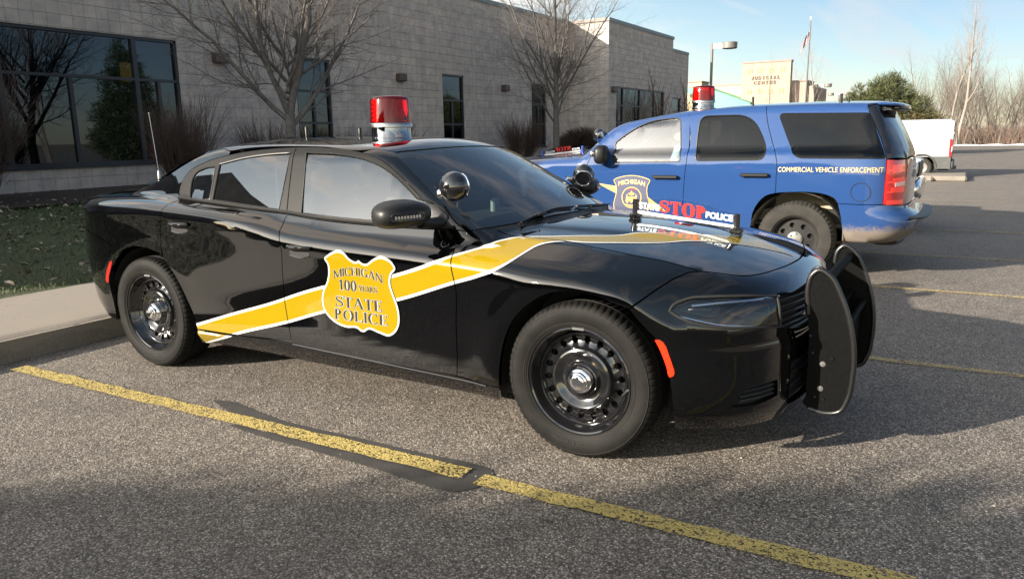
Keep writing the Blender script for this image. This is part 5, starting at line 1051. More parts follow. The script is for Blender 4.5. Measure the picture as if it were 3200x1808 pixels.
mb=MB(); c=np.array([-1.93,4.66,1.10]); a=np.linspace(0,2*np.pi,28,endpoint=False); mb.tube(c+.19*(np.cos(a)[:,None]*np.array([0,1,0])+np.sin(a)[:,None]*np.array([.40,0,.92])),.016,8,closed=True); mb.tube([c,c-np.array([.25,0,.08])],.03,8); mb.build('steering_wheel',M_int,tin,True)
for x,y in ((-1.30,4.66),(-1.30,5.52),(-.3,4.66),(-.3,5.52)):
    mb=MB(); mb.add(*superell((x-.2,y,.72),(.27,.25,.11),18,3.2)); mb.add(*superell((x+.10,y,1.05),(.09,.24,.34),18,3.2,np.array([[.97,0,.22],[0,1,0],[-.22,0,.97]]))); mb.add(*superell((x+.19,y,1.41),(.05,.12,.09),14,3)); mb.build('seat',M_int,tin,True,60)
mb=MB(); P=[(-2.28,5.86,1.24),(-1.95,5.84,1.45),(-1.62,5.80,1.60)]; mb.tube(catmull(P,.1),.055,8); mb.build('far_pillar_trim',M_beige,tin,True)
mb=MB(); mb.rbox((-1.98,5.0,1.50),(.06,.30,.09),.03); mb.build('rear_view_mirror',M_int,tin)
mb=MB(); mb.rbox((-1.72,4.98,1.14),(.05,.34,.25),.02); mb.rbox((-1.70,4.98,.95),(.06,.06,.25),.01); mb.build('computer_screen',M_int,tin)
mb=MB(); mb.box((.2,5.09,1.0),(.05,1.5,.5)); mb.box((-.9,5.09,.50),(2.9,1.6,.03)); mb.build('cargo_partition',M_int,tin)
# wheels
def twheel(xc,s):
    w=bpy.data.objects.new('wheel',None); COL.objects.link(w); w.parent=TAH; w.matrix_parent_inverse=Matrix.Translation(-TAH.location)
    def mod(i,a):
        if i in(4,5,12,13): return -.010*(np.mod(a*54/(2*np.pi)+.15,1)<.30)
        return np.zeros(len(a))
    o=MB(); o.lathe([(.215,.10),(.24,.125),(.30,.135),(.345,.125),(.365,.10),(.373,.085),(.375,.05),(.368,.045),(.368,.035),(.375,.03),(.375,-.05),(.373,-.085),(.365,-.10),(.345,-.125),(.30,-.135),(.24,-.125),(.215,-.10)],216,axis='y',mod=mod); o.build('tyre',M_rub2,w,True,35)
    MG=noisy('grey_steel_wheel',(.018,.0175,.017),(.028,.027,.026),12,.7,spec=.1)
    def ring(r,n=64): a=np.linspace(0,2*np.pi,n,endpoint=False); return np.stack([r*np.cos(a),r*np.sin(a)],-1)
    hs=[]
    for k_ in range(8):
        a0=k_*2*np.pi/8+.25; cc=np.array([math.cos(a0),math.sin(a0)])*.142; a=np.linspace(0,2*np.pi,20,endpoint=False); hs.append(cc+np.stack([np.cos(a)*.0255,np.sin(a)*.0255],-1))
    gx=[(r*math.cos(a),r*math.sin(a)) for r in (.105,.12,.165,.18,.195) for a in np.linspace(0,2*np.pi,60,endpoint=False)]
    V,F=tri2d([ring(.208)],[ring(.075)]+hs,extra=np.array(gx)); rad=np.hypot(V[:,0],V[:,1]); d=np.interp(rad,[.075,.10,.12,.165,.19,.208],[.085,.082,.072,.066,.055,.075])
    o=MB(); o.add(np.stack([V[:,0],-d,V[:,1]],-1),F); o.lathe([(.208,.075),(.212,.10),(.218,.108),(.223,.112),(.220,.10)],64,axis='y')
    for h in hs: n=len(h); o.add(np.concatenate([np.stack([h[:,0],np.full(n,-.069),h[:,1]],-1),np.stack([h[:,0]*.98,np.full(n,-.04),h[:,1]*.98],-1)]),[(i,(i+1)%n,n+(i+1)%n,n+i) for i in range(n)])
    o.build('rim',MG,w,True,35)
    o=MB(); o.lathe([(.076,.08),(.075,.098),(.068,.104),(.045,.107),(.0001,.108)],48,axis='y')
    for k_ in range(6): a=k_*np.pi/3+.3; o.cyl((.058*math.cos(a),-.10,.058*math.sin(a)),(.058*math.cos(a),-.122,.058*math.sin(a)),.0115,.009,12)
    o.build('hub_cap',noisy('dull_silver',(.20,.20,.19),(.28,.275,.265),30,.35,metal=.7),w,True,35)
    o=MB(); o.lathe([(.19,.02),(.19,.03),(.05,.03)],32,axis='y'); o.build('brake_disc',M_dark,w)
    w.location=(xc,5.09+s*.875,.372); w.rotation_euler=(0,0,math.pi if s>0 else 0)
for xc in (0,-2.946):
    for s in (-1,1): twheel(xc,s)
# lettering and door badge
def tdec(name,V,F,m,off,par=TAH): return flank_decal(name,TB_,V,F,m,par,off)
V,F=text2d('COMMERCIAL VEHICLE ENFORCEMENT',1,1.04,.0); tdec('side_lettering',fit(V,-.190,.758,1.040,1.087),F,M_ltgold,.003)
ctr=-1.742
star=[(-2.165,.898),(-1.89,.862),(-1.90,.775)]
V,F=tri2d([np.array(star)],extra=None); tdec('badge_star_point',V,F,M_gold,.003)
star2=[(-1.335,.603),(-1.60,.79),(-1.60,.655)]
V,F=tri2d([np.array(star2)]); tdec('badge_star_point',V,F,M_gold,.003)
half=[(0,.985),(.06,.982),(.13,.968),(.175,.955),(.212,.934),(.187,.885),(.178,.83),(.185,.77),(.205,.70),(.21,.64),(.17,.575),(.08,.53),(0,.505)]
sh=np.array([(ctr+a,b) for a,b in half]+[(ctr-a,b) for a,b in half[::-1][1:-1]]); sh=catmull(sh,.03,True)
V,F=tri2d([sh],extra=grid2d(sh,.05)); BG=tdec('door_badge',V,F,M_navy,.004)
V,F=tri2d([shrink(sh,-.004)],[shrink(sh,.004)]); tdec('badge_border',V,F,M_gold,.0055,BG)
V,F=text2d('MICHIGAN',1,1.02,.02); V=fit(V,ctr-.155,ctr+.155,.868,.918); u=(V[:,0]-ctr)/.155; V[:,1]+=.026*(1-u*u)-.0; tdec('badge_lettering',V,F,M_ltgold,.0055,BG)
def disc(cx,cz,r,n=40): a=np.linspace(0,2*np.pi,n,endpoint=False); return np.stack([cx+r*np.cos(a),cz+r*np.sin(a)],-1)
V,F=tri2d([disc(ctr,.745,.117)],[disc(ctr,.745,.107)]); tdec('seal_ring',V,F,M_gold,.0055,BG)
V,F=tri2d([disc(ctr,.745,.105)]); tdec('seal_field',V,F,mat('seal_navy',(.02,.028,.07),.4),.005,BG)
parts_=[np.array([(ctr-.02,.79),(ctr,.82),(ctr+.02,.79),(ctr+.035,.80),(ctr+.03,.775),(ctr,.765),(ctr-.03,.775),(ctr-.035,.80)]),
 np.array([(ctr-.07,.70),(ctr-.06,.77),(ctr-.045,.79),(ctr-.05,.76),(ctr-.03,.75),(ctr-.035,.70),(ctr-.045,.68)]),np.array([(ctr+.07,.70),(ctr+.06,.77),(ctr+.045,.79),(ctr+.05,.76),(ctr+.03,.75),(ctr+.035,.70),(ctr+.045,.68)]),
 np.array([(ctr-.028,.755),(ctr+.028,.755),(ctr+.026,.705),(ctr,.685),(ctr-.026,.705)]),np.array([(ctr-.07,.675),(ctr,.66),(ctr+.07,.675),(ctr+.06,.662),(ctr,.645),(ctr-.06,.662)])]
V,F=tri2d([],anyof=parts_); tdec('seal_emblem',V,F,M_gold,.006,BG)
V,F=tri2d([np.array([(ctr-.03,.828),(ctr+.03,.828),(ctr+.028,.836),(ctr-.028,.836)])]); tdec('seal_ribbon',V,F,M_sred,.006,BG)
# hood sign (seen from its back: letters read mirrored)
TS=empty('hood_sign'); TS.parent=TAH; TS.matrix_parent_inverse=Matrix.Translation(-TAH.location)
sy=5.09; M_bpost=mat('blue_post',(.01,.04,.24),.3)
for x in (-3.37,-2.805):
    mb=MB(); z=float(np.interp(x,[-3.37,-2.805],[1.160,1.216])); mb.rbox((x,sy,z+.042),(.024,.04,.078),.006); mb.rbox((x,sy,z+.01),(.05,.07,.03),.008); mb.build('sign_post',M_bpost,TS)
tz=lambda x:np.interp(x,[-3.37,-2.805],[1.186,1.241]); xs=np.linspace(-3.355,-2.82,20); tp=tz(xs)+.038+.042*np.sin((xs+3.355)/.535*np.pi)
mb=MB(); mb.prism(list(zip(xs,tp))+[(x,tz(x)-.01) for x in xs[::-1]],sy-.002,sy+.002,'y'); mb.build('sign_panel',glass_mat('smoky_acrylic',(.55,.57,.58),.02,ior=1.4),TS)
mb=MB(); mb.prism([(-3.355,tz(-3.355)-.012),(-2.82,tz(-2.82)-.012),(-2.82,tz(-2.82)+.004),(-3.355,tz(-3.355)+.004)],sy-.006,sy+.006,'y'); mb.build('sign_bar',M_swht,TS)
def tword(name,VF,x0,x1,h0,h1,m):
    V,F=VF; V=fit(V,0,1,0,1); x=x1-V[:,0]*(x1-x0); z=tz(x)+h0+V[:,1]*(h1-h0); solid(name,np.stack([x,z],-1),F,lambda q_,d:np.stack([q_[:,0],np.full(len(q_),sy+d),q_[:,1]],-1),.003,m,TS)
tword('white_letters',text2d('STATE',1,1,.02),-2.955,-2.845,.012,.038,M_swht); tword('white_letters',text2d('POLICE',1,1,.02),-3.335,-3.205,.012,.038,M_swht); tword('red_letters',serif('STOP',.22,.08),-3.19,-2.975,.012,.070,M_sred)

# seated officer looking down at his hands
M_skin=mat('skin',(.52,.30,.22),.5); M_shirt=noisy('pale_blue_shirt',(.30,.42,.55),(.36,.48,.60),25,.8); M_hair=mat('short_hair',(.10,.075,.055),.9)
PER=empty('person',(-1.35,4.66,.75),'short-haired man in pale blue shirt looking down inside the blue suv','person')
def skin(name,J,E_,m,par,root=0,sub=2):
    me=bpy.data.meshes.new(name); me.from_pydata([j[0] for j in J],E_,[]); o=bpy.data.objects.new(name,me); COL.objects.link(o)
    md=o.modifiers.new('s','SKIN'); sv=me.skin_vertices[0].data
    for i,j in enumerate(J): sv[i].radius=(j[1],j[2] if len(j)>2 else j[1])
    sv[root].use_root=True; ss=o.modifiers.new('u','SUBSURF'); ss.levels=ss.render_levels=sub
    bpy.context.view_layer.update(); dg=bpy.context.evaluated_depsgraph_get(); m2=bpy.data.meshes.new_from_object(o.evaluated_get(dg)); bpy.data.objects.remove(o)
    m2.name=name; m2.polygons.foreach_set('use_smooth',[True]*len(m2.polygons)); return link_mesh(name,m2,m,par)
# faces -x
y=4.66
J=[((-1.36,y,.86),.15,.16),((-1.34,y,1.02),.13,.15),((-1.31,y,1.20),.13,.17),((-1.32,y,1.31),.07,.07),((-1.34,y,1.37),.052),
   ((-1.33,y-.18,1.26),.07),((-1.40,y-.22,1.06),.052),((-1.60,y-.16,1.00),.04),((-1.69,y-.12,1.02),.028),
   ((-1.33,y+.18,1.26),.07),((-1.42,y+.20,1.05),.052),((-1.62,y+.10,1.00),.04),((-1.70,y+.05,1.03),.028),
   ((-1.45,y-.10,.84),.09),((-1.85,y-.10,.86),.075),((-1.95,y-.10,.60),.055),((-1.45,y+.10,.84),.09),((-1.85,y+.10,.86),.075),((-1.95,y+.10,.60),.055)]
E_=[(0,1),(1,2),(2,3),(3,4),(2,5),(5,6),(6,7),(7,8),(2,9),(9,10),(10,11),(11,12),(0,13),(13,14),(14,15),(0,16),(16,17),(17,18)]
BD=skin('body',J,E_,M_shirt,PER)
# head with brow, nose, chin, ears
mb=MB(); n=24; V,F=superell((0,0,0),(.098,.076,.118),26,2.2)
h=V.copy(); f=h[:,0]<0
h[:,0]-=.016*np.exp(-((h[:,1]/.014)**2+((h[:,2]+.012)/.022)**2))*f*1.6; h[:,0]-=.008*np.exp(-((h[:,1]/.03)**2+((h[:,2]+.055)/.016)**2))*f; h[:,0]+=.010*np.exp(-(((np.abs(h[:,1])-.03)/.014)**2+((h[:,2]-.015)/.014)**2))*f; h[:,1]*=1-.25*np.clip(-h[:,2]/.118,0,1)
a=R(28); RT=np.array([[math.cos(a),0,math.sin(a)],[0,1,0],[-math.sin(a),0,math.cos(a)]]); RT=np.array([[math.cos(a),0,-math.sin(a)],[0,1,0],[math.sin(a),0,math.cos(a)]])
hc_=np.array([-1.385,y,1.455]); mb.add(h@RT.T+hc_,F)
for s in (-1,1): mb.sphere(tuple(np.array([.01,s*.074,-.005])@RT.T+hc_),.02,10,sc=(.8,.35,1.3))
HD=mb.build('head',M_skin,PER,True,80)
g=V.copy(); g=g[:]; k_=(g[:,2]>.035)|((g[:,0]>.02)&(g[:,2]>-.03)); mb=MB(); V3=V*1.035; Fk=[q_ for q_ in F if all(k_[i] for i in q_)]; mb.add(V3@RT.T+hc_,Fk); mb.build('hair',M_hair,HD,True,80)
for s in (-1,1):
    w=np.array([-1.70,y-.12 if s<0 else y+.05,1.025]); Jh=[(tuple(w),.024,.016),(tuple(w+np.array([-.05,s*-.01,.0])),.036,.014)]; Eh=[(0,1)]
    for i,(dy,L) in enumerate(((-.027,.060),(-.009,.070),(.009,.066),(.026,.052))):
        b=len(Jh); Jh+= [(tuple(w+np.array([-.085,dy,-.002])),.009),(tuple(w+np.array([-.085-L*.5,dy,-.010])),.008),(tuple(w+np.array([-.085-L*.8,dy,-.030])),.007)]; Eh+=[(1,b),(b,b+1),(b+1,b+2)]
    b=len(Jh); Jh+= [(tuple(w+np.array([-.045,s*.035,.0])),.011),(tuple(w+np.array([-.08,s*.045,-.01])),.009)]; Eh+=[(1,b),(b,b+1)]
    skin('hand',Jh,Eh,M_skin,PER,0,1)

# ================================================================ ground
def asphalt():
    m=mat('asphalt',(.08,.075,.07),.85); t=NT(m); v=t.coord()
    vo=t.n('ShaderNodeTexVoronoi',feature='F1'); vo.inputs['Scale'].default_value=135; t.l(v,vo.inputs['Vector'])
    v2=t.n('ShaderNodeTexVoronoi',feature='F1'); v2.inputs['Scale'].default_value=48; t.l(v,v2.inputs['Vector'])
    c=t.n('ShaderNodeSeparateColor'); t.l(vo.outputs['Color'],c.inputs[0]); c2=t.n('ShaderNodeSeparateColor'); t.l(v2.outputs['Color'],c2.inputs[0])
    base=t.ramp(c.outputs[0],[(0,(.085,.072,.061)),(.40,(.165,.143,.122)),(.70,(.255,.224,.192)),(.90,(.36,.32,.275)),(1,(.52,.47,.41))]).outputs[0]
    edge=t.ramp(vo.outputs['Distance'],[(.25,(1,1,1)),(.62,(.38,.37,.36))]).outputs[0]
    col=t.mix(1.,base,edge,'MULTIPLY')
    big=t.ramp(c2.outputs[0],[(.955,(0,0,0)),(.965,(1,1,1))]).outputs[0]; bd=t.ramp(v2.outputs['Distance'],[(.22,(1,1,1)),(.34,(0,0,0))]).outputs[0]
    tone=t.ramp(c2.outputs[1],[(0,(.22,.20,.17)),(.5,(.15,.11,.085)),(1,(.33,.31,.28))]).outputs[0]
    col=t.mix(t.math('MULTIPLY',big,bd),col,tone)
    n=t.noise(v,.55,5,.6); n3=t.noise(v,4.5,4,.6)
    col=t.mix(1.,col,t.ramp(n.outputs[0],[(.25,(.80,.80,.82)),(.75,(1.12,1.10,1.06))]).outputs[0],'MULTIPLY'); col=t.mix(1.,col,t.ramp(n3.outputs[0],[(.3,(.86,.86,.86)),(.7,(1.1,1.1,1.1))]).outputs[0],'MULTIPLY')
    nd=t.noise(v,1.7,3,.5); spots=t.ramp(nd.outputs[0],[(.70,(1,1,1)),(.78,(.62,.60,.58))]).outputs[0]; col=t.mix(1.,col,spots,'MULTIPLY')
    t.l(col,t.b.inputs['Base Color']); h=t.math('ADD',t.math('MULTIPLY',t.math('SUBTRACT',1,vo.outputs['Distance']),.8),t.math('MULTIPLY',c.outputs[1],.5)); t.bump(h,.55,.005)
    t.l(t.ramp(c.outputs[2],[(0,(.55,)*3),(1,(.95,)*3)]).outputs[0],t.b.inputs['Roughness']); return m
M_asph=asphalt()
XK=-4.05
g=MB(); g.add([(XK-.05,-40,0),(90,-40,0),(90,66,0),(XK-.05,66,0)],[(0,1,2,3)]); tag(g.build('parking_lot',M_asph),kind='structure')
def soil():
    m=mat('field_soil',(.09,.08,.05),.95); t=NT(m); v=t.coord(); n=t.noise(v,.3,6); n2=t.noise(v,6,4); t.l(t.mix(.5,t.ramp(n.outputs[0],[(.3,(.07,.075,.03)),(.7,(.14,.11,.065))]).outputs[0],t.ramp(n2.outputs[0],[(.3,(.06,.06,.03)),(.7,(.16,.13,.08))]).outputs[0]),t.b.inputs['Base Color']); return m
g=MB(); g.add([(-700,-700,-.10),(700,-700,-.10),(700,700,-.10),(-700,700,-.10)],[(0,1,2,3)]); tag(g.build('ground',soil()),kind='structure')
# kerb + walk
def concrete(name,c1,c2,dark=(.05,.045,.04)):
    m=mat(name,c1,.85); t=NT(m); v=t.coord(); n=t.noise(v,1.3,6,.65); n2=t.noise(v,60,4,.7); n3=t.noise(v,9,5,.7)
    c=t.mix(.35,t.ramp(n.outputs[0],[(.3,c1),(.7,c2)]).outputs[0],t.ramp(n2.outputs[0],[(.3,tuple(q*.6 for q in c1)),(.7,tuple(min(q*1.25,1) for q in c2))]).outputs[0]); c=t.mix(1.,c,t.ramp(n3.outputs[0],[(.62,(1,1,1)),(.75,(.62,.58,.52))]).outputs[0],'MULTIPLY'); t.l(c,t.b.inputs['Base Color']); t.bump(n2.outputs[0],.35,.004); return m
M_walk=concrete('walk_concrete',(.175,.150,.122),(.215,.186,.155)); M_kerb=concrete('kerb_concrete',(.10,.088,.073),(.21,.18,.15))
g=MB(); y=-38.
while y<64:
    y1=y+3.0; g.box(((XK-5.62)/2,(y+y1)/2,.075-.05),(abs(XK+5.62)-.0,2.985,.25)); y=y1
tag(g.build('sidewalk',M_walk),kind='structure')
def kerb_run(y0,y1):
    n=int((y1-y0)/.05); mb=MB(); ys=np.linspace(y0,y1,n); rr=np.random.default_rng(4); j1=np.convolve(rr.normal(0,1,n),np.ones(5)/5,'same')*.006; j2=np.convolve(rr.normal(0,1,n),np.ones(3)/3,'same')*.006
    pr=[(XK+.012,-.02),(XK+.004,.06),(XK-.002,.118),(XK-.020,.146),(XK-.045,.1535),(XK-.17,.1535),(XK-.175,.1)]; v=[]
    for k,(x,z) in enumerate(pr):
        v+= [(x+j1[i]*(k in(1,2,3))+(-.02*(rr.random()>.97) if k in(2,3) else 0),ys[i],z+(j2[i] if k in(2,3) else 0)) for i in range(n)]
    f=[(a*n+i,a*n+i+1,(a+1)*n+i+1,(a+1)*n+i) for a in range(len(pr)-1) for i in range(n-1)]; mb.add(v,f); return mb
for y0 in np.arange(-10.72,61,3.05):
    o=kerb_run(y0+.006,y0+3.044).build('kerb',M_kerb,None,True,60); tag(o,kind='structure')
# parking stripes, worn away in flecks
def worn(name,col,lo,hi,sc=95):
    m=mat(name,col,.8); t=NT(m); v=t.coord(); vo=t.n('ShaderNodeTexVoronoi',feature='F1'); vo.inputs['Scale'].default_value=105; t.l(v,vo.inputs['Vector']); n=t.noise(v,3.2,5,.65); n2=t.noise(v,26,5,.7); s=t.n('ShaderNodeSeparateColor'); t.l(vo.outputs['Color'],s.inputs[0])
    f=t.math('ADD',t.math('ADD',t.math('MULTIPLY',n.outputs[0],.8),t.math('MULTIPLY',n2.outputs[0],.35)),t.math('SUBTRACT',t.math('MULTIPLY',s.outputs[0],.8),t.math('MULTIPLY',vo.outputs['Distance'],.55)))
    a=t.ramp(f,[(lo,(0,0,0)),(hi,(1,1,1))]).outputs[0]; tr=t.n('ShaderNodeBsdfTransparent'); mx=t.n('ShaderNodeMixShader'); t.l(a,mx.inputs[0]); t.l(tr.outputs[0],mx.inputs[1]); t.l(t.b.outputs[0],mx.inputs[2]); t.l(mx.outputs[0],t.out.inputs[0])
    t.l(t.mix(n2.outputs[0],tuple(q*.72 for q in col),tuple(min(1,q*1.2) for q in col)),t.b.inputs['Base Color']); t.bump(t.math('SUBTRACT',1,vo.outputs['Distance']),.6,.005); return m
M_line=worn('line_yellow',(.36,.275,.085),.30,.62); M_line2=worn('line_yellow_faded',(.38,.29,.13),.50,.84)
def stripe(x0,x1,y0,y1,w,z,m,label):
    n=max(8,int(abs(x1-x0)/.04)); xs=np.linspace(x0,x1,n); rr=np.random.default_rng(int(abs(x0*10)+7)); yc=np.linspace(y0,y1,n); a=np.convolve(rr.normal(0,1,n),np.ones(3)/3,'same')*.006; b=np.convolve(rr.normal(0,1,n),np.ones(3)/3,'same')*.006
    v=[(xs[i],yc[i]-w/2+a[i],z) for i in range(n)]+[(xs[i],yc[i]+w/2+b[i],z) for i in range(n)]; mb=MB(); mb.add(v,[(i,i+1,n+i+1,n+i) for i in range(n-1)]); o=mb.build('parking_line',m); tag(o,kind='structure'); return o
stripe(-3.83,-.345,-1.385,-1.315,.105,.012,M_line,''); stripe(-.27,4.4,-1.325,-1.28,.10,.008,M_line,'')
stripe(-3.9,5,1.345,1.36,.085,.006,M_line2,''); stripe(-3.9,6,3.845,3.87,.085,.006,M_line2,''); stripe(-3.9,6,6.02,5.99,.085,.006,M_line2,'')
for i,yy in enumerate((8.6,11.2,13.8,16.4,19.0,24.3,27.0)): stripe(-3.9,2.2,yy,yy,.085,.006,M_line2,'')
# dark sealer patch round the near stripe
pt=np.array([(-2.15,-1.185),(-2.05,-1.155),(-1.93,-1.17),(-1.6,-1.225),(-1.05,-1.222),(-.6,-1.215),(-.38,-1.205),(-.27,-1.22),(-.225,-1.30),(-.235,-1.39),(-.28,-1.455),(-.36,-1.482),(-.5,-1.475),(-.75,-1.452),(-1.2,-1.44),(-1.6,-1.425),(-1.76,-1.40),(-1.70,-1.375),(-1.5,-1.372),(-1.5,-1.30),(-1.8,-1.29),(-2.05,-1.23)])
pq=catmull(pt,.03,True); m=mat('crack_sealer',(.025,.024,.023),.75); t=NT(m); v=t.coord(); n=t.noise(v,150,3); n2=t.noise(v,7,4); t.l(t.ramp(n2.outputs[0],[(.3,(.022,.021,.020)),(.7,(.040,.037,.034))]).outputs[0],t.b.inputs['Base Color']); t.bump(n.outputs[0],.4,.003)
mb=MB(); V,F=tri2d([pq]); mb.add(np.column_stack([V,np.full(len(V),.004)]),F); tag(mb.build('sealer_patch',m),kind='structure')
# loose pebbles
mb=MB(); rr=np.random.default_rng(3)
for i in range(260):
    x=rr.uniform(-3.6,2.2);yy=rr.uniform(-3.2,-.4); s=rr.uniform(.0025,.0065); V,F=superell((x,yy,s*.35+.001),(s*rr.uniform(.8,1.4),s,s*.6),6,2.0,rz(rr.uniform(0,180))); mb.add(V,F)
tag(mb.build('loose_gravel',noisy('pebble',(.20,.18,.16),(.36,.33,.29),90,.8)),kind='stuff')
# lawn: rises gently to the planting bed at the wall
def hz(x): return np.interp(x,[-17.3,-14.6,-9,-5.6],[.30,.27,.20,.145])
xs=np.linspace(-18.2,-5.60,40); ys=np.linspace(-30,66,120); X,Y=np.meshgrid(xs,ys); Z=hz(X)+.02*np.sin(X*2.1+Y*.7)*np.clip((-5.8-X)/1,0,1)
V=np.stack([X.ravel(),Y.ravel(),Z.ravel()],-1); n=len(xs); F=[(j*n+i,j*n+i+1,(j+1)*n+i+1,(j+1)*n+i) for j in range(len(ys)-1) for i in range(n-1)]
def lawn_m():
    m=mat('lawn_soil',(.05,.06,.02),.95); t=NT(m); v=t.coord(); n=t.noise(v,2.2,5); n2=t.noise(v,45,4); t.l(t.mix(.5,t.ramp(n.outputs[0],[(.35,(.034,.054,.012)),(.65,(.075,.076,.030))]).outputs[0],t.ramp(n2.outputs[0],[(.3,(.006,.014,.003)),(.7,(.030,.036,.012))]).outputs[0]),t.b.inputs['Base Color']); t.bump(n2.outputs[0],.8,.03)
    return m
tag(link_mesh('lawn_ground',fastmesh('lawn_ground',V,F,True),lawn_m()),kind='structure')
def bed_m():
    m=mat('mulch',(.05,.035,.025),.95); t=NT(m); v=t.coord(); n=t.noise(v,40,6,.8,1.0); n2=t.noise(v,5,4); t.l(t.mix(.4,t.ramp(n.outputs[0],[(.3,(.012,.009,.007)),(.7,(.10,.065,.045))]).outputs[0],t.ramp(n2.outputs[0],[(.3,(.03,.02,.015)),(.7,(.08,.055,.04))]).outputs[0]),t.b.inputs['Base Color']); t.bump(n.outputs[0],1.,.05); return m
xs=np.linspace(-17.35,-13.9,14); ys=np.linspace(-20,58,160); X,Y=np.meshgrid(xs,ys); X=X+(X>-14.2)*(.35*np.sin(Y*.55)+.2*np.sin(Y*1.7)); Z=hz(X)+.035+.05*np.sin((xs[None]+17.35)/3.45*np.pi); 
V=np.stack([X.ravel(),Y.ravel(),Z.ravel()],-1); n=len(xs); F=[(j*n+i,j*n+i+1,(j+1)*n+i+1,(j+1)*n+i) for j in range(len(ys)-1) for i in range(n-1)]
tag(link_mesh('planting_bed',fastmesh('planting_bed',V,F,True),bed_m()),kind='structure')
# grass blades
N_=60000; gx=-5.64-RNG.random(N_)**1.4*8.2; gy=RNG.uniform(-5.5,13,N_); gz=hz(gx)+.015; h=RNG.uniform(.015,.045,N_); a=RNG.uniform(0,2*np.pi,N_); w=RNG.uniform(.002,.004,N_)*(1+(-gx-5.6)*.12); l=RNG.normal(0,.028,(N_,2))
P0=np.stack([gx,gy,gz],-1); e=np.stack([np.cos(a)*w,np.sin(a)*w,0*a],-1); tip=P0+np.column_stack([l,h]); mid=P0+np.column_stack([l*.35,h*.6])
V=np.stack([P0-e,P0+e,mid+e*.8,tip,mid-e*.8],1).reshape(-1,3); i=np.arange(N_)*5; F=np.concatenate([np.stack([i,i+1,i+2],-1),np.stack([i,i+2,i+4],-1),np.stack([i+4,i+2,i+3],-1)])
m=mat('grass_blade',(.08,.12,.03),.7); t=NT(m); v=t.coord(); n=t.noise(v,30,2); n2=t.noise(v,1.1,4); t.l(t.mix(n2.outputs[0],t.ramp(n.outputs[0],[(.3,(.034,.078,.008)),(.7,(.070,.110,.018))]).outputs[0],t.ramp(n.outputs[0],[(.3,(.032,.046,.012)),(.7,(.090,.084,.034))]).outputs[0]),t.b.inputs['Base Color'])
tag(link_mesh('grass',fastmesh('grass',V,F),m),kind='stuff')
# fallen leaves: curled little blades lying on the lawn and the bed
N_=5200; gx=-5.75-RNG.random(N_)*11.2; dn=RNG.random(N_); gy=RNG.uniform(-6,24,N_); gz=hz(gx)+RNG.uniform(.03,.07,N_); s=RNG.uniform(.028,.062,N_); a=RNG.uniform(0,2*np.pi,N_)
base=np.array([(-1,0,0),(-.35,.5,.25),(.3,.55,.3),(1,0,.05),(.3,-.5,.35),(-.35,-.55,.2),(0,0,-.05)]); c,s_=np.cos(a),np.sin(a); L=base[None]*s[:,None,None]*RNG.uniform(.7,1.2,(N_,1,3)); tl=RNG.normal(0,.35,(N_,1))
X=L[...,0]*c[:,None]-L[...,1]*s_[:,None]; Y=L[...,0]*s_[:,None]+L[...,1]*c[:,None]; V=np.stack([X+gx[:,None],Y+gy[:,None],L[...,2]+gz[:,None]+tl*X],-1).reshape(-1,3); i=np.arange(N_)*7
F=np.concatenate([np.stack([i+6,i+k_,i+(k_+1)%6],-1) for k_ in range(6)])
m=mat('dry_leaf',(.2,.15,.1),.75); t=NT(m); v=t.coord(); n=t.noise(v,9,2); t.l(t.ramp(n.outputs[0],[(.3,(.06,.04,.025)),(.5,(.20,.15,.11)),(.7,(.36,.31,.25))]).outputs[0],t.b.inputs['Base Color'])
tag(link_mesh('fallen_leaves',fastmesh('fallen_leaves',V,F),m),kind='stuff')
# kerbed island and snow strip at the far side
mb=MB(); mb.rbox((.75,21.2,.06),(1.5,2.2,.16),.05); mb.rbox((-1.6,21.3,.055),(4.6,2.7,.15),.05); tag(mb.build('kerb_island',M_kerb),kind='structure')
V=[];rr=np.random.default_rng(5)
for i in range(60):
    x=.5+i*.12; w=.5+.25*math.sin(i*.5)+rr.random()*.15; hh=.10+.13*abs(math.sin(i*.21))*rr.uniform(.6,1); hh*=.55; V+= [(x,66.2-w,-.02),(x,66.2-w*.3,hh),(x,66.2+w*.4,hh*.8),(x,66.2+w,-.05)]
mb=MB(); mb.add(V,[(i*4+k_,i*4+k_+1,i*4+k_+5,i*4+k_+4) for i in range(59) for k_ in range(3)]); o=mb.build('snow',mat('old_snow',(.55,.57,.60),.8),None,True); tag(o,kind='structure')

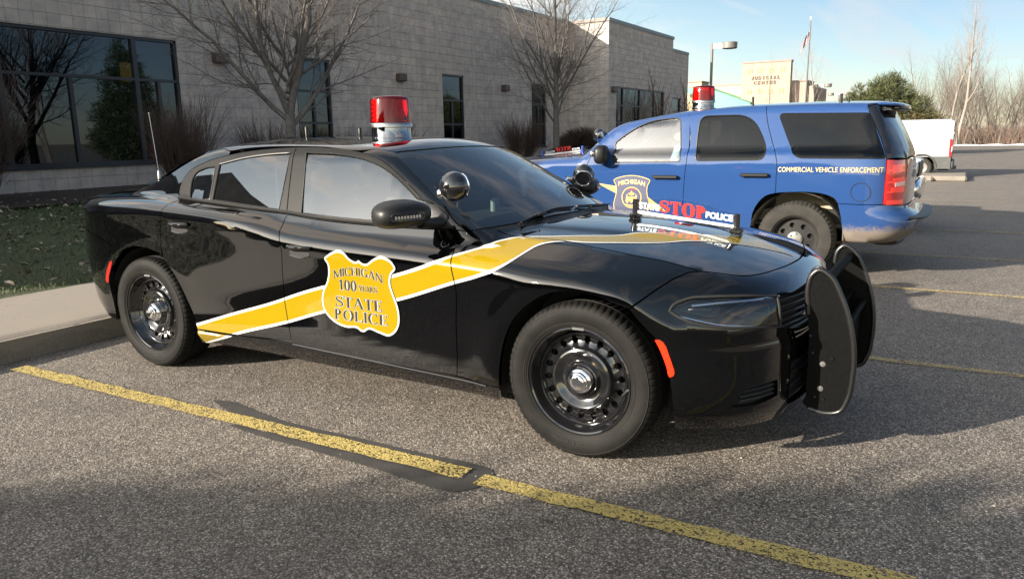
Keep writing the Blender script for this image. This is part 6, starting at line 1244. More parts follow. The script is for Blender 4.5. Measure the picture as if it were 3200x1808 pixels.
# ================================================================ long block-built public building
XB=-17.3
def block_mat(name,axis='y'):
    m=mat(name,(.25,.22,.19),.9); t=NT(m); v=t.coord(); s=t.n('ShaderNodeSeparateXYZ'); t.l(v,s.inputs[0]); h=s.outputs[1 if axis=='y' else 0]; z=s.outputs[2]
    cb=t.n('ShaderNodeCombineXYZ'); t.l(h,cb.inputs[0]); t.l(t.math('SUBTRACT',z,.03),cb.inputs[1])
    br=t.n('ShaderNodeTexBrick'); br.inputs['Scale'].default_value=1; br.offset=0; br.inputs['Brick Width'].default_value=.305; br.inputs['Row Height'].default_value=.2925; br.inputs['Mortar Size'].default_value=.006; br.inputs['Mortar Smooth'].default_value=.3; br.inputs['Bias'].default_value=0; t.l(cb.outputs[0],br.inputs['Vector'])
    br.inputs['Color1'].default_value=(.91,.91,.91,1); br.inputs['Color2'].default_value=(1.06,1.05,1.03,1); br.inputs['Mortar'].default_value=(.68,.67,.66,1)
    n=t.noise(v,38,6,.75); n2=t.noise(v,2.2,5,.6); n3=t.noise(v,9,5,.7)
    rough=t.ramp(n.outputs[0],[(.25,(.25,.222,.212)),(.5,(.45,.408,.395)),(.75,(.63,.578,.56))]).outputs[0]
    smooth=t.ramp(n.outputs[0],[(.3,(.37,.34,.325)),(.7,(.43,.395,.375))]).outputs[0]
    def band(lo,hi): return t.math('MULTIPLY',t.math('GREATER_THAN',z,lo),t.math('LESS_THAN',z,hi))
    b=t.math('ADD',t.math('ADD',band(4.125,4.71),band(2.955,3.2475)),t.math('ADD',band(6.38,8),t.math('LESS_THAN',z,.9)),True)
    col=t.mix(b,rough,smooth); col=t.mix(1.,col,br.outputs[0],'MULTIPLY')
    col=t.mix(1.,col,t.ramp(n2.outputs[0],[(.3,(.74,.74,.77)),(.7,(1.12,1.09,1.05))]).outputs[0],'MULTIPLY')
    st=t.ramp(n3.outputs[0],[(.60,(1,1,1)),(.70,(.52,.49,.47))]).outputs[0]; low=t.n('ShaderNodeMapRange',clamp=True); t.l(z,low.inputs[0]); low.inputs[1].default_value=.2; low.inputs[2].default_value=5; low.inputs[3].default_value=1; low.inputs[4].default_value=.15
    col=t.mix(low.outputs[0],col,t.mix(1.,col,st,'MULTIPLY')); t.l(col,t.b.inputs['Base Color'])
    hh=t.math('ADD',t.math('MULTIPLY',n.outputs[0],t.math('SUBTRACT',1.15,b)),t.math('MULTIPLY',br.outputs['Fac'],-.7)); t.bump(hh,.85,.035); return m
M_bly=block_mat('block_wall_long','y'); M_blx=block_mat('block_wall_end','x')
M_frame=mat('bronze_window_frame',(.010,.014,.022),.4); M_cap=noisy('metal_coping',(.10,.14,.16),(.14,.18,.20),3,.5); M_capb=noisy('metal_coping_brown',(.12,.095,.085),(.15,.12,.10),3,.5)
M_bglass=glass_mat('dark_window_glass',(.06,.07,.08),.03,ior=1.5,tcol=(.60,.70,.85)); M_void=mat('unlit_room',(.006,.006,.007),.9)
BLD=empty('block_building',(XB-6,25,0),'long pale concrete-block building with dark windows behind the parked cars','building')
def wall_x(name,x,y0,y1,z0,z1,holes,m,par,th=.30):
    ys=sorted({y0,y1,*[h[0] for h in holes],*[h[1] for h in holes]}); zs=sorted({z0,z1,*[h[2] for h in holes],*[h[3] for h in holes]}); mb=MB(); idx={}
    V=[];F=[]
    def vi(x_,y_,z_):
        k_=(round(x_,4),round(y_,4),round(z_,4)); 
        if k_ not in idx: idx[k_]=len(V); V.append(k_)
        return idx[k_]
    for a,b in zip(ys,ys[1:]):
        for c,d in zip(zs,zs[1:]):
            cy,cz=(a+b)/2,(c+d)/2
            if any(h[0]<cy<h[1] and h[2]<cz<h[3] for h in holes): continue
            F.append((vi(x,a,c),vi(x,b,c),vi(x,b,d),vi(x,a,d)))
    for h in holes:
        a,b,c,d=h[:4]
        for p,q_ in (((a,c),(a,d)),((a,d),(b,d)),((b,d),(b,c)),((b,c),(a,c))): F.append((vi(x,*p),vi(x,*q_),vi(x-th,*q_),vi(x-th,*p)))
    mb.add(V,F); return mb.build(name,m,par)
wins=[(1.9,10.12,.90,4.10,[5.53,8.87],[3.03],[(7.12,.9,3.03),(9.5,.9,3.03)]),(14.38,15.98,.90,4.02,[],[2.98,1.95],[(15.2,.9,2.98)]),(22.44,24.02,.88,3.94,[],[2.90,1.92],[(23.2,.88,2.90)]),(29.98,31.5,.86,3.92,[],[2.9,1.95],[(30.75,.86,2.9)])]
wall_x('front_wall',XB,-9,34.2,0,7.12,[w[:4] for w in wins],M_bly,BLD)
def window(x,w,par):
    y0,y1,z0,z1,vs,hs,part=w; f=empty('window'); f.parent=par; f.matrix_parent_inverse=Matrix.Translation(-par.location)
    mb=MB(); xx=x-.10; t_=.075
    for y in (y0+t_/2,y1-t_/2): mb.box((xx,y,(z0+z1)/2),(.12,t_,z1-z0))
    for z in (z0+t_/2,z1-t_/2): mb.box((xx-.001,(y0+y1)/2,z),(.122,y1-y0,t_))
    for y in vs: mb.box((xx-.003,y,(z0+z1)/2),(.11,.12,z1-z0))
    for z in hs: mb.box((xx-.006,(y0+y1)/2,z),(.105,y1-y0,.07))
    for y,a,b in part: mb.box((xx-.009,y,(a+b)/2),(.10,.09,b-a))
    mb.build('window_frame',M_frame,f); mb=MB(); mb.box((xx-.02,(y0+y1)/2,(z0+z1)/2),(.012,y1-y0-.06,z1-z0-.06)); mb.build('window_pane',M_bglass,f)
    mb=MB(); mb.box((x+.01,(y0+y1)/2,z0-.03),(.10,y1-y0+.02,.06)); mb.build('window_sill',M_frame,f)
for w in wins: window(XB,w,BLD)
X2=-15.03
w2=(35.25,42.9,.86,3.90,[36.35,38.9,41.3],[2.9,2.0],[])
wall_x('front_wall',X2,34.2,44.35,0,7.12,[w2[:4]],M_bly,BLD); window(X2,w2,BLD)
wall_x('front_wall',XB,44.35,54.6,0,7.12,[(46,53,.9,3.9)],M_bly,BLD); window(XB,(46,53,.9,3.9,[48,50.5],[2.9],[]),BLD)
X0=-12.5
wall_x('front_wall',X0,-10,-5.6,0,7.12,[],M_bly,BLD)
mb=MB()
for y_ in (-10,-5.6): mb.add([(XB,y_,0),(X0,y_,0),(X0,y_,7.12),(XB,y_,7.12)],[(0,1,2,3)])
mb.add([(XB-.2,-10,7.1),(X0,-10,7.1),(X0,-5.6,7.1),(XB-.2,-5.6,7.1)],[(0,1,2,3)]); mb.build('bay_wall',M_blx,BLD)
mb=MB(); mb.add([(XB-.3,34.2,0),(X2,34.2,0),(X2,34.2,7.12),(XB-.3,34.2,7.12)],[(0,1,2,3)]); mb.build('end_wall',M_blx,BLD)
mb=MB(); mb.add([(XB-.3,44.35,0),(X2,44.35,0),(X2,44.35,7.12),(XB-.3,44.35,7.12)],[(0,1,2,3)]); mb.add([(XB-14,54.6,0),(XB,54.6,0),(XB,54.6,7.12),(XB-14,54.6,7.12)],[(0,1,2,3)]); mb.add([(XB-14,-9,0),(XB,-9,0),(XB,-9,7.12),(XB-14,-9,7.12)],[(0,1,2,3)]); mb.build('return_wall',M_blx,BLD)
mb=MB(); mb.add([(XB-14,-9,7.0),(XB-.25,-9,7.0),(XB-.25,54.6,7.0),(XB-14,54.6,7.0)],[(0,1,2,3)]); mb.add([(XB-.25,34.2,7.0),(X2-.02,34.2,7.0),(X2-.02,44.3,7.0),(XB-.25,44.3,7.0)],[(0,1,2,3)]); mb.add([(XB-14,-9,0),(XB-14,54.6,0),(XB-14,54.6,7.12),(XB-14,-9,7.12)],[(0,1,2,3)]); mb.build('roof',M_void,BLD)
mb=MB(); mb.box((XB-.13,12.6-.0,7.2),(.36,43.2,.17)); mb.box((XB-.13,49.5,7.2),(.36,10.1,.17)); mb.box((X2-.13,39.28,7.2),(.36,10.3,.17)); mb.build('coping',M_cap,BLD)
mb=MB(); mb.box(((XB+X2)/2-.05,34.23,7.2),(X2-XB-.2,.22,.168)); mb.build('coping',M_capb,BLD)
# square ornaments under the coping, vertical slots
def orn(x,ys,z,w=.36,h=.36):
    mb=MB()
    for y in ys:
        mb.box((x+.012,y,z),(.03,w,h))
    return mb
ob=noisy('raised_block',(.30,.285,.275),(.36,.34,.325),30,.9)
for y in np.arange(2.4,34,1.62): orn(XB,[y],6.72).build('ornament_block',ob,BLD)
for y in np.arange(35.0,44,1.35): orn(X2,[y],6.72).build('ornament_block',ob,BLD)
for y in np.arange(46,54,1.62): orn(XB,[y],6.72).build('ornament_block',ob,BLD)
for c in (26.9,18.9,10.8):
    for k_ in range(3): mb=MB(); mb.box((XB+.015,c+(k_-1)*.44,5.25),(.035,.17,.95)); mb.build('ornament_slot',ob,BLD)
# pale control joints
for y in (22.2,24.85): mb=MB(); mb.box((XB+.004,y,3.5),(.014,.03,6.2)); mb.build('control_joint',mat('joint_sealant',(.42,.41,.40),.8),BLD)
# brown wall lamps
for i,(x,y,z) in enumerate(((XB,11.42,3.74),(XB,19.65,3.64),(XB,27.3,3.57),(X2,34.75,3.72))):
    mb=MB(); mb.rbox((x+.12,y,z),(.24,.42,.27),.02); mb.box((x+.11,y,z-.14),(.18,.34,.02)); mb.build('wall_lamp',noisy('brown_lamp_housing',(.055,.035,.032),(.075,.048,.042),20,.5),BLD)
mb=MB(); mb.box((XB-1.6,9.62,3.34),(.12,.28,.50)); tag(mb.build('ceiling_lantern',mat('lit_lamp',(.9,.6,.15),.5,emit=(1,.55,.10),es=2.2)),'small yellow lit lamp glowing inside the large window','lamp')
# stains on the wall
rr=np.random.default_rng(11); M_st=mat('mortar_stain',(.085,.075,.068),.95)
# ---------------------------------------------------------------- justice building with lettered tower, far off
JD=empty('judicial_building',(-18,88,0),'distant block tower lettered JUDICIAL CENTER with a green metal roof beside it','building')
M_tow=noisy('tower_block',(.24,.20,.155),(.28,.24,.19),3,.9); t=NT(M_tow); v=t.coord(); s=t.n('ShaderNodeSeparateXYZ'); t.l(v,s.inputs[0]); cb=t.n('ShaderNodeCombineXYZ'); t.l(s.outputs[0],cb.inputs[0]); t.l(s.outputs[2],cb.inputs[1]); br=t.n('ShaderNodeTexBrick'); br.inputs['Scale'].default_value=1; br.inputs['Brick Width'].default_value=.6; br.inputs['Row Height'].default_value=.3; br.inputs['Mortar Size'].default_value=.02; br.inputs['Color1'].default_value=(.95,.95,.95,1); br.inputs['Color2'].default_value=(1.05,1.05,1.05,1); br.inputs['Mortar'].default_value=(.8,.8,.8,1); t.l(cb.outputs[0],br.inputs['Vector']); old=t.b.inputs['Base Color'].links[0].from_socket; t.l(t.mix(1.,old,br.outputs[0],'MULTIPLY'),t.b.inputs['Base Color'])
mb=MB(); mb.box((-18.28,85.5,4.35),(5.18,1.0,8.7)); mb.build('tower',M_tow,JD)
mb=MB(); mb.box((-18.28,85.5,8.80),(5.3,1.15,.18)); mb.build('tower_cap',M_capb,JD)
mb=MB(); mb.box((-15.0,88.2,3.35),(1.75,4.0,6.5)); mb.box((-13.95,91,3.05),(.9,9,6.1)); mb.build('side_wing',noisy('pinkish_block',(.25,.19,.16),(.29,.22,.185),2,.9),JD)
mb=MB(); mb.box((-15.0,88.2,6.66),(1.9,4.2,.14)); mb.build('wing_cap',M_capb,JD)
M_sgn=mat('bronze_letters',(.09,.07,.06),.6)
for w_,x0,x1,z0,z1 in (('J U D I C I A L',-19.94,-16.72,6.92,7.30),('C E N T E R',-19.63,-17.08,6.40,6.78)):
    cs=w_.replace(' ',''); pw=(x1-x0)/len(cs)
    for i_,ch_ in enumerate(cs):
        V,F=text2d(ch_,1,1.0,.03); c_=x0+(i_+.5)*pw; hw=.055 if ch_=='I' else .135; V=fit(V,c_-hw,c_+hw,z0,z1); solid('letter',V,F,lambda q_,d:np.stack([q_[:,0],np.full(len(q_),84.96+d),q_[:,1]],-1),.04,M_sgn,JD)
M_orn=noisy('tan_ornament',(.28,.21,.13),(.33,.25,.16),4,.9)
for z in (7.9,5.68):
    for x in (-20.03,-18.9,-17.75,-16.6):
        for dx in (-.15,.15):
            for dz in (-.14,.14): mb=MB(); mb.box((x+dx,84.985,z+dz),(.25,.06,.23)); mb.build('ornament_block',M_orn,JD)
mb=MB(); mb.box((-24,87,3.25),(6.4,2,6.5)); mb.box((-31,90,3.6),(9,3,7.2)); mb.build('low_block',noisy('cream_render',(.38,.31,.19),(.42,.35,.23),2,.9),JD)
mb=MB(); mb.box((-24,86.98,6.55),(6.5,2.1,.14)); mb.box((-31,89.9,7.28),(9.2,3.1,.14)); mb.build('low_coping',M_capb,JD)
mb=MB(); mb.add([(-24.4,84.0,6.15),(-24.0,84.0,6.10),(-19.6,83.9,4.40),(-19.6,83.9,3.4),(-24.4,83.9,3.9),(-24.4,86.5,6.4),(-19.6,86.4,4.7)],[(0,1,2,3,4),(0,5,6,2,1)]); mb.add([(-28.5,84,6.78),(-24.4,83.98,5.9),(-24.4,83.98,5.2),(-28.5,84,6.2)],[(0,1,2,3)]); mb.build('green_roof',mat('green_metal_roof',(.05,.27,.17),.45),JD)
mb=MB(); mb.box((-24.5,84.9,1.9),(9,2,3.8)); mb.build('lower_wall',noisy('brown_block',(.20,.15,.13),(.25,.19,.16),3,.9),JD)
# ---------------------------------------------------------------- street lamps
M_pole=noisy('bronze_pole',(.10,.09,.08),(.13,.115,.10),5,.5); M_arm=mat('pale_arm',(.40,.40,.39),.45); M_head=noisy('lamp_housing',(.11,.105,.10),(.14,.13,.12),4,.5)
def lamp(x,y,h,dbl,label,hw=.42):
    L=empty('street_lamp',(x,y,0),label,'street lamp',None)
    mb=MB(); mb.box((x,y,.3),(.5,.5,.6)); mb.build('base',M_kerb,L); mb=MB(); mb.cyl((x,y,.6),(x,y,h),.085,.075,10); mb.build('pole',M_pole,L,True)
    for s in ((1,-1) if dbl else (1,)):
        mb=MB(); mb.box((x+s*.34,y,h-.17),(.55,.12,.28)); mb.build('arm',M_arm,L); mb=MB(); mb.lathe([(.001,-.36),(.36,-.36),(.42,-.34),(.43,-.02),(.41,0),(.001,.01)],28,o=(x+s*1.02,y,h)); mb.build('lamp_head',M_head,L,True,40)
lamp(-11.88,42,6.45,False,'tall single-headed lamp post rising behind the blue suv\'s red beacon'); lamp(-13.3,88,6.32,True,'twin-headed lamp post just right of the flagpole foot'); lamp(-14.78,115,6.45,True,'farthest twin-headed lamp post, seen small between the flagpole and evergreen')
# flag pole
FP=empty('flagpole',(-8.29,52,0),'tall thin flagpole flying a limp striped flag','flagpole')
mb=MB(); mb.cyl((-8.29,52,0),(-8.225,52,8.55),.065,.035,10); mb.build('pole',mat('pole_metal',(.07,.07,.075),.5),FP,True); mb=MB(); mb.sphere((-8.222,52,8.70),.07,12); mb.cyl((-8.222,52,8.5),(-8.222,52,8.64),.02); mb.build('finial',mat('pale_ball',(.7,.7,.68),.3),FP,True)
nu,nv=40,26; V=[];
for j in range(nv+1):
    for i in range(nu+1):
        u=i/nu; v_=j/nv  # u: from pole outwards, v: downwards; flag hangs slack
        L=1.15*u; x=-8.25-.50*L*(.35+.65*v_**.8)-.02; z=7.95-v_*(.62+.0*u)-L*(.38+.45*v_)+.0; y=52+.09*math.sin(u*13+v_*2)*(.4+u)
        V.append((x,y,z))
F=[(j*(nu+1)+i,j*(nu+1)+i+1,(j+1)*(nu+1)+i+1,(j+1)*(nu+1)+i) for j in range(nv) for i in range(nu)]
mb=MB()
mi=[]
for j in range(nv):
    for i in range(nu): mi.append(2 if (j<14 and i<16) else (0 if (j//2)%2==0 else 1))
mb.add(V,F); mb.mi=mi; 
me=bpy.data.meshes.new('flag'); me.from_pydata(V,[],F); me.polygons.foreach_set('material_index',mi); me.polygons.foreach_set('use_smooth',[True]*len(F))
FL=link_mesh('flag',me,[mat('flag_red',(.30,.02,.03),.8),mat('flag_white',(.50,.49,.47),.8),mat('flag_blue',(.03,.04,.14),.8)],FP)
mb=MB()
for j in range(1,13,2):
    for i in range(1+(j//2)%2,16,3):
        a=np.array(V[j*(nu+1)+i]); mb.box(a+np.array([0,-.012,0]),(.022,.004,.022))
mb.build('stars',mat('flag_star',(.50,.49,.47),.8),FL)

# ================================================================ trees and shrubs
def prisms(segs,name,m,parent):
    """segs: list of (p0,p1,r0,r1); thick ones get more sides"""
    A=np.array([s[0] for s in segs]);B=np.array([s[1] for s in segs]);r0=np.array([s[2] for s in segs]);r1=np.array([s[3] for s in segs])
    Vs=[];Fs=[];off=0
    for n,mask in ((8,r0>.05),(5,(r0<=.05)&(r0>.012)),(3,r0<=.012)):
        if not mask.any(): continue
        a,b,ra,rb=A[mask],B[mask],r0[mask],r1[mask]; t=b-a; t/=np.linalg.norm(t,axis=1)[:,None]+1e-9; up=np.where(np.abs(t[:,2:3])<.9,np.array([[0,0,1.]]),np.array([[1.,0,0]])); u=np.cross(t,up); u/=np.linalg.norm(u,axis=1)[:,None]; w=np.cross(u,t)
        an=np.linspace(0,2*np.pi,n,endpoint=False); d=np.cos(an)[None,:,None]*u[:,None]+np.sin(an)[None,:,None]*w[:,None]
        V=np.concatenate([a[:,None]+d*ra[:,None,None],b[:,None]+d*rb[:,None,None]],1).reshape(-1,3); k=len(a); i=np.arange(k)[:,None]*2*n+np.arange(n)[None]; j=np.arange(k)[:,None]*2*n+(np.arange(n)+1)%n
        Fs.append(np.stack([i,j,j+n,i+n],-1).reshape(-1,4)+off); Vs.append(V); off+=len(V)
    me=fastmesh(name,np.concatenate(Vs),np.concatenate(Fs),True); return link_mesh(name,me,m,parent)
def grow(rr,p,d,L,r,depth,P,out,tr=None):
    """one limb; children leave it along its length"""
    n=max(2,int(P.get('steps',5)-depth*.4)); q=np.array(p,float); d=np.array(d,float); d/=np.linalg.norm(d); pts=[q.copy()]; rads=[r]; ds=[d.copy()]
    r_end=r*P['taper'] if depth<P['maxd'] else r*.35
    for i in range(n):
        d=d+rr.normal(0,P['wig'],3)+np.array([0,0,P['up'][min(depth,len(P['up'])-1)]]); d/=np.linalg.norm(d); q=q+d*L/n; pts.append(q.copy()); ds.append(d.copy()); rads.append(r+(r_end-r)*(i+1)/n)
    tgt=tr if (depth==0 and tr is not None) else out
    for i in range(n): tgt.append((pts[i],pts[i+1]+ds[i+1]*rads[i+1]*.3,rads[i],rads[i+1]))
    if depth>=P['maxd']: return
    k=P['kids'][depth]; a0=rr.uniform(0,6.28)
    for c in range(k):
        f=P['start'][depth]+(1-P['start'][depth])*((c+rr.uniform(0,.8))/k); f=min(f,.98); i=min(int(f*n),n-1); u=f*n-i; b=pts[i]+(pts[i+1]-pts[i])*u; dd=ds[i]
        ax=np.cross(dd,[0,0,1.]) if abs(dd[2])<.95 else np.array([1.,0,0]); ax/=np.linalg.norm(ax); ay=np.cross(dd,ax); az=a0+c*2.4+rr.normal(0,.3); an=R(P['ang'][depth]*rr.uniform(.75,1.25))
        nd=dd*math.cos(an)+(ax*math.cos(az)+ay*math.sin(az))*math.sin(an)
        rc=max(min((rads[i]+(rads[i+1]-rads[i])*u)*P['rr'][depth],r),.0022); grow(rr,b,nd,L*P['ll'][depth]*rr.uniform(.7,1.15)*(1-.45*f*P.get('cone',.6)),rc,depth+1,P,out)
    if depth>0 or P.get('leader',True): # continuation fork
        grow(rr,pts[-1],ds[-1],L*P['ll'][depth]*.9,r_end,depth+1,P,out)
def bark(name,c1,c2,lic=.0):
    m=mat(name,c1,.9); t=NT(m); v=t.coord(); n=t.noise(v,11,6,.7,.6); n2=t.noise(v,55,4,.7); t.l(t.ramp(n.outputs[0],[(.32,c1),(.68,c2)]).outputs[0],t.b.inputs['Base Color']); t.bump(n2.outputs[0],.6,.01); return m
M_bark=bark('grey_bark',(.060,.052,.049),(.14,.125,.118)); M_bark2=bark('pale_bark',(.15,.125,.11),(.25,.215,.19)); M_twig=bark('brown_twig',(.050,.030,.024),(.095,.062,.050)); M_bark3=bark('woodland_bark',(.070,.057,.048),(.140,.118,.098))
def bare_tree(name,loc,seed,P,label,m=M_bark,group=None,H=1.,r=.12,lean=(0,0),first=.35,trunkL=2.2,cat='tree'):
    T=empty(name,loc,label,cat,group); rr=np.random.default_rng(seed); tr=[];out=[]; grow(rr,np.array(loc)+np.array([0,0,-.1]),(lean[0],lean[1],1),trunkL,r,0,P,out,tr); prisms(tr,'trunk',m,T); prisms(out,'crown',m,T); return T
def P_(maxd,kids,start,ang,rr_,ll,up,wig=.07,taper=.72,steps=6,**k): return dict(maxd=maxd,kids=kids,start=start,ang=ang,rr=rr_,ll=ll,up=up,wig=wig,taper=taper,steps=steps,**k)
# near wall tree: low fork, wide vase-shaped crown
def feature_tree(name,loc,seed,label,trunk_h,r,forks,m=M_bark,top=4.2,group=None,sub=None):
    """trunk to the fork, then hand-set main limbs that each branch finely"""
    T=empty(name,loc,label,'tree',group); rr=np.random.default_rng(seed); b=np.array(loc,float); tr=[];out=[]
    P=sub or P_(3,[11,8,7],[.14,.12,.15],[38,40,42],[.40,.5,.6],[.50,.46,.5],[.03,.03,.02,.0],wig=.085,taper=.45,steps=7,leader=True,cone=.7)
    pts=[b+np.array([0,0,-.15]),b+np.array([.01,.0,trunk_h*.35]),b+np.array([.03,-.02,trunk_h*.7]),b+np.array([.0,.03,trunk_h])]
    for i in range(3): tr.append((pts[i],pts[i+1],r*(1.12-.08*i),r*(1.04-.08*i)))
    prisms(tr,'trunk',m,T)
    for (z,az,tilt,L,rf) in forks:
        d=np.array([math.cos(R(az))*math.sin(R(tilt)),math.sin(R(az))*math.sin(R(tilt)),math.cos(R(tilt))]); grow(rr,b+np.array([0,0,z]),d,L,r*rf,0,dict(P,up=[P['up'][0]+.05*(tilt>30)]+P['up'][1:]),out)
    prisms(out,'crown',m,T); return T
feature_tree('bare_tree',(-12.0,8.93,.22),21,'bare grey tree with a low fork before the wall, behind the sedan roof',1.78,.125,
 [(1.70,80,6,3.9,.78),(1.62,235,48,3.2,.46),(1.45,60,42,3.3,.50),(1.75,270,34,3.6,.50),(2.25,95,38,3.0,.42),(2.5,262,42,2.8,.36),(2.8,70,46,2.6,.32),(3.0,250,50,2.4,.3),(2.1,180,45,2.6,.36),(2.4,0,45,2.6,.34)])
feature_tree('bare_tree',(-13.0,24.2,.28),33,'tall bare tree with a full rounded crown, between the narrow dark windows',2.0,.135,
 [(1.95,85,3,5.4,.85),(1.55,255,52,3.7,.34),(1.65,95,55,3.8,.34),(2.1,275,45,4.0,.38),(2.3,70,45,4.0,.38),(2.75,250,38,3.9,.36),(2.9,100,38,3.7,.36),(3.4,265,34,3.3,.32),(3.6,80,34,3.2,.32),(2.4,180,45,3.2,.34),(2.6,0,45,3.2,.34),(4.2,270,28,2.5,.26),(4.4,90,28,2.5,.26)],
 sub=P_(3,[12,8,6],[.12,.12,.15],[40,42,45],[.40,.5,.6],[.50,.48,.5],[.025,.015,.0,.0],wig=.08,taper=.42,steps=7,leader=True,cone=.7))
PO=P_(4,[9,6,5,3],[.25,.15,.15,.2],[40,38,40,42],[.5,.5,.55,.6],[.62,.55,.5,.5],[.03,.05,.04,.02,0],wig=.07,taper=.5,steps=6,cone=.8)
for i,(x,y,L,lab) in enumerate(((-12.6,35.0,2.4,'small bare ornamental tree left of the wide far window'),(-12.3,38.7,2.3,'small bare twiggy tree hiding the right of the far window'),(-13.2,43.2,2.1,'bare tree at the far corner of the block building'))):
    bare_tree('ornamental_tree',(x,y,.25),50+i,dict(PO,up=[.03,.12,.09,.04,0]),lab,M_twig,r=.09,trunkL=L)
bare_tree('slender_tree',(-14.5,70,0),71,P_(3,[16,6,4],[.2,.15,.2],[26,30,34],[.35,.5,.6],[.30,.5,.5],[.0,.10,.06,0],wig=.04,taper=.2,steps=9,cone=1.),'thin upright young tree left of the lettered tower',M_bark,r=.07,trunkL=6.5)
bare_tree('slender_tree',(-11.0,74,0),72,P_(4,[14,6,5,3],[.2,.15,.2,.2],[34,34,36,36],[.35,.5,.6,.6],[.38,.5,.5,.5],[.0,.08,.05,0,0],wig=.05,taper=.2,steps=9,cone=1.),'bare tree right of the flagpole with fine upswept twigs',M_bark2,r=.10,trunkL=8.6)
bare_tree('slender_tree',(-13.6,78,0),73,P_(4,[12,6,5,3],[.2,.15,.2,.2],[34,34,36,36],[.35,.5,.6,.6],[.36,.5,.5,.5],[.0,.08,.05,0,0],wig=.05,taper=.2,steps=9,cone=1.),'shorter bare tree close beside the flagpole',M_bark2,r=.09,trunkL=6.2)
# far woodland: three kinds, many individuals
WG='bare trees of the far woodland'
PW=[P_(4,[11,7,5,3],[.35,.2,.15,.2],[38,40,42,44],[.42,.5,.55,.6],[.46,.5,.5,.5],[.0,.06,.03,.0,0],wig=.07,taper=.25,steps=9,cone=.9),
    P_(4,[9,7,5,3],[.45,.2,.15,.2],[32,38,42,44],[.5,.5,.55,.6],[.50,.52,.5,.5],[.0,.07,.03,.0,0],wig=.09,taper=.3,steps=9,cone=.7),
    P_(3,[16,8,5],[.25,.15,.15],[44,42,44],[.35,.5,.6],[.34,.5,.5],[.0,.04,.0,0],wig=.08,taper=.2,steps=9,cone=1.)]
def cp(root,loc,rz_=0.,sc=1.,label=None):
    r=root.copy(); COL.objects.link(r); r.location=loc; r.rotation_euler=(0,0,rz_); r.scale=(sc,sc,sc)
    if label: r['label']=label
    for ch in list(root.children): c=ch.copy(); COL.objects.link(c); c.parent=r
    return r
protos=[]
for i,(pp,L) in enumerate(zip(PW,(8.2,9.0,6.4))):
    T=bare_tree('woodland_tree',(0,0,0),90+i,pp,'bare brown tree standing among many in the far woodland',M_bark3,r=.15 if i<2 else .10,trunkL=L,group=WG); protos.append(T)
rr=np.random.default_rng(12); k_=0; used=[False]*3
for row,(y0,n) in enumerate(((68,26),(71,32),(75,36),(80,38),(87,40),(94,42))):
    for i in range(n):
        x=-1.6+(i+rr.uniform(-.4,.4))*(25/n)-row*.35; y=y0+rr.uniform(-2,2); sc=rr.uniform(.36,.54)*(1+.08*row); t_=int(rr.integers(0,3)); az=rr.uniform(0,6.28)
        if not used[t_]: protos[t_].location=(x,y,-.1); protos[t_].rotation_euler=(0,0,az); protos[t_].scale=(sc,)*3; used[t_]=True
        else: cp(protos[t_],(x,y,-.1),az,sc)
# the tall twin-stemmed pair standing clear of the wood
bare_tree('tall_tree',(.75,66.5,0),101,P_(4,[9,7,5,4],[.40,.2,.15,.2],[28,36,40,44],[.5,.5,.55,.6],[.48,.5,.5,.5],[.0,.10,.04,.0,0],wig=.045,taper=.35,steps=11,cone=.8),'tall pale-barked tree rising highest at the edge of the wood',M_bark2,r=.14,trunkL=8.0,lean=(.08,0))
bare_tree('tall_tree',(.15,66.8,0),102,P_(4,[7,6,5,4],[.45,.2,.15,.2],[26,36,40,44],[.5,.5,.55,.6],[.45,.5,.5,.5],[.0,.10,.04,.0,0],wig=.045,taper=.35,steps=11,cone=.8),'slimmer straight tree just left of the tallest pale tree',M_bark2,r=.105,trunkL=7.2,lean=(.02,0))
# thicket at the foot of the wood
segs=[]
for i in range(4600):
    x=rr.uniform(-4,19); y=rr.uniform(66.8,74)+rr.random()*2; h=rr.uniform(.4,1.7); p=np.array([x,y,-.1]); d=np.array([rr.normal(0,.28),rr.normal(0,.28),1]); q=p+d*h*.5; e=q+(d+np.array([rr.normal(0,.3),rr.normal(0,.3),0]))*h*.5; segs+= [(p,q,.016,.011),(q,e,.011,.005)]
    for k_ in range(2): f=q+(e-q)*rr.random(); segs.append((f,f+np.array([rr.normal(0,.5),rr.normal(0,.5),rr.uniform(.1,.5)])*h*.4,.007,.003))
o=prisms(segs,'thicket',bark('russet_brush',(.10,.066,.050),(.20,.145,.115)),None); tag(o,kind='stuff')
mb=MB(); V=[];n=60
xs=np.linspace(-14,30,n); 
for j,(yy,zz) in enumerate(((68,-.1),(72,.25),(80,.5),(100,.9),(140,1.2))): V+= [(x,yy+.6*math.sin(x*.7+j),zz+.15*math.sin(x*1.3+j*2)) for x in xs]
mb.add(V,[(j*n+i,j*n+i+1,(j+1)*n+i+1,(j+1)*n+i) for j in range(4) for i in range(n-1)]); tag(mb.build('woodland_floor',noisy('leaf_litter',(.13,.085,.055),(.22,.155,.105),2,.95),None,True),kind='structure')
# far pale trees on the horizon (two rows of small individuals behind everything)
for i in range(70):
    t_=int(rr.integers(0,3)); x=-75+i*1.45+rr.uniform(-1,1); y=150+rr.uniform(-8,14)-abs(x)*.1; cp(protos[t_],(x,y,0),rr.uniform(0,6.28),rr.uniform(.45,.8))
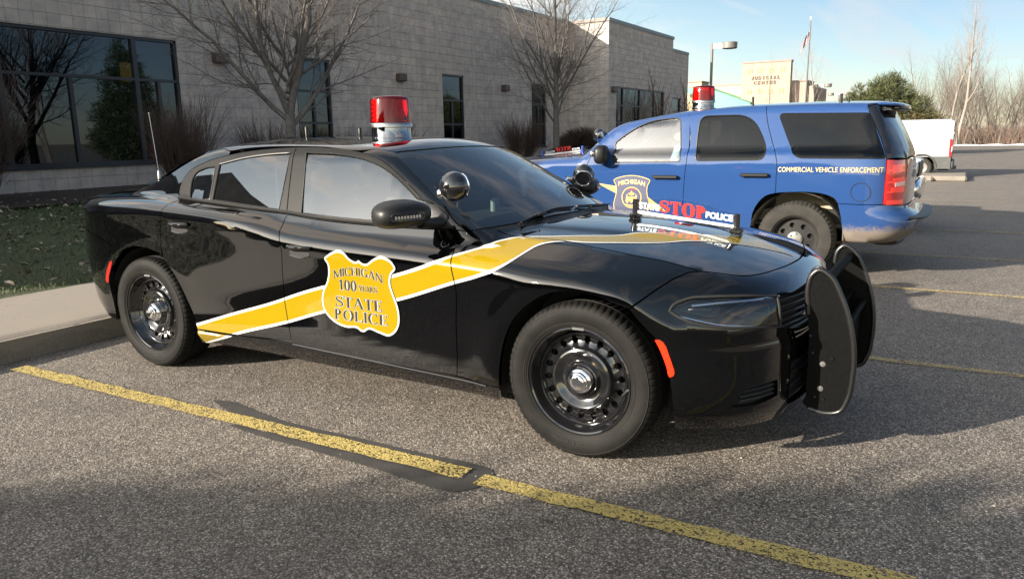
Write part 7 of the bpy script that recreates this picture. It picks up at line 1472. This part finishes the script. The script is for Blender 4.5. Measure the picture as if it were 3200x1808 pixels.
# ---------------------------------------------------------------- shrubs
def shrub(name,loc,n,h,spread,seed,label,m=M_twig,dense=0,r0=.008,group=None,tilt=.38,rad=.18):
    T=empty(name,loc,label,'shrub',group); rr=np.random.default_rng(seed); out=[]; b=np.array(loc,float)
    for i in range(n):
        a=rr.uniform(0,6.28); k_=rr.random()**.5; p=b+np.array([math.cos(a)*k_*rad,math.sin(a)*k_*rad,-.05]); d=np.array([math.cos(a)*k_*tilt,math.sin(a)*k_*tilt,1]); L=h*rr.uniform(.65,1.05)
        grow(rr,p,d,L*.55,r0*rr.uniform(.7,1.2),0,P_(2,[4,3],[.25,.2],[22,26],[.7,.7],[.62,.6],[.02,.01,.0],wig=.07,taper=.65,steps=4,cone=.3),out)
    prisms(out,'stems',m,T); return T
shrub('twiggy_shrub',(-14.6,3.3,.3),170,3.0,1,201,'dark twiggy shrub cut off by the left picture edge',rad=.40,tilt=.34)
shrub('twiggy_shrub',(-13.6,7.25,.3),140,2.35,1,202,'upright twiggy shrub before the large window, behind the whip aerial',rad=.25,tilt=.33)
shrub('twiggy_shrub',(-15.4,11.35,.3),110,1.95,1,203,'twiggy shrub under the first brown wall lamp',rad=.40,tilt=.45)
shrub('twiggy_shrub',(-15.6,14.6,.3),120,1.6,1,204,'low reddish shrub below the second window',rad=.4,tilt=.45)
shrub('twiggy_shrub',(-15.6,17.0,.3),130,1.9,1,205,'dark red-brown shrub just left of the sedan beacon',rad=.4,tilt=.4)
shrub('twiggy_shrub',(-15.5,25.9,.3),180,2.2,1,206,'twiggy shrub right of the narrow window, under the third wall lamp',rad=.35,tilt=.45)
shrub('twiggy_shrub',(-15.4,30.8,.3),110,1.3,1,207,'small shrub beside the fourth window, behind the blue hood sign',rad=.35,tilt=.4)
def ball_shrub(loc,R_,seed,label):
    T=empty('round_shrub',loc,label,'shrub'); rr=np.random.default_rng(seed); out=[]; b=np.array(loc,float)
    for i in range(1500):
        v=rr.normal(0,1,3); v/=np.linalg.norm(v); v[2]=abs(v[2])*1.0-.25*(rr.random()<.3); e=b+np.array([0,0,R_*.55])+v*np.array([R_*1.1,R_*1.1,R_*.75])*rr.uniform(.86,1.03); s=b+np.array([0,0,R_*.3])+(e-b)*rr.uniform(.25,.6); mdl=(s+e)/2+rr.normal(0,.04,3); out+= [(s,mdl,.006,.005),(mdl,e,.005,.003)]
        for k_ in range(2): out.append((mdl,mdl+(e-mdl)*rr.uniform(.7,1.1)+rr.normal(0,.07,3),.004,.002))
    prisms(out,'stems',M_twig,T); return T
ball_shrub((-13.9,28.6,.28),1.15,301,'dense rounded leafless shrub right of the tall tree trunk')
# ---------------------------------------------------------------- evergreens
def needle_mat(name,c1,c2,brown=0.,zlo=0,zhi=1):
    m=mat(name,c1,.7); t=NT(m); v=t.coord('Object'); n=t.noise(v,1.6,4); n2=t.noise(v,14,3); c=t.mix(.5,t.ramp(n.outputs[0],[(.3,c1),(.7,c2)]).outputs[0],t.ramp(n2.outputs[0],[(.3,tuple(q*.6 for q in c1)),(.7,c2)]).outputs[0])
    if brown: s=t.n('ShaderNodeSeparateXYZ'); t.l(v,s.inputs[0]); mr=t.n('ShaderNodeMapRange',clamp=True); t.l(t.math('ADD',s.outputs[2],t.math('MULTIPLY',n.outputs[0],1.6)),mr.inputs[0]); mr.inputs[1].default_value=zlo; mr.inputs[2].default_value=zhi; mr.inputs[3].default_value=1; mr.inputs[4].default_value=0; c=t.mix(mr.outputs[0],c,(.11,.06,.025))
    t.l(c,t.b.inputs['Base Color']); return m
def evergreen(name,loc,seed,lobes,m,label,clumps=2600,size=.20,group=None,H=None):
    """crown of needle tufts scattered through overlapping lobes"""
    T=empty(name,loc,label,'tree',group); rr=np.random.default_rng(seed); b=np.array(loc,float); C=[];D=[]
    vol=np.array([l[3]*l[4]*l[5] for l in lobes]); vol=vol**.75/ (vol**.75).sum(); out=[]
    for l,f in zip(lobes,vol):
        k_=int(clumps*f); v=rr.normal(0,1,(k_,3)); v/=np.linalg.norm(v,axis=1)[:,None]; rad=rr.random(k_)**.28; j=1+.16*np.sin(v[:,0]*7+l[0]*3)*np.cos(v[:,2]*6+l[2]); c=v*rad[:,None]*j[:,None]*np.array(l[3:6])+np.array(l[:3]); C.append(c); D.append(v)
        for q in range(10): i=rr.integers(0,k_); out.append((b+np.array([l[0]*.1,l[1]*.1,max(l[2]-l[5]*.5,.3)]),b+c[i]*.95,.035,.010))
    C=np.concatenate(C);D=np.concatenate(D); k_=C[:,2]>.12; C=C[k_];D=D[k_]; n=len(C); nb=9
    a=D[:,None]*.8+rr.normal(0,.55,(n,nb,3))+np.array([0,0,.25]); a/=np.linalg.norm(a,axis=2)[...,None]; L=size*rr.uniform(.6,1.25,(n,nb,1)); s=np.cross(a,rr.normal(0,1,(n,nb,3))); s/=np.linalg.norm(s,axis=2)[...,None]; w=size*.085
    P0=(C+b)[:,None]+rr.normal(0,size*.35,(n,nb,3)); V=np.stack([P0-s*w,P0+s*w,P0+a*L],2).reshape(-1,3); F=np.arange(n*nb*3).reshape(-1,3)
    link_mesh('crown',fastmesh('crown',V,F),m,T); Ht=H or max(l[2]+l[5] for l in lobes); out.append((b-np.array([0,0,.2]),b+np.array([0,0,Ht*.85]),.14,.03)); prisms(out,'trunk',M_bark,T); return T
M_pine=needle_mat('pine_needles',(.036,.046,.012),(.078,.085,.028),1,1.9,3.3); M_ever=needle_mat('dark_needles',(.018,.035,.014),(.040,.062,.022))
evergreen('pine_tree',(-2.75,44,0),401,[(-1.2,0.0,2.3,1.38,1.38,1.1),(0.23,0.0,2.94,1.15,1.2,1.24),(0.32,0.0,3.82,0.46,0.46,0.69),(-0.41,0.0,3.59,0.32,0.37,0.51),(1.2,0.18,2.12,1.2,1.29,1.01),(-2.02,0.0,1.93,1.01,1.1,0.92),(2.12,0.18,1.47,1.01,1.1,0.74),(0.37,0.0,1.29,2.21,1.66,1.01),(-1.43,0.0,3.27,0.37,0.37,0.6),(-0.83,0.0,2.94,0.55,0.55,0.55),(1.38,0.0,2.94,0.32,0.37,0.37),(-2.48,0.0,2.48,0.32,0.37,0.41),(2.67,0.0,1.75,0.41,0.37,0.32)],M_pine,'broad shaggy evergreen with browned lower boughs behind the white van',clumps=4000,size=.25)
evergreen('small_evergreen',(-11.9,82,0),402,[(0,0,2.2,.9,.9,2.2)],M_ever,'small dark evergreen at the foot of the twin lamp post',clumps=700,size=.3)
# trees beyond the frame: they shade the foreground and show in glass and paint
HG='clipped evergreens in a row behind the viewer'
hp=evergreen('hedge_tree',(0,0,0),500,[(0,0,.75,.85,.85,.9),(0,0,1.7,.90,.90,1.0),(0,0,2.6,.88,.88,.95),(.3,.1,3.15,.55,.6,.62),(-.3,-.1,3.15,.55,.6,.62)],M_ever,'clipped dark evergreen in a tall row behind the viewer',clumps=3000,size=.22,group=HG)
rh=np.random.default_rng(8)
for i in range(16):
    x=-17.5+i*1.02; y=-12.5+.535*(x+9.2); sc=1+rh.normal(0,.012)
    if i==0: hp.location=(x,y,-.02); hp.rotation_euler=(0,0,rh.uniform(0,6.28)); hp.scale=(sc,)*3
    else: cp(hp,(x,y,-.02),rh.uniform(0,6.28),sc)
evergreen('spruce_tree',(13.5,29,0),560,[(0,0,1.5,2.6,2.6,1.4),(0,0,3.2,2.2,2.2,1.5),(0,0,4.9,1.6,1.6,1.4),(0,0,6.5,1.0,1.0,1.2),(0,0,7.7,.4,.4,.9)],M_ever,'tall spruce mirrored in the large dark window',clumps=2600,size=.34)
for i,(x,y,sc) in enumerate(((11,22,.85),(20,38,1.),(26,30,1.),(9,36,.9))): cp(protos[i%3],(x,y,0),i*1.3,sc,'bare tree mirrored in the dark windows, beyond the right edge')
for i in range(26):
    a=R(-178+i*7.2); 
    x=math.cos(a)*46+0; y=math.sin(a)*40-8
    if y<-14: cp(protos[i%3],(x,y,0),i*2.1,.62+.16*((i*7)%5)/5)

# ================================================================ white van and the car nose beyond the blue suv
VAN=empty('cargo_van',(-1.6,22.6,0),'white cargo van with tall red tail lamp parked at the far side of the lot','van')
M_vw=mat('van_white',(.42,.43,.46),.22,coat=.7); M_vg=noisy('grey_cladding',(.035,.037,.036),(.05,.052,.05),9,.6)
y0,y1=21.75,23.45; 
def vsec(x):
    # half section list (y offset from side, z)
    return x
def vshell(name,xs,prof,m):
    """prof(x)->list of (y,z) closed section"""
    mb=MB(); V=[];n=None
    for x in xs: p=prof(x); n=len(p); V+= [(x,a,b) for a,b in p]
    F=[(i*n+k_,i*n+(k_+1)%n,(i+1)*n+(k_+1)%n,(i+1)*n+k_) for i in range(len(xs)-1) for k_ in range(n)]+[tuple(range(n)),tuple((len(xs)-1)*n+k_ for k_ in range(n))[::-1]]
    mb.add(V,F); return mb.build(name,m,VAN,True,32)
def prof(x):
    top=np.interp(x,[-4.1,-3.9,-3.4,-2.6,-2.2,.95,1.06],[.85,1.0,1.1,1.55,1.67,1.675,1.63]); i=np.interp(x,[-4.1,-3.7,.9,1.06],[.35,.02,.0,.06]); L=[(y0+i,.60),(y0+i-.012,.80),(y0+i-.012,.985),(y0+i+.012,1.0),(y0+i+.010,1.03),(y0+i-.004,1.045)]; L=[(a,min(b,top-.25)) for a,b in L]
    L+= [(y0+i+.03,top-.22),(y0+i+.06,top-.08),(y0+i+.11,top-.02),(y0+i+.2,top)]; c=(y0+y1)/2; return L+[(2*c-a,b) for a,b in L[::-1]]
vshell('body',[-4.1,-3.9,-3.6,-3.2,-2.8,-2.5,-2.2,-1,0,.8,.95,1.0,1.03,1.06],prof,M_vw)
def arcpoly(cx,r,z0,x0,x1,zt):
    a=np.linspace(np.pi,0,16); zc=.30; return [(x0,z0),(cx-r,z0)]+[(cx+r*math.cos(t),zc+r*.98*math.sin(t)) for t in a]+[(cx+r,z0),(x1,z0),(x1,zt),(x0,zt)]
for ys,s in ((y0-.014,-1),(y1+.014,1)):
    mb=MB(); V,F=tri2d([np.array(arcpoly(.30,.36,.26,-3.4,1.05,.615))]); mb.add(np.stack([V[:,0],np.full(len(V),ys),V[:,1]],-1),F); mb.add(np.stack([V[:,0],np.full(len(V),ys-s*.05),V[:,1]],-1),F); mb.build('side_cladding',M_vg,VAN)
    mb=MB(); a=np.linspace(np.pi,0,20); mb.tube([( .30+.385*math.cos(t),ys-.0,.30+.375*math.sin(t)) for t in a],.028,6); mb.build('wheel_arch',M_vg,VAN,True)
mb=MB(); mb.rbox((1.08,22.6,.38),(.10,1.66,.22),.03); mb.rbox((1.13,22.6,.27),(.14,1.2,.05),.01); mb.build('rear_bumper',M_vg,VAN)
for ys,s in ((y0,-1),(y1,1)):
    mb=MB(); mb.rbox((1.022,ys+.018*-s*-1,.86),(.07,.07,.50),.015); TLm=mb.build('tail_light',mat('van_tail_red',(.60,.015,.015),.15,coat=1),VAN)
    mb=MB(); mb.rbox((1.030,ys+.014*s,.82),(.072,.072,.16),.01); mb.build('clear_lens',mat('van_tail_clear',(.65,.62,.60),.15,coat=1),TLm)
mb=MB(); mb.box((1.062,22.6,1.0),(.012,.02,1.1)); mb.rbox((1.07,22.25,1.30),(.02,.05,.10),.005); mb.build('rear_door_gap',M_vg,VAN)
mb=MB(); mb.rbox((1.065,21.83,1.28),(.03,.10,.07),.008); mb.build('hinge',M_vw,VAN)
mb=MB(); mb.box((-1.4,22.6,.30),(4.8,1.5,.2)); mb.build('underbody',M_dark,VAN)
for xw in (.30,-2.95):
    for s,yy in ((-1,y0+.10),(1,y1-.10)):
        w=bpy.data.objects.new('wheel',None); COL.objects.link(w); w.parent=VAN; w.matrix_parent_inverse=Matrix.Translation(-VAN.location)
        mb=MB(); mb.lathe([(.17,.08),(.25,.10),(.285,.08),(.29,.04),(.29,-.08),(.25,-.1)],40,axis='y'); mb.build('tyre',M_rub2,w,True,35)
        mb=MB(); mb.lathe([(.0001,.05),(.06,.055),(.08,.03),(.15,.045),(.175,.085)],32,axis='y'); mb.build('rim',M_head,w,True,35); w.location=(xw,yy,.29); w.rotation_euler=(0,0,0 if s<0 else math.pi)
mb=MB(); mb.add([(-3.25,y0+.0,1.12),(-2.6,y0+.0,1.12),(-2.6,y0+.02,1.45),(-2.95,y0+.02,1.40)],[(0,1,2,3)]); mb.build('side_window',M_gdark,VAN)
mb=MB(); mb.add([(-3.38,21.95,1.12),(-3.38,23.25,1.12),(-2.66,23.2,1.53),(-2.66,22.0,1.53)],[(0,1,2,3)]); mb.build('windshield',M_gdark,VAN)
# grey pickup nose showing past the blue suv
PK=empty('pickup_truck',(-1.5,8.6,0),'grey pickup truck whose nose and mirror just show past the blue suv','truck')
M_pg=mat('pickup_grey',(.055,.075,.10),.15,coat=1)
def pprof(x):
    top=np.interp(x,[-4.4,-1.75,-1.7,-1.2,-.55,-.1,.60,.80,.86],[.98,1.0,1.35,1.42,1.40,1.08,1.04,.98,.86]); w=np.interp(x,[-4.4,-1,.4,.75,.86],[.93,.95,.95,.88,.72]); tw=np.interp(x,[-4.4,-1.75,-1.7,-.5,-.1,.8],[.90,.90,.72,.72,.88,.80]); c=8.6
    L=[(w-.06,.42),(w,.55),(w,.80),(w-.02,min(.98,top-.04)),(tw,top-.02),(tw-.12,top)]; return [(c-a,b) for a,b in L]+[(c+a,b) for a,b in L[::-1]]
mb=MB(); xs=[-4.4,-3,-1.76,-1.69,-1.4,-1.2,-.9,-.55,-.3,-.1,.2,.5,.65,.75,.81,.86]; V=[];
for x in xs: p=pprof(x); n=len(p); V+= [(x,a,b) for a,b in p]
mb.add(V,[(i*n+k_,i*n+(k_+1)%n,(i+1)*n+(k_+1)%n,(i+1)*n+k_) for i in range(len(xs)-1) for k_ in range(n)]+[tuple(range(n)),tuple((len(xs)-1)*n+k_ for k_ in range(n))[::-1]]); mb.build('body',M_pg,PK,True,30)
mb=MB(); mb.add(*superell((.84,8.6,.62),(.10,.90,.13),30,3.4)); mb.build('front_bumper',M_chrome,PK,True)
mb=MB(); mb.rbox((.865,8.6,.88),(.03,.95,.20),.02); mb.build('grille',M_plastic,PK)
for s in (-1,1):
    mb=MB(); mb.add(*superell((.80,8.6+s*.72,.90),(.075,.16,.10),20,3)); mb.build('headlight',mat('clear_headlamp',(.55,.60,.64),.08,metal=.5,coat=1),PK,True)
    mb=MB(); mb.add(*superell((.80,8.6+s*.80,.46),(.08,.10,.09),16,3)); mb.build('fog_lamp',M_plastic,PK,True)
    mb=MB(); mb.add(*superell((-.25,8.6+s*1.06,1.12),(.06,.13,.10),16,3)); mb.build('side_mirror',M_chrome,PK,True)
    for xw in (0,-3.4):
        mb=MB(); mb.lathe([(.0001,.06),(.07,.065),(.20,.04),(.215,.09),(.33,.10),(.365,.07),(.37,-.08)],32,axis='y',o=(0,0,0)); w=mb.build('wheel',M_rub2,PK,True,35); w.matrix_parent_inverse=Matrix.Translation(-PK.location); w.location=(xw,8.6+s*.82,.37); w.rotation_euler=(0,0,0 if s<0 else math.pi)

# ---------------------------------------------------------------- camera, sun, sky
cam=bpy.data.cameras.new('camera'); co=bpy.data.objects.new('camera',cam); COL.objects.link(co); SC.camera=co
f_,pit,roll,yaw=2375.628,.2004021,-.0179015,-.5346218; C0=np.array([1.41109687,-3.85792009,1.44780172])
Fv=np.array([math.sin(yaw)*math.cos(pit),math.cos(yaw)*math.cos(pit),-math.sin(pit)]); Rv=np.array([math.cos(yaw),-math.sin(yaw),0]); Uv=np.cross(Rv,Fv); c_,s_=math.cos(roll),math.sin(roll); R2=c_*Rv+s_*Uv; U2=-s_*Rv+c_*Uv
co.matrix_world=Matrix(((R2[0],U2[0],-Fv[0],C0[0]),(R2[1],U2[1],-Fv[1],C0[1]),(R2[2],U2[2],-Fv[2],C0[2]),(0,0,0,1)))
cam.sensor_width=36; cam.sensor_fit='HORIZONTAL'; cam.lens=36*f_/3200; cam.clip_start=.05; cam.clip_end=1500
S=np.array([-1.83,-2.7,1.12]); S/=np.linalg.norm(S); elev=math.asin(S[2])
sl_=bpy.data.lights.new('sun','SUN'); so=bpy.data.objects.new('sun',sl_); COL.objects.link(so); sl_.energy=SUN_E; sl_.angle=R(.53); sl_.color=(1.,.90,.76)
so.rotation_euler=Vector((-S[0],-S[1],-S[2])).to_track_quat('-Z','Y').to_euler()
W=bpy.data.worlds.new('World'); SC.world=W; W.use_nodes=True; t=NT.__new__(NT); t.t=W.node_tree; t.b=None
bg=W.node_tree.nodes['Background']; sky=t.n('ShaderNodeTexSky',sky_type='NISHITA'); sky.sun_disc=False; sky.sun_elevation=elev; sky.sun_rotation=math.atan2(S[0],S[1]); sky.air_density=1.0; sky.dust_density=.25; sky.ozone_density=2.0; sky.altitude=200
# thin high cloud in the real sky directions
tc=t.n('ShaderNodeTexCoord').outputs['Generated']; sp=t.n('ShaderNodeSeparateXYZ'); t.l(tc,sp.inputs[0])
zc=t.math('MAXIMUM',t.math('ADD',sp.outputs[2],.10),.05); cx=t.math('DIVIDE',sp.outputs[0],zc); cy=t.math('DIVIDE',sp.outputs[1],zc); cb=t.n('ShaderNodeCombineXYZ'); t.l(cx,cb.inputs[0]); t.l(t.math('MULTIPLY',cy,.45),cb.inputs[1])
cn=t.noise(cb.outputs[0],.9,7,.62,1.2); cm=t.ramp(cn.outputs[0],[(.47,(0,0,0)),(.70,(1,1,1))])
up=t.math('MULTIPLY',cm.outputs[0],.62)
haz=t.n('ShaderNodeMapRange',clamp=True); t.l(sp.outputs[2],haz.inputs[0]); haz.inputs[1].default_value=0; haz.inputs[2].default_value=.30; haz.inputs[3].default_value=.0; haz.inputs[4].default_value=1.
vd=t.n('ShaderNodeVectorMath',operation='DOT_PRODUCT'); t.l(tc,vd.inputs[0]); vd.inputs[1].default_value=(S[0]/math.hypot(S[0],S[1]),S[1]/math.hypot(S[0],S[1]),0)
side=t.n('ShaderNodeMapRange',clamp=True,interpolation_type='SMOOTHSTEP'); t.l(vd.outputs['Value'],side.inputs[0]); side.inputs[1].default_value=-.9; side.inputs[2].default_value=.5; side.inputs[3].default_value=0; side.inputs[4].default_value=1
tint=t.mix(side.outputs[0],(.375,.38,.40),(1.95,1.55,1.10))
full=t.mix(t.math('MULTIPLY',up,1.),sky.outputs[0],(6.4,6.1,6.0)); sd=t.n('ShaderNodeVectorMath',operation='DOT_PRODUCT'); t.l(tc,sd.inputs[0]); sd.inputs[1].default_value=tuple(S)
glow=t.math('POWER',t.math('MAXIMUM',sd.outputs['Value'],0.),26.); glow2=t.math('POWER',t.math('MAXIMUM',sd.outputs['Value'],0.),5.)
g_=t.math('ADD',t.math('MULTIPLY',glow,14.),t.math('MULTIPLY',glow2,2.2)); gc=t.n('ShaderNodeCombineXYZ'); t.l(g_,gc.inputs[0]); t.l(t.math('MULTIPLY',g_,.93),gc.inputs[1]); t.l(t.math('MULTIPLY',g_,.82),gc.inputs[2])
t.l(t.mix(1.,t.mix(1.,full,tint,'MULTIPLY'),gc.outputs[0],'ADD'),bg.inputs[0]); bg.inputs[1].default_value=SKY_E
SC.view_settings.view_transform='Standard'; SC.view_settings.look='None'; SC.view_settings.gamma=1; SC.view_settings.exposure=EXPO
SC.render.film_transparent=False
try:
    SC.cycles.max_bounces=8; SC.cycles.transparent_max_bounces=24; SC.cycles.glossy_bounces=5; SC.cycles.diffuse_bounces=3; SC.cycles.sample_clamp_indirect=6; SC.cycles.use_denoising=True
except Exception: pass
